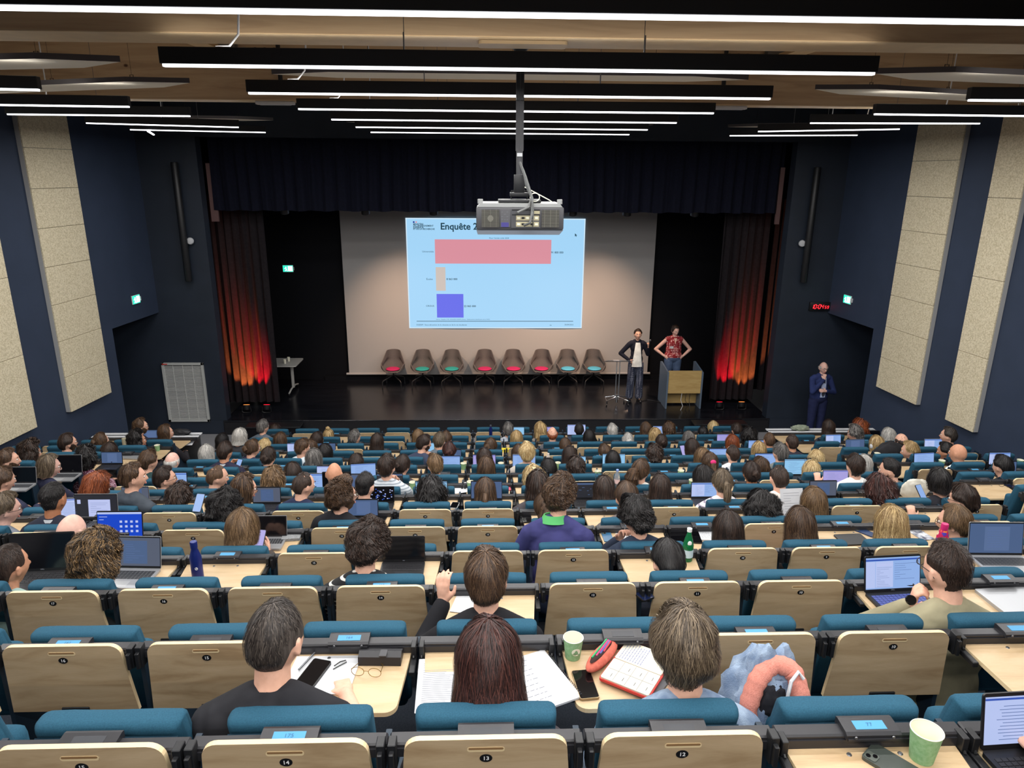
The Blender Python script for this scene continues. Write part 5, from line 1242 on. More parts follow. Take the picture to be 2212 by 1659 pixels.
        vv = []; smi = 1+(0 if rnd.random() < .4 else (1 if rnd.random() < .62 else 2))
        for j, pp in enumerate(pts):
            d = (pts[min(j+1, nseg)]-pts[max(j-1, 0)]); sd_ = d.cross(pp+V((0, 0, .001))).normalized()*(w0*(1-.75*j/nseg))
            vv += [pp-sd_, pp+sd_]
        m.add(vv, [(2*j, 2*j+1, 2*j+3, 2*j+2) for j in range(nseg)], smi)
    def tuft(pts, rr, curlv, n=200):
        m.tube(pts, rr, 12, 0)
        pts = [V(p) for p in pts]
        for k in range(n if q else n//2):
            a_ = rnd.uniform(0, 2*pi); vv = []; f0 = rnd.uniform(0, 6); s0 = rnd.randint(0, max(0, len(pts)-3))
            qq = [pts[j]+V((cos(a_), sin(a_), 0))*rr[j]*rnd.uniform(.95, 1.1)+V((sin(f0+j*2), cos(f0+j*1.7), 0))*curlv for j in range(s0, len(pts))]
            for j, pp in enumerate(qq): sd_ = V((-sin(a_), cos(a_), 0))*wd*1.2; vv += [pp-sd_, pp+sd_]
            m.add(vv, [(2*j, 2*j+1, 2*j+3, 2*j+2) for j in range(len(qq)-1)], 1+k % 3)
    def bun(c, r):
        vs2 = []; nu2, nv2 = 18, 12
        for j in range(nv2+1):
            for i in range(nu2):
                a_ = pi*j/nv2; b_ = 2*pi*i/nu2; d = V((sin(a_)*cos(b_), sin(a_)*sin(b_), cos(a_))); vs2.append(V(c)+V((d.x*r[0], d.y*r[1], d.z*r[2]))*(1+.12*sin(b_*3+a_*5)+.08*noise.noise(d*5+off)))
        m.add(vs2, [(j*nu2+i, (j+1)*nu2+i, (j+1)*nu2+(i+1) % nu2, j*nu2+(i+1) % nu2) for j in range(nv2) for i in range(nu2)], 0)
    if style == 'bu': bun((0, -.115, .025), (.036, .03, .036))
    if style == 'tb': bun((0, -.035, .150), (.034, .034, .03))
    if style == 'bn': bun((0, -.112, .01), (.05, .032, .045))
    if style in ('pt', 'pk'): tuft([(0, -.10, .03), (0, -.14, .02), (0, -.155, -.04), (0, -.15, -.12), (0, -.14, -.2)], [.018, .028, .034, .03, .012], .004)
    if style == 'pc': tuft([(0, -.10, .05), (0, -.15, .05), (.0, -.17, -.01), (0, -.165, -.10), (0, -.15, -.18)], [.02, .045, .062, .058, .03], .012, 500)
    if style == 'lh': tuft([(0, -.115, .01), (0, -.13, -.04), (0, -.13, -.12)], [.02, .03, .02], .004)
    if style == 'br':
        for k in range(26):
            a_ = pi+rnd.uniform(-1.5, 1.5); pts = [P(((a_+pi) % (2*pi))-pi, t_, .004) for t_ in (.1, .35, .6, .85, 1)]; m.tube(pts, .006, 6, 0)
    me = m.mesh('hair', [hairmat('d')]+strandmats('d')); HAIR[key] = me; return me
def glassesmesh():
    m = MB()
    for sx in (-1, 1):
        pts = [(sx*.033+.024*cos(k*pi/8), .098+.003*abs(cos(k*pi/8)), .008+.019*sin(k*pi/8)) for k in range(17)]; m.tube(pts, .0018, 6)
        m.tube([(sx*.056, .096, .014), (sx*.078, .07, .014), (sx*.084, -.01, .008), (sx*.082, -.03, -.012)], .0018, 6)
    m.tube([(-.01, .101, .012), (.01, .101, .012)], .0018, 6); return m.mesh('glasses', [BLKPL])
def eyesmesh():
    m = MB()
    for sx in (-1, 1):
        m.ell((sx*.031, .0815, .010), (.0125, .009, .0085), 12, 8, 0); m.ell((sx*.031, .0885, .010), (.0052, .0035, .0052), 10, 6, 1)
    return m.mesh('eyes', [mat('eye white', (222, 216, 210), .3), mat('iris', (46, 34, 28), .25)])
def browsmesh():
    m = MB()
    for sx in (-1, 1): m.tube([(sx*.015, .095, .030), (sx*.031, .094, .036), (sx*.048, .083, .032)], [.003, .0038, .0018], 6)
    return m.mesh('eyebrows', [hairmat('d')])
def lipsmesh():
    m = MB(); m.ell((0, .0865, -.0585), (.020, .008, .004), 12, 6); m.ell((0, .0865, -.066), (.017, .008, .0045), 12, 6); return m.mesh('lips', [mat('lips', (184, 118, 108), .5)])
def beardmesh():
    m = MB(); nu, nv = 40, 14; vs_ = []
    for j in range(nv+1):
        for i in range(nu+1):
            ph = R(-100)+R(200)*i/nu; side = sstep(abs(ph), R(30), R(70)); a0 = R(112)-R(22)*side; th = a0+(R(165)-a0)*j/nv
            d = V((sin(th)*sin(ph), sin(th)*cos(ph), cos(th))); p = headpt(d); k = .0045*min(1, j/2, (nv-j)/1.5+.3)*min(1, i/3, (nu-i)/3)
            vs_.append(p*(1+k*9)+d*.001)
    m.add(vs_, [(j*(nu+1)+i, (j+1)*(nu+1)+i, (j+1)*(nu+1)+i+1, j*(nu+1)+i+1) for j in range(nv) for i in range(nu)]); return m.mesh('beard', [hairmat('d')])
def headphones():
    m = MB(); m.tube([(.098*sin(a_), -.01, .125*cos(a_)+.0) for a_ in [(-1.5+3*k/16) for k in range(17)]], .008, 8)
    for sx in (-1, 1): m.ell((sx*.098, -.01, -.005), (.018, .03, .035), 12, 8)
    return m.mesh('headphones', [PAPER])
ACC = dict(glasses=glassesmesh(), eyes=eyesmesh(), brows=browsmesh(), lips=lipsmesh(), beard=beardmesh(), phones=headphones())
def setmat(o, *ms):
    for k, mm in enumerate(ms):
        o.material_slots[k].link = 'OBJECT'; o.material_slots[k].material = mm
def bucket(yaw): return round(yaw/15)*15
def torso_turn(yaw): return R(max(-35, min(35, yaw*.35)))
JOBS = []
for n_, (q, pp) in enumerate(zip(PEOPLE, PP)):
    i = pp[0]; near = i <= 3 or (i <= 4 and 'B' in q[12]); yaw = q[4] if near else bucket(q[4]); pit = q[5] if near else round(q[5]/10)*10
    lean = .13 if 'L' in q[12] else (.06 if i < 3 else .03)
    pose = q[10]; tt = torso_turn(yaw) if abs(yaw) > 20 else 0
    vox = .0065 if near else (.0095 if i < 7 else .012)
    Rm = Matrix.Rotation(-R(yaw), 3, 'Z') @ Matrix.Rotation(-R(pit), 3, 'X')
    def bodyfn(m, yaw=yaw, pit=pit, pose=pose, lean=lean, tt=tt, Rm=Rm):
        P = body_prims(m, yaw, pit, pose, 0 if False else -.004, 'body', lean, tt)
        hc = Matrix.Rotation(-tt, 3, 'Z') @ P(0, .018, NK+.06)
        hc = hc+Rm @ V((0, .012, .062)); m.cap(Matrix.Rotation(-tt, 3, 'Z') @ P(0, -.01, NK-.02), hc-Rm @ V((0, .02, .05)), .056, .052)
        add_head(m, hc, Rm)
    kb = job(('person_body', yaw, pit, pose, lean, vox), bodyfn, vox, 2 if vox > .007 else 1)
    slv = 'short' if (q[9] == (30, 30, 34) or 'S' in q[12] or 'T-shirt' in q[11] or 'polo' in q[11]) else 'long'
    def clofn(m, pose=pose, lean=lean, tt=tt, slv=slv): body_prims(m, 0, 0, pose, .010 if slv == 'short' else .013, slv, lean, tt)
    kc = job(('top', tt, pose, lean, slv, vox), clofn, max(vox, .009), 2)
    hc = Matrix.Rotation(-tt, 3, 'Z') @ V((0, .018+lean*((NK+.06)/.5)**1.3, NK+.06))+Rm @ V((0, .012, .062))
    JOBS.append((kb, kc, hc, Rm, near, yaw))
def trousers(m):
    m.ell((0, .0, .02), (.18, .14, .12))
    for s in (-1, 1):
        m.cap((s*.09, .03, .0), (s*.11, .42, .04), .088, .065); m.cap((s*.11, .42, .04), (s*.11, .40, -.34), .062, .045); m.cap((s*.11, .36, -.37), (s*.12, .52, -.385), .04, .035)
job(('trousers',), trousers, .014, 2)
TROU = [(44, 50, 66), (70, 84, 110), (40, 40, 44), (96, 90, 78), (36, 42, 60), (110, 104, 90)]

def edgefn(m):
    P = body_prims(m, 0, 0, 'type', -.004, 'body', 0, 0); m.cap((0, -.01, NK-.02), (0, .02, NK+.10), .056, .052); add_head(m, V((0, .04, .665)), Matrix.Identity(3))
job(('edge',), edgefn, .0075, 1)
job(('edgetop',), lambda m: body_prims(m, 0, 0, 'type', .012, 'long', 0, 0), .010, 2)
# ---- standing people on and beside the stage (bodies built with the same primitives)
def stand_body(m, spec, infl=0, part='body'):
    i_ = infl; S = spec
    if part in ('body', 'top'):
        m.ell((0, 0, 1.02), (.155+i_+S['w'], .105+i_+S['w']*.6, .14+i_), 20, 12); m.ell((0, .0, 1.16), (.135+i_+S['w'], .095+i_+S['w']*.6, .16+i_), 20, 12); m.ell((0, 0, 1.30), (.15+i_+S['w']*.6, .10+i_, .14+i_), 20, 12)
        m.cap((-.13-S['w']*.3, 0, 1.395), (.13+S['w']*.3, 0, 1.395), .058+i_, .058+i_); m.cap((-.05, 0, 1.43), (.05, 0, 1.43), .052+i_, .052+i_)
    if part == 'body':
        m.cap((0, 0, 1.42), (0, .015, 1.52), .052, .048); add_head(m, (0, .03, 1.60), S['R'])
        for s in (-1, 1):
            m.cap((s*.09, 0, .92), (s*.10, .01, .50), .088+S['w']*.4, .056); m.cap((s*.10, .01, .50), (s*.11, -.01, .09), .054, .036); m.cap((s*.11, -.04, .045), (s*.125, .14, .03), .038, .03)
    if part == 'legs':
        m.ell((0, 0, .97), (.16+i_+S['w'], .115+i_+S['w']*.5, .12), 18, 10)
        for s in (-1, 1):
            wd_ = S.get('wide', 0); m.cap((s*.09, 0, .90), (s*.10, .01, .50), .095+i_+S['w']*.4, .068+i_+wd_*.5); m.cap((s*.10, .01, .50), (s*.11, -.01, .12), .066+i_+wd_*.5, .055+i_+wd_)
        return
    for s, (E_, W, hd, up, curl) in ((-1, S['L']), (1, S['Rr'])):
        sh_ = V((s*(.175+S['w']*.3), 0, 1.375)); E_ = V(E_); W = V(W)
        if part == 'body':
            m.cap(sh_, E_, .046, .038); m.cap(E_, E_.lerp(W, .35), .038, .036); m.cap(E_.lerp(W, .35), W, .036, .025); add_hand(m, W, hd, up, .95, curl, side=1 if s > 0 else -1)
        elif S['sleeve'] == 'long': m.cap(sh_, E_, .056+i_*.4, .046+i_*.4); m.cap(E_, E_.lerp(W, .93), .046+i_*.4, .034+i_*.4)
# local frame: person faces +y, z up; they are turned round to face the hall
ST = dict(
 speaker=dict(w=-.01, wide=.035, sleeve='long', R=Matrix.Rotation(R(-4), 3, 'Z') @ Matrix.Rotation(R(4), 3, 'X'), L=((-.27, -.02, 1.13), (-.235, .16, 1.33), (0, .1, 1), (-.7, .7, 0), 1.0), Rr=((.36, -.06, 1.14), (.165, .06, 1.00), (-.7, .35, -.45), (.7, .6, .1), .6)),
 dotted=dict(w=.035, sleeve='none', R=Matrix.Rotation(R(14), 3, 'Z') @ Matrix.Rotation(R(-22), 3, 'X'), L=((-.40, -.05, 1.15), (-.21, .05, 1.01), (.7, .35, -.45), (-.6, .6, .1), .5), Rr=((.40, -.05, 1.15), (.21, .05, 1.01), (-.7, .35, -.45), (.6, .6, .1), .5)),
 suit=dict(w=.02, wide=.01, sleeve='long', R=Matrix.Rotation(R(0), 3, 'Z') @ Matrix.Rotation(R(-8), 3, 'X'), L=((-.27, .08, 1.10), (-.02, .20, 1.17), (1, .05, .12), (0, 1, .1), .4), Rr=((.23, .13, 1.14), (.03, .16, 1.40), (-.1, -.15, 1), (.4, .9, 0), 1.0)))
for nm, S in ST.items():
    job(('stand', nm), lambda m, S=S: stand_body(m, S), .007, 1)
    job(('standtop', nm), lambda m, S=S: stand_body(m, S, .012, 'top'), .009, 2)
    job(('standlegs', nm), lambda m, S=S: stand_body(m, S, .004, 'legs'), .010, 2)
run_jobs()
PGROUP = {}
for n_, (q, pp, jb) in enumerate(zip(PEOPLE, PP, JOBS)):
    i, blk, c, p = pp; kb, kc, hc, Rm, near, yaw = jb
    row, _, px, py, yaw0, pit0, hs, hcol, skin, top, pose, desc, opt = q
    sc_ = 1.04
    topz = (hc+Rm @ V((0, -.01, HRZ))).z
    hair_h = .0 if hs in ('ba',) else STY.get(hs, (.01,))[0]+.004
    root = V((p.x, p.y, p.z))-V((hc.x, hc.y-.03, topz+hair_h))*sc_
    mn = RM[kb][0]
    suffix = ', '+ROWN(i) if 'row' not in desc and 'edge' not in desc and len(desc.split()) < 12 else ''
    o = bpy.data.objects.new('person', mn); C.objects.link(o); o.location = root; o.scale = (sc_,)*3
    if not o.material_slots: mn.materials.append(SKINS[skin])
    setmat(o, SKINS[skin]); tag(o, desc+suffix, 'person', 'audience')
    cm2 = RM[kc][0]
    if not cm2.materials: cm2.materials.append(PAPER)
    g = link('jacket' if 'suit' in desc or 'jacket' in desc else 'top', cm2, o); setmat(g, cloth(top))
    tm = RM[('trousers',)][0]
    if not tm.materials: tm.materials.append(PAPER)
    if True:
        g = link('trousers', tm, o); setmat(g, cloth(TROU[n_ % 6]))
    hl = bpy.data.objects.new
    Re = Rm.to_euler()
    hm = hairmat(hcol)
    if hs != 'ba':
        big = i <= 4
        st = 'md' if hs == 'sh' and 'M' in opt else hs
        h = link('hair', hairmesh(st, 1 if big else 0, (n_ % 2 if big else n_ % 3)), o, hc, Re); setmat(h, hm, *strandmats(hcol))
    if 'G' in opt: link('glasses', ACC['glasses'], o, hc, Re)
    if abs(yaw0) >= 26 or 'F' in opt:
        link('eyes', ACC['eyes'], o, hc, Re); setmat(link('eyebrows', ACC['brows'], o, hc, Re), hm); link('lips', ACC['lips'], o, hc, Re)
    if 'R' in opt: setmat(link('beard', ACC['beard'], o, hc, Re), hm)
    if 'H' in opt:
        if 'headphones' in desc: link('headphones', ACC['phones'], o, hc, Re)
        else: link('sunglasses', ACC['glasses'], o, hc+Rm @ V((0, -.035, .095)), (Rm @ Matrix.Rotation(R(35), 3, 'X')).to_euler())
    if 'X' in opt:
        m = MB(); m.tube([(-.045, -.118, .045), (-.02, -.135, .052), (.02, -.135, .052), (.045, -.118, .045)], [.004, .006, .006, .004], 6); m.build('hair_clip', REDC, o, hc).rotation_euler = Re
    if hs == 'pk': m = MB(); m.ell((0, -.125, .045), (.034, .018, .028), 14, 8); k = m.build('scrunchie', mat('hot pink', (226, 44, 120), .7), o, hc); k.rotation_euler = Re
    if hs == 'br' and hcol == 'c': m = MB(); m.tube([(.092*sin(a_), .11*cos(a_)*.6-.0, .045+.04*cos(a_)) for a_ in [2*pi*k/24 for k in range(25)]], .014, 8); k = m.build('headband', BLKPL, o, hc); k.rotation_euler = Re
    cln = (.13 if 'L' in opt else (.06 if i < 3 else .03))*1.02
    if 'P' in opt:
        m = MB(); m.lathe([(.098, .012), (.088, .034), (.072, .062), (.064, .060), (.070, .03)], 28, T=Matrix.Translation((0, -.005+cln, SH+.038)) @ Matrix.Rotation(R(-14), 4, 'X')); m.build('polo_collar', mat('green collar', (86, 178, 104), .8), o)
    if 'W' in opt and 'suit' in desc:
        m = MB(); m.lathe([(.070, .0), (.066, .035), (.062, .035), (.066, .0)], 28, T=Matrix.Translation((0, -.008+cln, SH+.045)) @ Matrix.Rotation(R(-10), 4, 'X')); m.build('shirt_collar', PAPER, o)
    if 'C' in opt:
        m = MB(); m.lathe([(.078, .0), (.074, .03), (.066, .048), (.060, .045), (.070, .01)], 28, T=Matrix.Translation((0, -.008+cln, SH+.036)) @ Matrix.Rotation(R(-12), 4, 'X')); setmat(m.build('collar', [PAPER], o), cloth(top))
# man in olive shirt: watch
# ---- standing three
def standing(nm, loc, rz, scale, desc, skin, hs, hcol, top, topname, legs, grp=None):
    me = RM[('stand', nm)][0]; 
    if not me.materials: me.materials.append(SKINS[skin])
    o = bpy.data.objects.new('person', me); C.objects.link(o); o.location = loc; o.rotation_euler = (0, 0, rz); o.scale = (scale,)*3; tag(o, desc, 'person')
    a_ = RM[('standtop', nm)][0]; a_.materials.append(cloth(top)); link(topname, a_, o)
    b_ = RM[('standlegs', nm)][0]; b_.materials.append(cloth(legs)); link('trousers', b_, o)
    hc = V((0, .03, 1.60)); Re = ST[nm]['R'].to_euler()
    h = link('hair', hairmesh(hs, 1, 0), o, hc, Re); setmat(h, hairmat(hcol), *strandmats(hcol))
    link('eyes', ACC['eyes'], o, hc, Re); setmat(link('eyebrows', ACC['brows'], o, hc, Re), hairmat(hcol)); link('lips', ACC['lips'], o, hc, Re)
    for s in (-1, 1):
        m = MB(); m.cap((s*.11, -.045, .035), (s*.127, .15, .025), .044, .036); m.box(s*.12-.04, s*.12+.04, -.085, .17, 0, .012, bev=.005); m.build('shoe', BLKPL, o)
    return o, hc, Re
sp, hc, Re = standing('speaker', (3.42, 15.72, ZSTG), pi, 1.0, 'speaker in dark blazer and white blouse holding a microphone', 'f', 'sm', 'd', (26, 28, 40), 'blazer', 'speck')
def front_panel(o, name, mt, zs, w_top, w_bot, yoff=.118):
    m = MB(); vs_ = []; nn = 8
    for k, z in enumerate(zs):
        f = k/(len(zs)-1); w_ = w_bot+(w_top-w_bot)*f
        for i in range(nn+1):
            x = -w_+2*w_*i/nn; y = yoff*sqrt(max(.05, 1-(x/.2)**2))+(.008 if z < 1.25 else 0)-(.02*sstep(z, 1.3, 1.45)); vs_.append((x, y, z))
    N1 = len(vs_); fs = [(k*(nn+1)+i, k*(nn+1)+i+1, (k+1)*(nn+1)+i+1, (k+1)*(nn+1)+i) for k in range(len(zs)-1) for i in range(nn)]
    m.add(vs_, fs); m.add([(a_[0], a_[1]-.012, a_[2]) for a_ in vs_], [f[::-1] for f in fs]); m.build(name, mt, o)
front_panel(sp, 'blouse', cloth((226, 226, 220)), [.86, .95, 1.05, 1.15, 1.25, 1.35, 1.43], .05, .12, .125)
m = MB(); m.tube([(0, 0, 0), (0, 0, .16)], [.012, .016], 10, 0); m.ell((0, 0, .185), (.024, .024, .028), 12, 8, 1); t = m.build('microphone', [BLKPL, GREYM]); t.location = V((3.42, 15.72, ZSTG))+V((.235, -.21, 1.33)); t.rotation_euler = (R(6), R(4), 0)
tag(t, 'handheld microphone in the hand of the speaker', 'microphone')
d2, hc, Re = standing('dotted', (4.34, 15.95, ZSTG), pi, 1.03, 'woman in sleeveless red dotted blouse with hands on hips', 'p', 'bu', 'd', 'dots', 'blouse', (72, 88, 116))
m = MB(); m.box(.04, .12, .135, .14, 1.21, 1.26); m.build('name_badge', PAPER, d2, smooth=False)
m = MB(); m.prism([(-.035, 0), (.035, 0), (0, -.14)], .0, .01, lambda a_, b_, t_: (a_, .098+t_-b_*.12, 1.44+b_)); m.build('neck_opening', SKINS['p'], d2, smooth=False)
sm_, hc, Re = standing('suit', (6.86, 13.75, 0), pi+.1, 1.035, 'older man in a navy suit with hand on chin by the right wall', 'p', 'bf', 'w', (40, 50, 92), 'suit_jacket', (34, 40, 72))
front_panel(sm_, 'shirt', cloth((176, 190, 222)), [1.02, 1.1, 1.2, 1.3, 1.42], .045, .05, .135)
m = MB(); m.prism([(-.018, 1.42), (.018, 1.42), (.035, 1.08), (0, 1.03), (-.035, 1.08)], .148, .152, lambda a_, b_, t_: (a_, t_-(.028 if b_ > 1.3 else 0), b_)); m.build('tie', cloth((60, 62, 74)), sm_, smooth=False)
link('glasses', ACC['glasses'], sm_, hc, Re)
# ------------------------------------------------------------------ things on the desks
def deskz(r): return ROWZ[r]-.046-max(0, min(.075, (r-3)*.015))
def dY(r, blk): return ROWY[r]+{'c': 0, 'l': LW_DY, 'r': RW_DY}[blk]-.137
def on_desk(x, y, r, blk='c', lo_=.33, hi_=.0, dz=0):
    z = deskz(r)+dz; p = atZ(x, y, z); Y1 = dY(r, blk)-hi_; Y0 = dY(r, blk)-lo_
    Y = max(Y0, min(Y1, p.y)); q = atY(x, y, Y); return V((q.x, Y, z-(dY(r, blk)-Y)*.03))
BEZ = {'s': SILVER, 'b': BLKPL}
def laptop(x, y, wpx, row, style, fin='b', blk='c', rz=0, tilt=16, desc='', hmul=.62, keys=KEYS, dz=0):
    r = ROWI.index(row); p = on_desk(x, y, r, blk, .26, .03)
    w_ = max(.27, min(.39, wpx/FPX*depth(p))); d_ = w_*.66; h_ = w_*hmul; M_ = BEZ[fin]
    t = thing('laptop', desc, 'laptop', p, R(rz), 'open laptops')
    m = MB(); P = rrect(w_, d_, .012); m.prism(P, 0, .014, lambda a_, b_, t_: (a_, b_-d_/2, t_)); b_o = m.build('base', M_, t, smooth=False)
    m = MB(); kx = w_*.90; nk = 13
    for j in range(5):
        for i in range(nk):
            x0 = -kx/2+kx*i/nk; m.box(x0+.0015, x0+kx/nk-.0015, -.03-d_*.085*(j+1)+.0015, -.03-d_*.085*j-.0015, .014, .0155)
    m.build('keyboard', keys if fin == 'b' or keys is not KEYS else mat('dark keys on silver', (50, 52, 56), .5), b_o, smooth=False)
    m = MB(); m.box(-w_*.15, w_*.15, -d_+.012, -d_*.66, .014, .0146); m.build('touchpad', mat('touchpad dark', (40, 40, 44), .3) if fin == 'b' else mat('touchpad silver', (186, 188, 190), .3, .4), b_o, smooth=False)
    T = Matrix.Translation((0, 0, .012)) @ Matrix.Rotation(-R(tilt), 4, 'X')
    m = MB(); P = rrect(w_, h_, .010); m.prism(P, 0, .006, lambda a_, b_, t_: (a_, t_, b_+h_/2), T=T); l_o = m.build('lid', M_, t, smooth=False)
    m = MB(); bz = .006; x0, x1, z0, z1 = -w_/2+bz, w_/2-bz, .018, h_-.010
    mats = [E_OFF]; S = lambda a_, b_, c_, d2, mi, o=-.0028: m.box(x0+(x1-x0)*a_, x0+(x1-x0)*b_, o, -.001, z0+(z1-z0)*c_, z0+(z1-z0)*d2, mi, T=T)
    m.box(-w_/2+.002, w_/2-.002, -.0012, 0, .004, h_-.003, 0, T=T)
    rr_ = random.Random(int(x*7+y))
    if style == 'off': mats = [BLKPL, E_OFF]; S(0, 1, 0, 1, 1, -.002)
    else:
        bg = dict(mail=E_BLUE, doc=E_WHITE, cyan=E_CY, slate=E_SLATE, portal=E_PORT, dark=E_DARK, desk=E_OFF, lav=E_LAV, dim=E_DIM, blue=E_BLUE, photo=E_DARK)[style]
        mats = [BLKPL, bg, E_LINE, E_BAR, E_WHITE, E_TILE, E_GREEN, E_SLATE, E_SL2]
        S(0, 1, 0, 1, 1, -.002)
        if style == 'mail':
            S(0, 1, .9, .95, 3); S(0, .17, .04, .88, 4); S(.18, .5, .05, .88, 4); S(.18, .5, .74, .80, 5)
            for k in range(12): S(.2, .2+.25*rr_.random()+.03, .08+k*.055, .085+k*.055, 2, -.0034)
            for k in range(8): S(.53, .6+.35*rr_.random(), .3+k*.07, .307+k*.07, 2, -.0034)
        elif style in ('doc', 'cyan', 'blue', 'lav'):
            S(0, 1, .93, .97, 3 if style != 'cyan' else 7)
            for k in range(11): S(.12+.1*rr_.random(), .35+.5*rr_.random(), .1+k*.07, .107+k*.07, 2, -.0034)
        elif style == 'slate' or style == 'dim':
            S(.28, .75, .08, .9, 7 if style == 'dim' else 8, -.0028)
            for k in range(8): S(.33, .45+.25*rr_.random(), .2+k*.08, .208+k*.08, 2, -.0034)
        elif style == 'portal':
            S(0, 1, .92, 1, 4)
            for i in range(4):
                for j in range(3): S(.5+i*.12, .555+i*.12, .16+j*.2, .25+j*.2, 5, -.0034)
            for k in range(2): S(.04, .14+.08*k, .68+k*.12, .70+k*.12, 5, -.0034)
        elif style == 'dark':
            S(.32, .84, 0, .8, 5); S(.06, .14, .62, .8, 5)
            for k in range(6): S(.37, .5+.3*rr_.random(), .25+k*.08, .258+k*.08, 2, -.0034)
        elif style == 'desk':
            for k in range(34): a_ = .08+.86*rr_.random(); b_ = .05+.88*rr_.random(); S(a_, a_+.05, b_, b_+.06, 5 if k % 2 else 3, -.0034)
        elif style == 'photo':
            S(0, 1, .86, .97, 7); 
            for k in range(10): a_ = .06+.8*rr_.random(); b_ = .1+.6*rr_.random(); S(a_, a_+.1*rr_.random(), b_, b_+.03, 7, -.0034)
    m.build('screen', mats, l_o, smooth=False)
    return t, w_, h_, T, l_o
SN = dict(off='dark blank', mail='mail window', doc='white document', cyan='pale cyan', slate='slate blue', portal='bright blue icon page', dark='dark page view', desk='icon-strewn desktop', lav='lavender', dim='grey document', blue='pale blue', photo='dark picture')
by = {}
for k in LAP: by.setdefault((k[3], k[6]), []).append(k)
LOUT = {}
for key, lst in by.items():
    lst.sort()
    for n_, k in enumerate(lst):
        x, y, w_, row, st, fin, blk, rz, ti = k
        LOUT[(x, y)] = laptop(x, y, w_, row, st, fin, blk, rz, ti, '%s laptop with %s screen, %s from left on %s desk row%s' % ('silver' if fin == 's' else 'black', SN[st], ORD[n_], ORD[ROWI.index(row)], {'c': '', 'l': ', left wing', 'r': ', right wing'}[blk]),
            keys=KEYB if x == 1930 else KEYS)
def lidtext(key, s_, size):
    t, w_, h_, T, l_ = LOUT[key]; vs_, fs = TX2[s_]; m = MB(); m.add([T @ V((p[0], -.0032, .011+p[1])) for p in vs_], fs); m.build('maker_mark', GRAYL, l_, smooth=False)
lidtext((93, 1236), 'DELL', .01); lidtext((1930, 1268), 'DELL', .01); lidtext((872, 1209), 'msi', .01)
# closed laptops
def slab(name, desc, cat, x, y, row, w_, d_, h_, mt, rz=0, blk='c', r=.01, extra=None, group=None, dz=0):
    ri = ROWI.index(row); p = on_desk(x, y, ri, blk, .42, .0, dz)
    m = MB(); m.prism(rrect(w_, d_, r), 0, h_, lambda a_, b_, t_: (a_, b_, t_)); o = m.build(name, mt, None, p, smooth=False); o.rotation_euler = (0, 0, R(rz)); tag(o, desc, cat, group)
    if extra: extra(o, w_, d_, h_)
    return o
def phone_top(mt=BLKGL):
    def f(o, w_, d_, h_):
        m = MB(); m.prism(rrect(w_-.005, d_-.005, .008), h_, h_+.0006, lambda a_, b_, t_: (a_, b_, t_)); m.build('display', mt, o, smooth=False)
    return f
def lenses(o, w_, d_, h_):
    m = MB(); m.prism(rrect(.032, .034, .008), h_, h_+.002, lambda a_, b_, t_: (a_-w_/2+.02, b_+d_/2-.021, t_)); m.build('camera_bump', mat('phone grey green', (80, 86, 80), .3), o, smooth=False)
    for dx, dy in ((-.006, .007), (.006, -.007)):
        m = MB(); m.lathe([(0, h_+.004), (.0065, h_+.004), (.0065, h_)], 14, T=Matrix.Translation((-w_/2+.02+dx, d_/2-.021+dy, 0))); m.build('lens', BLKGL, o)
slab('laptop', 'closed grey laptop on the right desk beside the man in olive', 'laptop', 2200, 1300, 'C', .33, .23, .018, SILVER, 4)
slab('laptop', 'closed silver laptop on a left wing desk', 'laptop', 284, 986, 'J', .32, .22, .018, SILVER, -8, 'l')
slab('laptop_bag', 'black laptop sleeve with white print on the desk right of the number 9 seat', 'folder', 1841, 1166, 'E', .22, .16, .012, BLKPL, 4)
slab('tablet', 'black tablet lying beside green glass bottle', 'tablet', 1478, 1160, 'E', .25, .18, .008, BLKPL, -6, extra=phone_top(), r=.012)
slab('phone', 'black phone in open folio case on white paper', 'phone', 677, 1455, 'B', .078, .155, .010, BLKPL, -16, extra=phone_top(), dz=.004)
slab('phone', 'dark phone with gold rim on the desk right of the long-haired woman', 'phone', 1264, 1478, 'B', .076, .158, .009, mat('gold rim', (150, 130, 100), .3, .6), 6, extra=phone_top())
slab('phone', 'black smartphone lying diagonally on the open third row desk', 'phone', 1386, 1241, 'C', .075, .15, .009, BLKPL, 28, extra=phone_top(mat('blue black glass', (16, 26, 56), .1)))
slab('phone', 'clear-cased phone with two lenses face down beside the green cup', 'phone', 1935, 1660, 'A', .082, .16, .012, mat('phone back', (64, 70, 66), .25), 38, extra=lenses)
slab('phone', 'blue smartphone lying right of the navy polo', 'phone', 1312, 1160, 'E', .075, .15, .008, mat('blue phone', (50, 96, 130), .3), 2, extra=lenses)
slab('phone', 'navy smartphone beside the black sleeve', 'phone', 1868, 1150, 'E', .075, .15, .008, mat('navy phone', (36, 56, 92), .3), 38, extra=lenses)
slab('phone', 'black phone on the desk beside the tousled brown-haired man', 'phone', 826, 1119, 'F', .08, .16, .009, BLKPL, -8, extra=phone_top())
slab('phone', 'black phone in white case right of the black curls', 'phone', 982, 1092, 'G', .075, .13, .01, PAPER, -10, extra=phone_top())
slab('phone', 'black phone on the left half of the desk before the navy polo', 'phone', 1138, 1122, 'F', .085, .13, .009, BLKPL, 0, extra=phone_top())
slab('phone', 'dark blue phone on a right wing desk', 'phone', 2188, 1052, 'G', .08, .15, .009, BLKPL, 34, 'r', extra=phone_top(mat('blue black glass', (16, 26, 56), .1)))
slab('phone', 'black phone on right wing desk beside black laptop', 'phone', 1980, 1018, 'I', .08, .15, .009, BLKPL, 36, 'r', extra=phone_top())
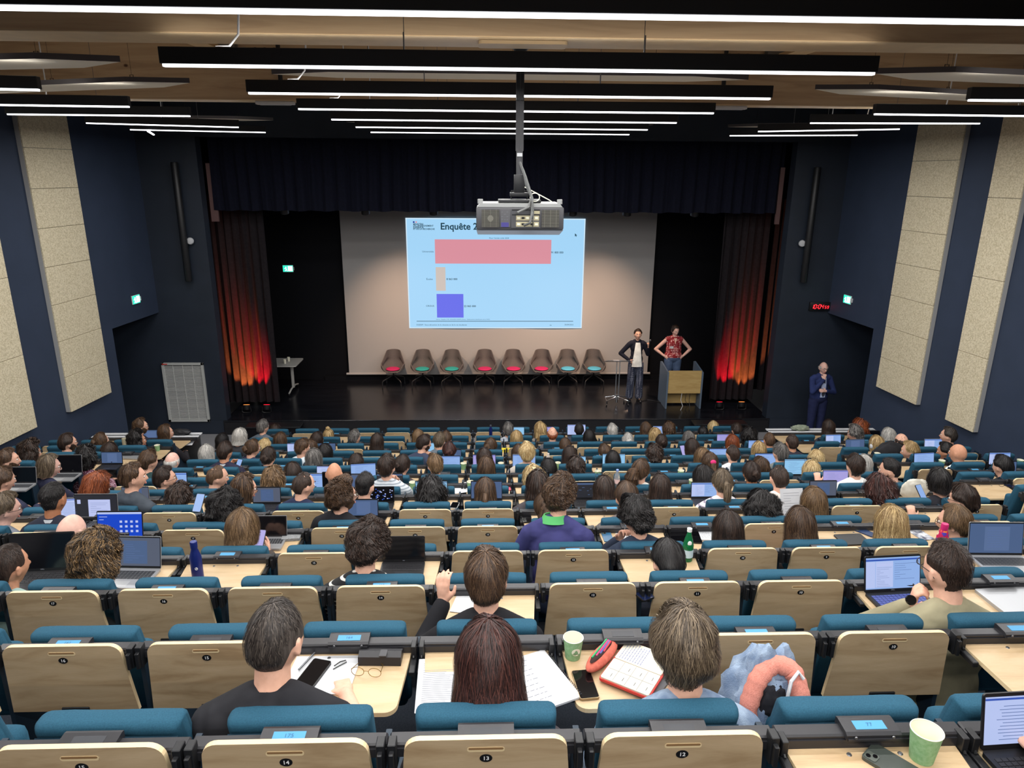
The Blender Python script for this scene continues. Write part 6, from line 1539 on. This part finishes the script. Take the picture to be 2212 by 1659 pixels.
# upright phones in hands
def handphone(x, y, row, dz, desc, mt, rz=10, tilt=40):
    ri = ROWI.index(row); Y = ROWY[ri]-.42; p = atY(x, y, Y); m = MB(); T = Matrix.Rotation(R(90-tilt), 4, 'X')
    o = thing('phone', desc, 'phone', p, R(rz)); m.prism(rrect(.075, .155, .009), -.008, 0, lambda a_, b_, t_: (a_, b_, t_), T=T); m.build('case', BLKPL, o, smooth=False)
    m = MB(); m.prism(rrect(.069, .149, .008), .0, .0008, lambda a_, b_, t_: (a_, b_, t_), T=T); m.build('display', mt, o, smooth=False)
handphone(560, 1167, 'E', 0, 'phone with lavender screen held by the woman with light brown bob', E_LAV, -8)
handphone(429, 1086, 'F', 0, 'phone with pale blue screen held beside the frizzy curls', E_BLUE, -10)
handphone(515, 1004, 'J', 0, 'phone with blue screen held by the man in navy suit', E_BLUE, -20)
handphone(1476, 973, 'K', 0, 'phone with lavender screen held by the woman with dark brown bob', E_LAV, 15)
handphone(1990, 1063, 'G', 0, 'phone with blue screen resting on a cream tote bag', E_BLUE, 20)
# papers
def lines(n, cols=1, mt=GRAYL, hand=0, seed=1, x0=.1, x1=.9):
    def f(o, w_, d_, h_):
        rr_ = random.Random(seed); m = MB()
        for k in range(n):
            yy = d_/2-d_*(.1+.82*k/n); 
            if hand:
                xx = -w_/2+w_*x0
                while xx < -w_/2+w_*x1-.02:
                    L_ = rr_.uniform(.006, .022); m.box(xx, xx+L_, yy-.0016, yy+.0012, h_, h_+.0004); xx += L_+.006
            else: m.box(-w_/2+w_*x0, -w_/2+w_*(x0+(x1-x0)*rr_.uniform(.5, 1)), yy-.0009, yy+.0009, h_, h_+.0004)
        m.build('print', mt, o, smooth=False)
    return f
slab('paper_sheet', 'blank white paper under the phone beside the cropped grey-haired man', 'paper', 702, 1440, 'B', .26, .30, .002, PAPER, -3, r=.003)
slab('paper_sheet', 'printed agenda sheet left of the long auburn hair', 'paper', 960, 1475, 'B', .21, .297, .002, PAPER, 2, r=.002, extra=lines(24, seed=3))
nb = slab('spiral_notebook', 'white spiral notebook lying aslant right of the long auburn hair', 'notebook', 1160, 1470, 'B', .22, .30, .008, PAPER, 24, r=.004, extra=lines(9, mt=GRAYL, seed=5, hand=1, x0=.05, x1=.6))
m = MB()
for k in range(28): yy = -.14+k*.0104; m.tube([(.107, yy, .002), (.113, yy, .012), (.120, yy, .004)], .0015, 5)
m.build('spiral', GREYM, nb)
pl = slab('planner', 'open weekly planner with red cover and cream pages', 'notebook', 1376, 1445, 'B', .27, .205, .010, REDC, 56, r=.01, dz=.012)
for sx in (-1, 1):
    m = MB(); m.prism(rrect(.128, .195, .006), .010, .016, lambda a_, b_, t_: (a_+sx*.066, b_, t_)); pg = m.build('page', CREAM, pl, smooth=False)
    m = MB(); rr_ = random.Random(4)
    if sx < 0:
        for k in range(1, 4): m.box(-.128, -.004, -.097+.195*k/4-.0005, -.097+.195*k/4+.0005, .0162, .0166)
        m.box(-.067, -.066, -.095, .095, .0162, .0166)
        for k in range(7): xx = -.12+(k % 2)*.062+.01; yy = -.08+(k//2)*.048; m.box(xx, xx+.02, yy, yy+.002, .0162, .0168)
    else:
        for k in range(9):
            xx = .012
            while xx < .115: L_ = rr_.uniform(.005, .018); m.box(xx, xx+L_, .08-k*.011, .082-k*.011, .0162, .0167); xx += L_+.004
    m.build('handwriting', INK if sx < 0 else INKB, pg, smooth=False)
slab('notebook', 'dark grey notebook under the red planner', 'notebook', 1392, 1458, 'B', .24, .19, .010, mat('dark grey cover', (70, 70, 74), .6), 52, r=.006)
slab('paper_sheet', 'white paper sheet under the raised hand in the second row', 'paper', 1012, 1300, 'C', .15, .2, .002, PAPER, -12, r=.002)
slab('notepad', 'open white notepad before the long straight dark brown hair', 'notebook', 1535, 1158, 'E', .19, .15, .008, PAPER, -8, r=.003, extra=lines(6, hand=1, seed=8))
slab('paper_sheet', 'white sheet on the desk before the black wavy hair', 'paper', 1350, 1158, 'E', .14, .2, .002, PAPER, -6, r=.002)
slab('brochure', 'folded photo brochure right of the blonde hair', 'paper', 1984, 1152, 'E', .11, .21, .004, noisy('brochure print', (60, 62, 84), (220, 224, 230), 18, .4), 12, r=.002)
slab('paper_sheet', 'white sheet on a left wing desk before the bearded man', 'paper', 405, 955, 'L', .2, .28, .002, PAPER, 10, 'l', r=.002)
slab('paper_sheet', 'white sheet in the middle block beside the striped cup', 'paper', 995, 1033, 'H', .2, .26, .002, PAPER, 18, r=.002)
slab('paper_sheet', 'white sheet beside a green cup in the eighth desk row', 'paper', 1480, 1010, 'I', .18, .25, .002, PAPER, 14, r=.002)
slab('folder', 'bright orange folder on a right wing desk', 'folder', 1778, 965, 'L', .22, .28, .004, mat('orange folder', (240, 96, 36), .5), 0, 'r', r=.003)
slab('notebook', 'open cream notebook on the right edge wing desk', 'notebook', 2210, 1047, 'G', .2, .26, .012, CREAM, 30, 'r', r=.004)
slab('notebook', 'pink notebook leaning beyond the centre seats', 'notebook', 1090, 1030, 'H', .13, .17, .01, mat('pink cover', (196, 84, 104), .6), 6, r=.004)
slab('grey_pouch', 'grey felt sleeve behind the silver laptop', 'pouch', 630, 1140, 'E', .14, .16, .02, noisy('grey felt', (110, 112, 114), (140, 142, 144), 90, .9), 5)
hp = V(atY(1720, 1000+90, ROWY[4]-.30)); 
# standing sheets held up
def heldsheet(x, y, row, w_, h_, desc, off=-.35, n=9):
    ri = ROWI.index(row); p = atY(x, y, ROWY[ri]+off); o = thing('paper_sheet', desc, 'paper', p, R(4)); T = Matrix.Rotation(R(-24), 4, 'X')
    m = MB(); m.box(-w_/2, w_/2, 0, .002, -h_/2, h_/2, T=T); m.build('sheet', PAPER, o, smooth=False); m = MB(); rr_ = random.Random(2)
    for k in range(n): zz = h_*.36-k*h_*.08; m.box(-w_*.36, -w_*.36+w_*.7*rr_.uniform(.4, 1), -.001, 0, zz-.001, zz+.001, T=T)
    m.build('print', GRAYL, o, smooth=False)
heldsheet(1712, 1090, 'F', .21, .28, 'printed white sheet held upright before the cream sweater')
ys = V(atY(1100, 968, ROWY[10]-.2)); m = MB(); m.box(-.1, .1, 0, .002, -.035, .035, T=Matrix.Rotation(R(-20), 4, 'X')); o = m.build('yellow_paper', mat('yellow paper', (240, 222, 60), .7), None, on_desk(1097, 972, 11, 'c')+V((0, 0, .035)), smooth=False); tag(o, 'bright yellow paper standing right of the woman with tied brown hair', 'paper')
# cups and bottles
def cup(x, y, row, desc, blk='c', s=1.0, big=False):
    ri = ROWI.index(row); p = on_desk(x, y, ri, blk, .34, .03)
    t = thing('paper_cup', desc, 'cup', p, 0, 'green paper cups')
    m = MB(); r0, r1, h_ = .029*s, .040*s, .092*s
    m.lathe([(0, .003), (r0, .003), (r0, 0), (r0+.001, 0), (r1, h_)], 28, 0); m.build('cup_wall', GCUP, t)
    m = MB(); m.lathe([(0, .006), (r0-.001, .006), (r1-.0015, h_-.001)], 28, 0); m.build('inside', CUPW, t)
    m = MB(); m.tube([(r1*cos(k*pi/14), r1*sin(k*pi/14), h_) for k in range(29)], .0016, 6); m.build('rim', CUPW, t)
    if big:
        m = MB(); P = [(.017*cos(k*pi/12), .017*sin(k*pi/12)) for k in range(24)]
        m.prism(P, .0, .0012, lambda a_, b_, t_: ((a_+.008), -(r0+(r1-r0)*((b_+.045*s)/h_))*sqrt(max(.2, 1-((a_+.008)/r1)**2))-t_, b_+.045*s)); m.build('logo_disc', CUPW, t, smooth=False)
        m = MB(); 
        for k in range(2): m.box(-.002-.004*k, .016+.004*k, -.0385+k*.002, -.037+k*.002, .043-k*.006, .0455-k*.006)
        m.build('logo_print', mat('cup print', (120, 150, 110), .7), t, smooth=False)
cup(1237, 1418, 'B', 'green paper cup with round white logo behind the clay pencil case', s=1.0, big=True)
cup(1990, 1636, 'A', 'green speckled paper cup at the bottom right beside the phone', s=1.06)
for n_, (x, y, r_, blk, d_) in enumerate(CUPS):
    cup(x, y, r_, 'green paper cup '+d_, blk)
def bottle(x, y, row, prof, mts, mis, desc, blk='c', parts=('body', 'cap')):
    ri = ROWI.index(row); p = on_desk(x, y, ri, blk, .40, .02); t = thing('bottle', desc, 'bottle', p)
    for nm, pr, mt in prof: m = MB(); m.lathe(pr, 22); m.build(nm, mt, t)
    return t
NV = mat('navy steel', (26, 40, 110), .3, .3); GG = mat('green glass', (40, 150, 90), .08, trans=.6); PET = mat('clear bottle', (226, 232, 238), .08, trans=.75)
t = bottle(428, 1247, 'D', [('body', [(0, 0), (.034, 0), (.035, .01), (.035, .15), (.024, .185), (.019, .205), (.019, .215)], NV), ('cap', [(.021, .212), (.022, .25), (.019, .255), (0, .255)], NV)], 0, 0, 'navy blue steel bottle with small white emblem on an empty desk')
m = MB(); m.tube([(.012+.008*cos(k*pi/8), -.0345, .085+.008*sin(k*pi/8)) for k in range(17)], .0015, 5); m.ell((.012, -.0345, .085), (.003, .001, .003), 8, 6); m.build('emblem', WHITEP, t)
t = bottle(1484, 1209, 'D', [('body', [(0, 0), (.032, 0), (.035, .01), (.035, .11), (.024, .16), (.014, .19), (.013, .215)], GG), ('cap', [(.016, .208), (.016, .23), (0, .232)], WHITEP)], 0, 0, 'green glass water bottle with white cap in the fourth row')
m = MB(); m.lathe([(.0356, .03), (.0356, .085)], 22); m.build('label', mat('pale blue label', (190, 214, 226), .5), t); m = MB(); m.ell((0, -.0285, .135), (.014, .004, .018), 12, 8); m.build('neck_label', WHITEP, t)
PK = mat('flower print', (190, 30, 90), .4); N_, L__, B_ = nodes(PK); tc = N_.new('ShaderNodeTexCoord'); vo = N_.new('ShaderNodeTexVoronoi'); vo.inputs['Scale'].default_value = 45
cr = N_.new('ShaderNodeValToRGB'); cr.color_ramp.interpolation = 'CONSTANT'; e = cr.color_ramp.elements; e[0].position = 0; e[0].color = (*s2l((196, 30, 84)), 1); e[1].position = .55; e[1].color = (*s2l((240, 120, 60)), 1)
q_ = e.new(.7); q_.color = (*s2l((80, 60, 170)), 1); q_ = e.new(.82); q_.color = (*s2l((240, 220, 190)), 1)
L__.new(tc.outputs['Object'], vo.inputs['Vector']); L__.new(vo.outputs['Color'], cr.inputs[0]); L__.new(cr.outputs[0], B_.inputs['Base Color'])
bottle(2028, 1200, 'D', [('body', [(0, 0), (.034, 0), (.036, .01), (.036, .15), (.026, .19), (.020, .205)], PK), ('cap', [(.022, .203), (.023, .235), (.02, .245), (0, .246)], mat('pink cap', (206, 40, 110), .4))], 0, 0, 'pink flower-patterned steel bottle left of the big laptop on the right')
WB = [('body', [(0, 0), (.03, 0), (.033, .008), (.033, .13), (.025, .17), (.013, .2), (.013, .21)], PET), ('label', [(.0336, .06), (.0336, .11)], mat('red white label', (220, 190, 190), .5)), ('cap', [(.015, .205), (.015, .225), (0, .227)], mat('pale blue cap', (130, 160, 230), .5))]
bottle(1332, 1052, 'H', WB, 0, 0, 'clear water bottle with pale blue cap left of the curly ponytail')
bottle(1516, 1022, 'H', WB[:1]+WB[2:], 0, 0, 'clear water bottle left of the pink scrunchie'); bottle(1556, 1028, 'H', WB[:1], 0, 0, 'capless clear water bottle right of the pink scrunchie')
NB = [('body', [(0, 0), (.03, 0), (.032, .01), (.032, .13), (.02, .17), (.016, .19)], NV), ('cap', [(.018, .188), (.018, .215), (0, .217)], GREYM)]
bottle(1060, 941, 'N', NB, 0, 0, 'small navy bottle with steel cap in the front desk row'); bottle(940, 983, 'J', NB, 0, 0, 'navy bottle with steel cap beside the bearded man')
bottle(1184, 1000, 'J', [('body', [(0, 0), (.03, 0), (.032, .01), (.032, .14), (.02, .19), (.014, .21), (.014, .225), (0, .227)], mat('cream steel', (206, 196, 186), .4))], 0, 0, 'cream steel bottle left of the high brown ponytail')
bottle(270, 962, 'K', [('body', [(0, 0), (.034, 0), (.034, .2), (0, .205)], mat('beige bottle', (170, 164, 140), .5))], 0, 0, 'beige bottle behind the black curls in left wing', 'l')
# glasses case, spectacles, pencil case on the second-row desks
p = on_desk(823, 1425, 1, 'c', .3, .045); t = thing('glasses_case', 'black folding glasses case on the desk behind the gold spectacles', 'glasses case', p, R(-2))
m = MB(); m.prism([(-.035, 0), (.035, 0), (.028, .034), (0, .044), (-.028, .034)], -.085, .085, lambda a_, b_, t_: (t_, a_, b_)); m.build('shell', mat('black leather', (30, 30, 34), .45), t, smooth=False)
m = MB(); m.box(.0, .028, -.034, .006, .040, .045); m.build('flap', mat('black leather edge', (46, 46, 50), .4), t, smooth=False)
p = on_desk(796, 1442, 1, 'c', .3, .02); t = thing('spectacles', 'gold wire spectacles lying on the desk beside white paper', 'glasses', p+V((0, -.05, 0)), R(-8))
GO = mat('gold wire', (150, 120, 60), .3, .8); m = MB()
for sx in (-1, 1):
    m.tube([(sx*.034+.025*cos(k*pi/10), .0, .022+.020*sin(k*pi/10)) for k in range(21)], .0012, 6)
m.tube([(-.01, 0, .026), (.01, 0, .026)], .0012, 6); m.build('rims', GO, t)
for sx in (-1, 1): m = MB(); m.tube([(sx*.059, 0, .03), (sx*.05, .06, .012), (-sx*.01, .11, .002)], .0014, 6); m.build('temple', GO, t)
p = on_desk(1300, 1428, 1, 'c', .3, .03); t = thing('pencil_case', 'clay red zipped pencil case with pens beside the red planner', 'pencil case', p, R(52))
CL = noisy('clay suede', (188, 92, 76), (206, 108, 90), 60, .85)
m = MB(); m.ell((0, 0, .028), (.115, .036, .030), 24, 12); o = m.build('pouch', CL, t)
m = MB(); m.ell((-.01, .0, .053), (.085, .017, .008), 20, 8); m.build('opening', mat('inside dark', (50, 26, 24), .9), t)
for k, (c_, y0) in enumerate((((30, 150, 90), .008), ((210, 40, 110), .0), ((70, 80, 150), -.006), ((190, 40, 60), -.011))): m = MB(); m.tube([(-.07+.02*k, y0, .058), (.055, y0+.004, .066)], .004, 8); m.build('pen', mat('pen %d' % k, c_, .4), t)
p = on_desk(650, 1440, 1, 'c', .3, .03); o = MB().tube([(0, 0, 0), (.045, .12, 0)], .004, 8).build('pen', GREYM, None, p+V((0, -.03, .012))); tag(o, 'thin silver pencil along the left side of the black phone', 'pen')
p = on_desk(722, 1440, 1, 'c', .3, .05); o = MB().tube([(0, 0, .004), (.02, .022, .006), (.04, .03, .006), (.045, .02, .005), (.02, .0, .004), (.0, -.02, .004)], .002, 6).build('strap', BLKPL, None, p+V((0, 0, .002))); tag(o, 'black wrist strap curling right of the folio phone', 'strap')
# spectacles on right wing desk, white cable
p = on_desk(2168, 1045, 6, 'r', .3, .02); t = thing('spectacles', 'dark spectacles on the right wing desk beside the cream notebook', 'glasses', p, R(160)); link('frame', ACC['glasses'], t, (0, -.05, .012))
# pink and denim jacket on first row seat
PKJ = noisy('peach corduroy', (206, 128, 112), (226, 150, 134), 140, .9, stretch=(1, 6, 1), bump=.4, bscale=200)
cx, cy = X0+1.72*SP, ROWY[0]+.22; zc = ROWZ[0]
t = thing('jacket', 'denim jacket with peach quilted lining heaped on the seat between places 12 and 11', 'jacket', (cx, cy, zc-.45))
def blob(c, r, amp, fr, seed=0, nu=40, nv=26):
    m = MB(); vs_ = []
    for j in range(nv+1):
        for i in range(nu):
            a_ = pi*j/nv; b_ = 2*pi*i/nu; d = V((sin(a_)*cos(b_), sin(a_)*sin(b_), cos(a_))); k = 1+amp*noise.noise(d*fr+V((seed, 0, 0)))+amp*.5*noise.noise(d*fr*2.7); vs_.append(V(c)+V((d.x*r[0], d.y*r[1], d.z*r[2]))*k)
    m.add(vs_, [(j*nu+i, (j+1)*nu+i, (j+1)*nu+(i+1) % nu, j*nu+(i+1) % nu) for j in range(nv) for i in range(nu)]); return m
blob((0, .02, .18), (.15, .13, .27), .22, 2.2).build('denim_body', CLO['denim'], t)
m = MB(); pts = [(-.10, -.10, .16), (-.095, -.08, .30), (-.06, -.05, .39), (0, -.02, .43), (.06, -.04, .42), (.075, -.09, .36), (.07, -.12, .22)]
dense = []
for k in range(len(pts)-1):
    for j in range(8): dense.append(V(pts[k]).lerp(V(pts[k+1]), j/8))
for _ in range(6): dense = [dense[0]]+[(dense[k-1]+dense[k]*2+dense[k+1])/4 for k in range(1, len(dense)-1)]+[dense[-1]]
m.tube(dense, [.031+.0022*sin(k*2.1)+.004*noise.noise(V((k*.5, 0, 0))) for k in range(len(dense))], 18); m.build('peach_lining', PKJ, t)
blob((-.01, -.075, .29), (.055, .03, .09), .2, 3, 4).build('dark_inside', mat('dark lining', (24, 24, 32), .9), t)
m = MB(); m.tube([(.03, -.11, .26), (.012, -.12, .34), (.03, -.10, .42), (.06, -.08, .44), (.075, -.09, .42)], .006, 8); m.build('piping', PAPER, t)
# bags
t = thing('tote_bag', 'cream cloth tote bag on the desk right of the dark red curls', 'bag', on_desk(1975, 1064, 6, 'c', .3, .05)); blob((0, 0, .10), (.15, .04, .12), .12, 2.5, 7).build('body', noisy('cream canvas', (206, 202, 188), (220, 216, 204), 20, .9), t)
t = thing('coat', 'black coat draped over a right wing seat behind the cup', 'coat', (X0+10.75*SP-.0, ROWY[9]+RW_DY+.0, ROWZ[9]-.30)); t.location.x = 5.86; blob((0, 0, .12), (.27, .09, .25), .12, 2.4, 2).build('cloth', noisy('black coat cloth', (26, 26, 30), (38, 38, 42), 12, .85, bump=.3, bscale=8), t)
t = thing('handbag', 'black handbag on the front panel shelf in left wing', 'bag', (-4.95-.2, ROWY[11]+LW_DY-.03, ROWZ[11]-.02)); blob((0, 0, .045), (.15, .07, .055), .15, 2.5, 3).build('body', mat('black leather', (30, 30, 34), .45), t)
t = thing('cloth_bag', 'grey green soft bag on the white shelf before the right wing', 'bag', (5.65, ROWY[12]+RW_DY-.03, ROWZ[12]-.02)); blob((0, 0, .045), (.16, .07, .055), .25, 3, 5).build('body', noisy('sage cloth', (124, 134, 118), (150, 158, 140), 14, .9), t)
# red phone sleeve and cable in the middle
# watch of the man in olive
for o in list(bpy.data.objects):
    if o.get('label', '').startswith('man with dark cropped hair in an olive'):
        m = MB(); m.lathe([(.0, .008), (.020, .008), (.023, .0), (.023, -.004), (0, -.004)], 24, T=Matrix.Translation((atY(1968, 1296, o.location.y+.135)-o.location)/1.04) @ Matrix.Rotation(R(48), 4, 'X') @ Matrix.Rotation(R(-15), 4, 'Y')); m.build('watch', BLKGL, o)
p = on_desk(2186, 1606, 0, 'c', .45, .0); me = RM[('edge',)][0]; me.materials.append(PAPER)
o = bpy.data.objects.new('person', me); C.objects.link(o); o.location = p-V((-.115*1.04, .42*1.04, .225*1.04)); o.scale = (1.04,)*3; setmat(o, SKINS['f'])
tag(o, 'spectator mostly outside the lower right corner, hand on the big open laptop', 'person'); me = RM[('edgetop',)][0]; me.materials.append(PAPER); setmat(link('top', me, o), cloth((90, 70, 72)))
h = link('hair', hairmesh('lm', 0, 1), o, V((0, .05, .72))); setmat(h, hairmat('b'), *strandmats('b'))
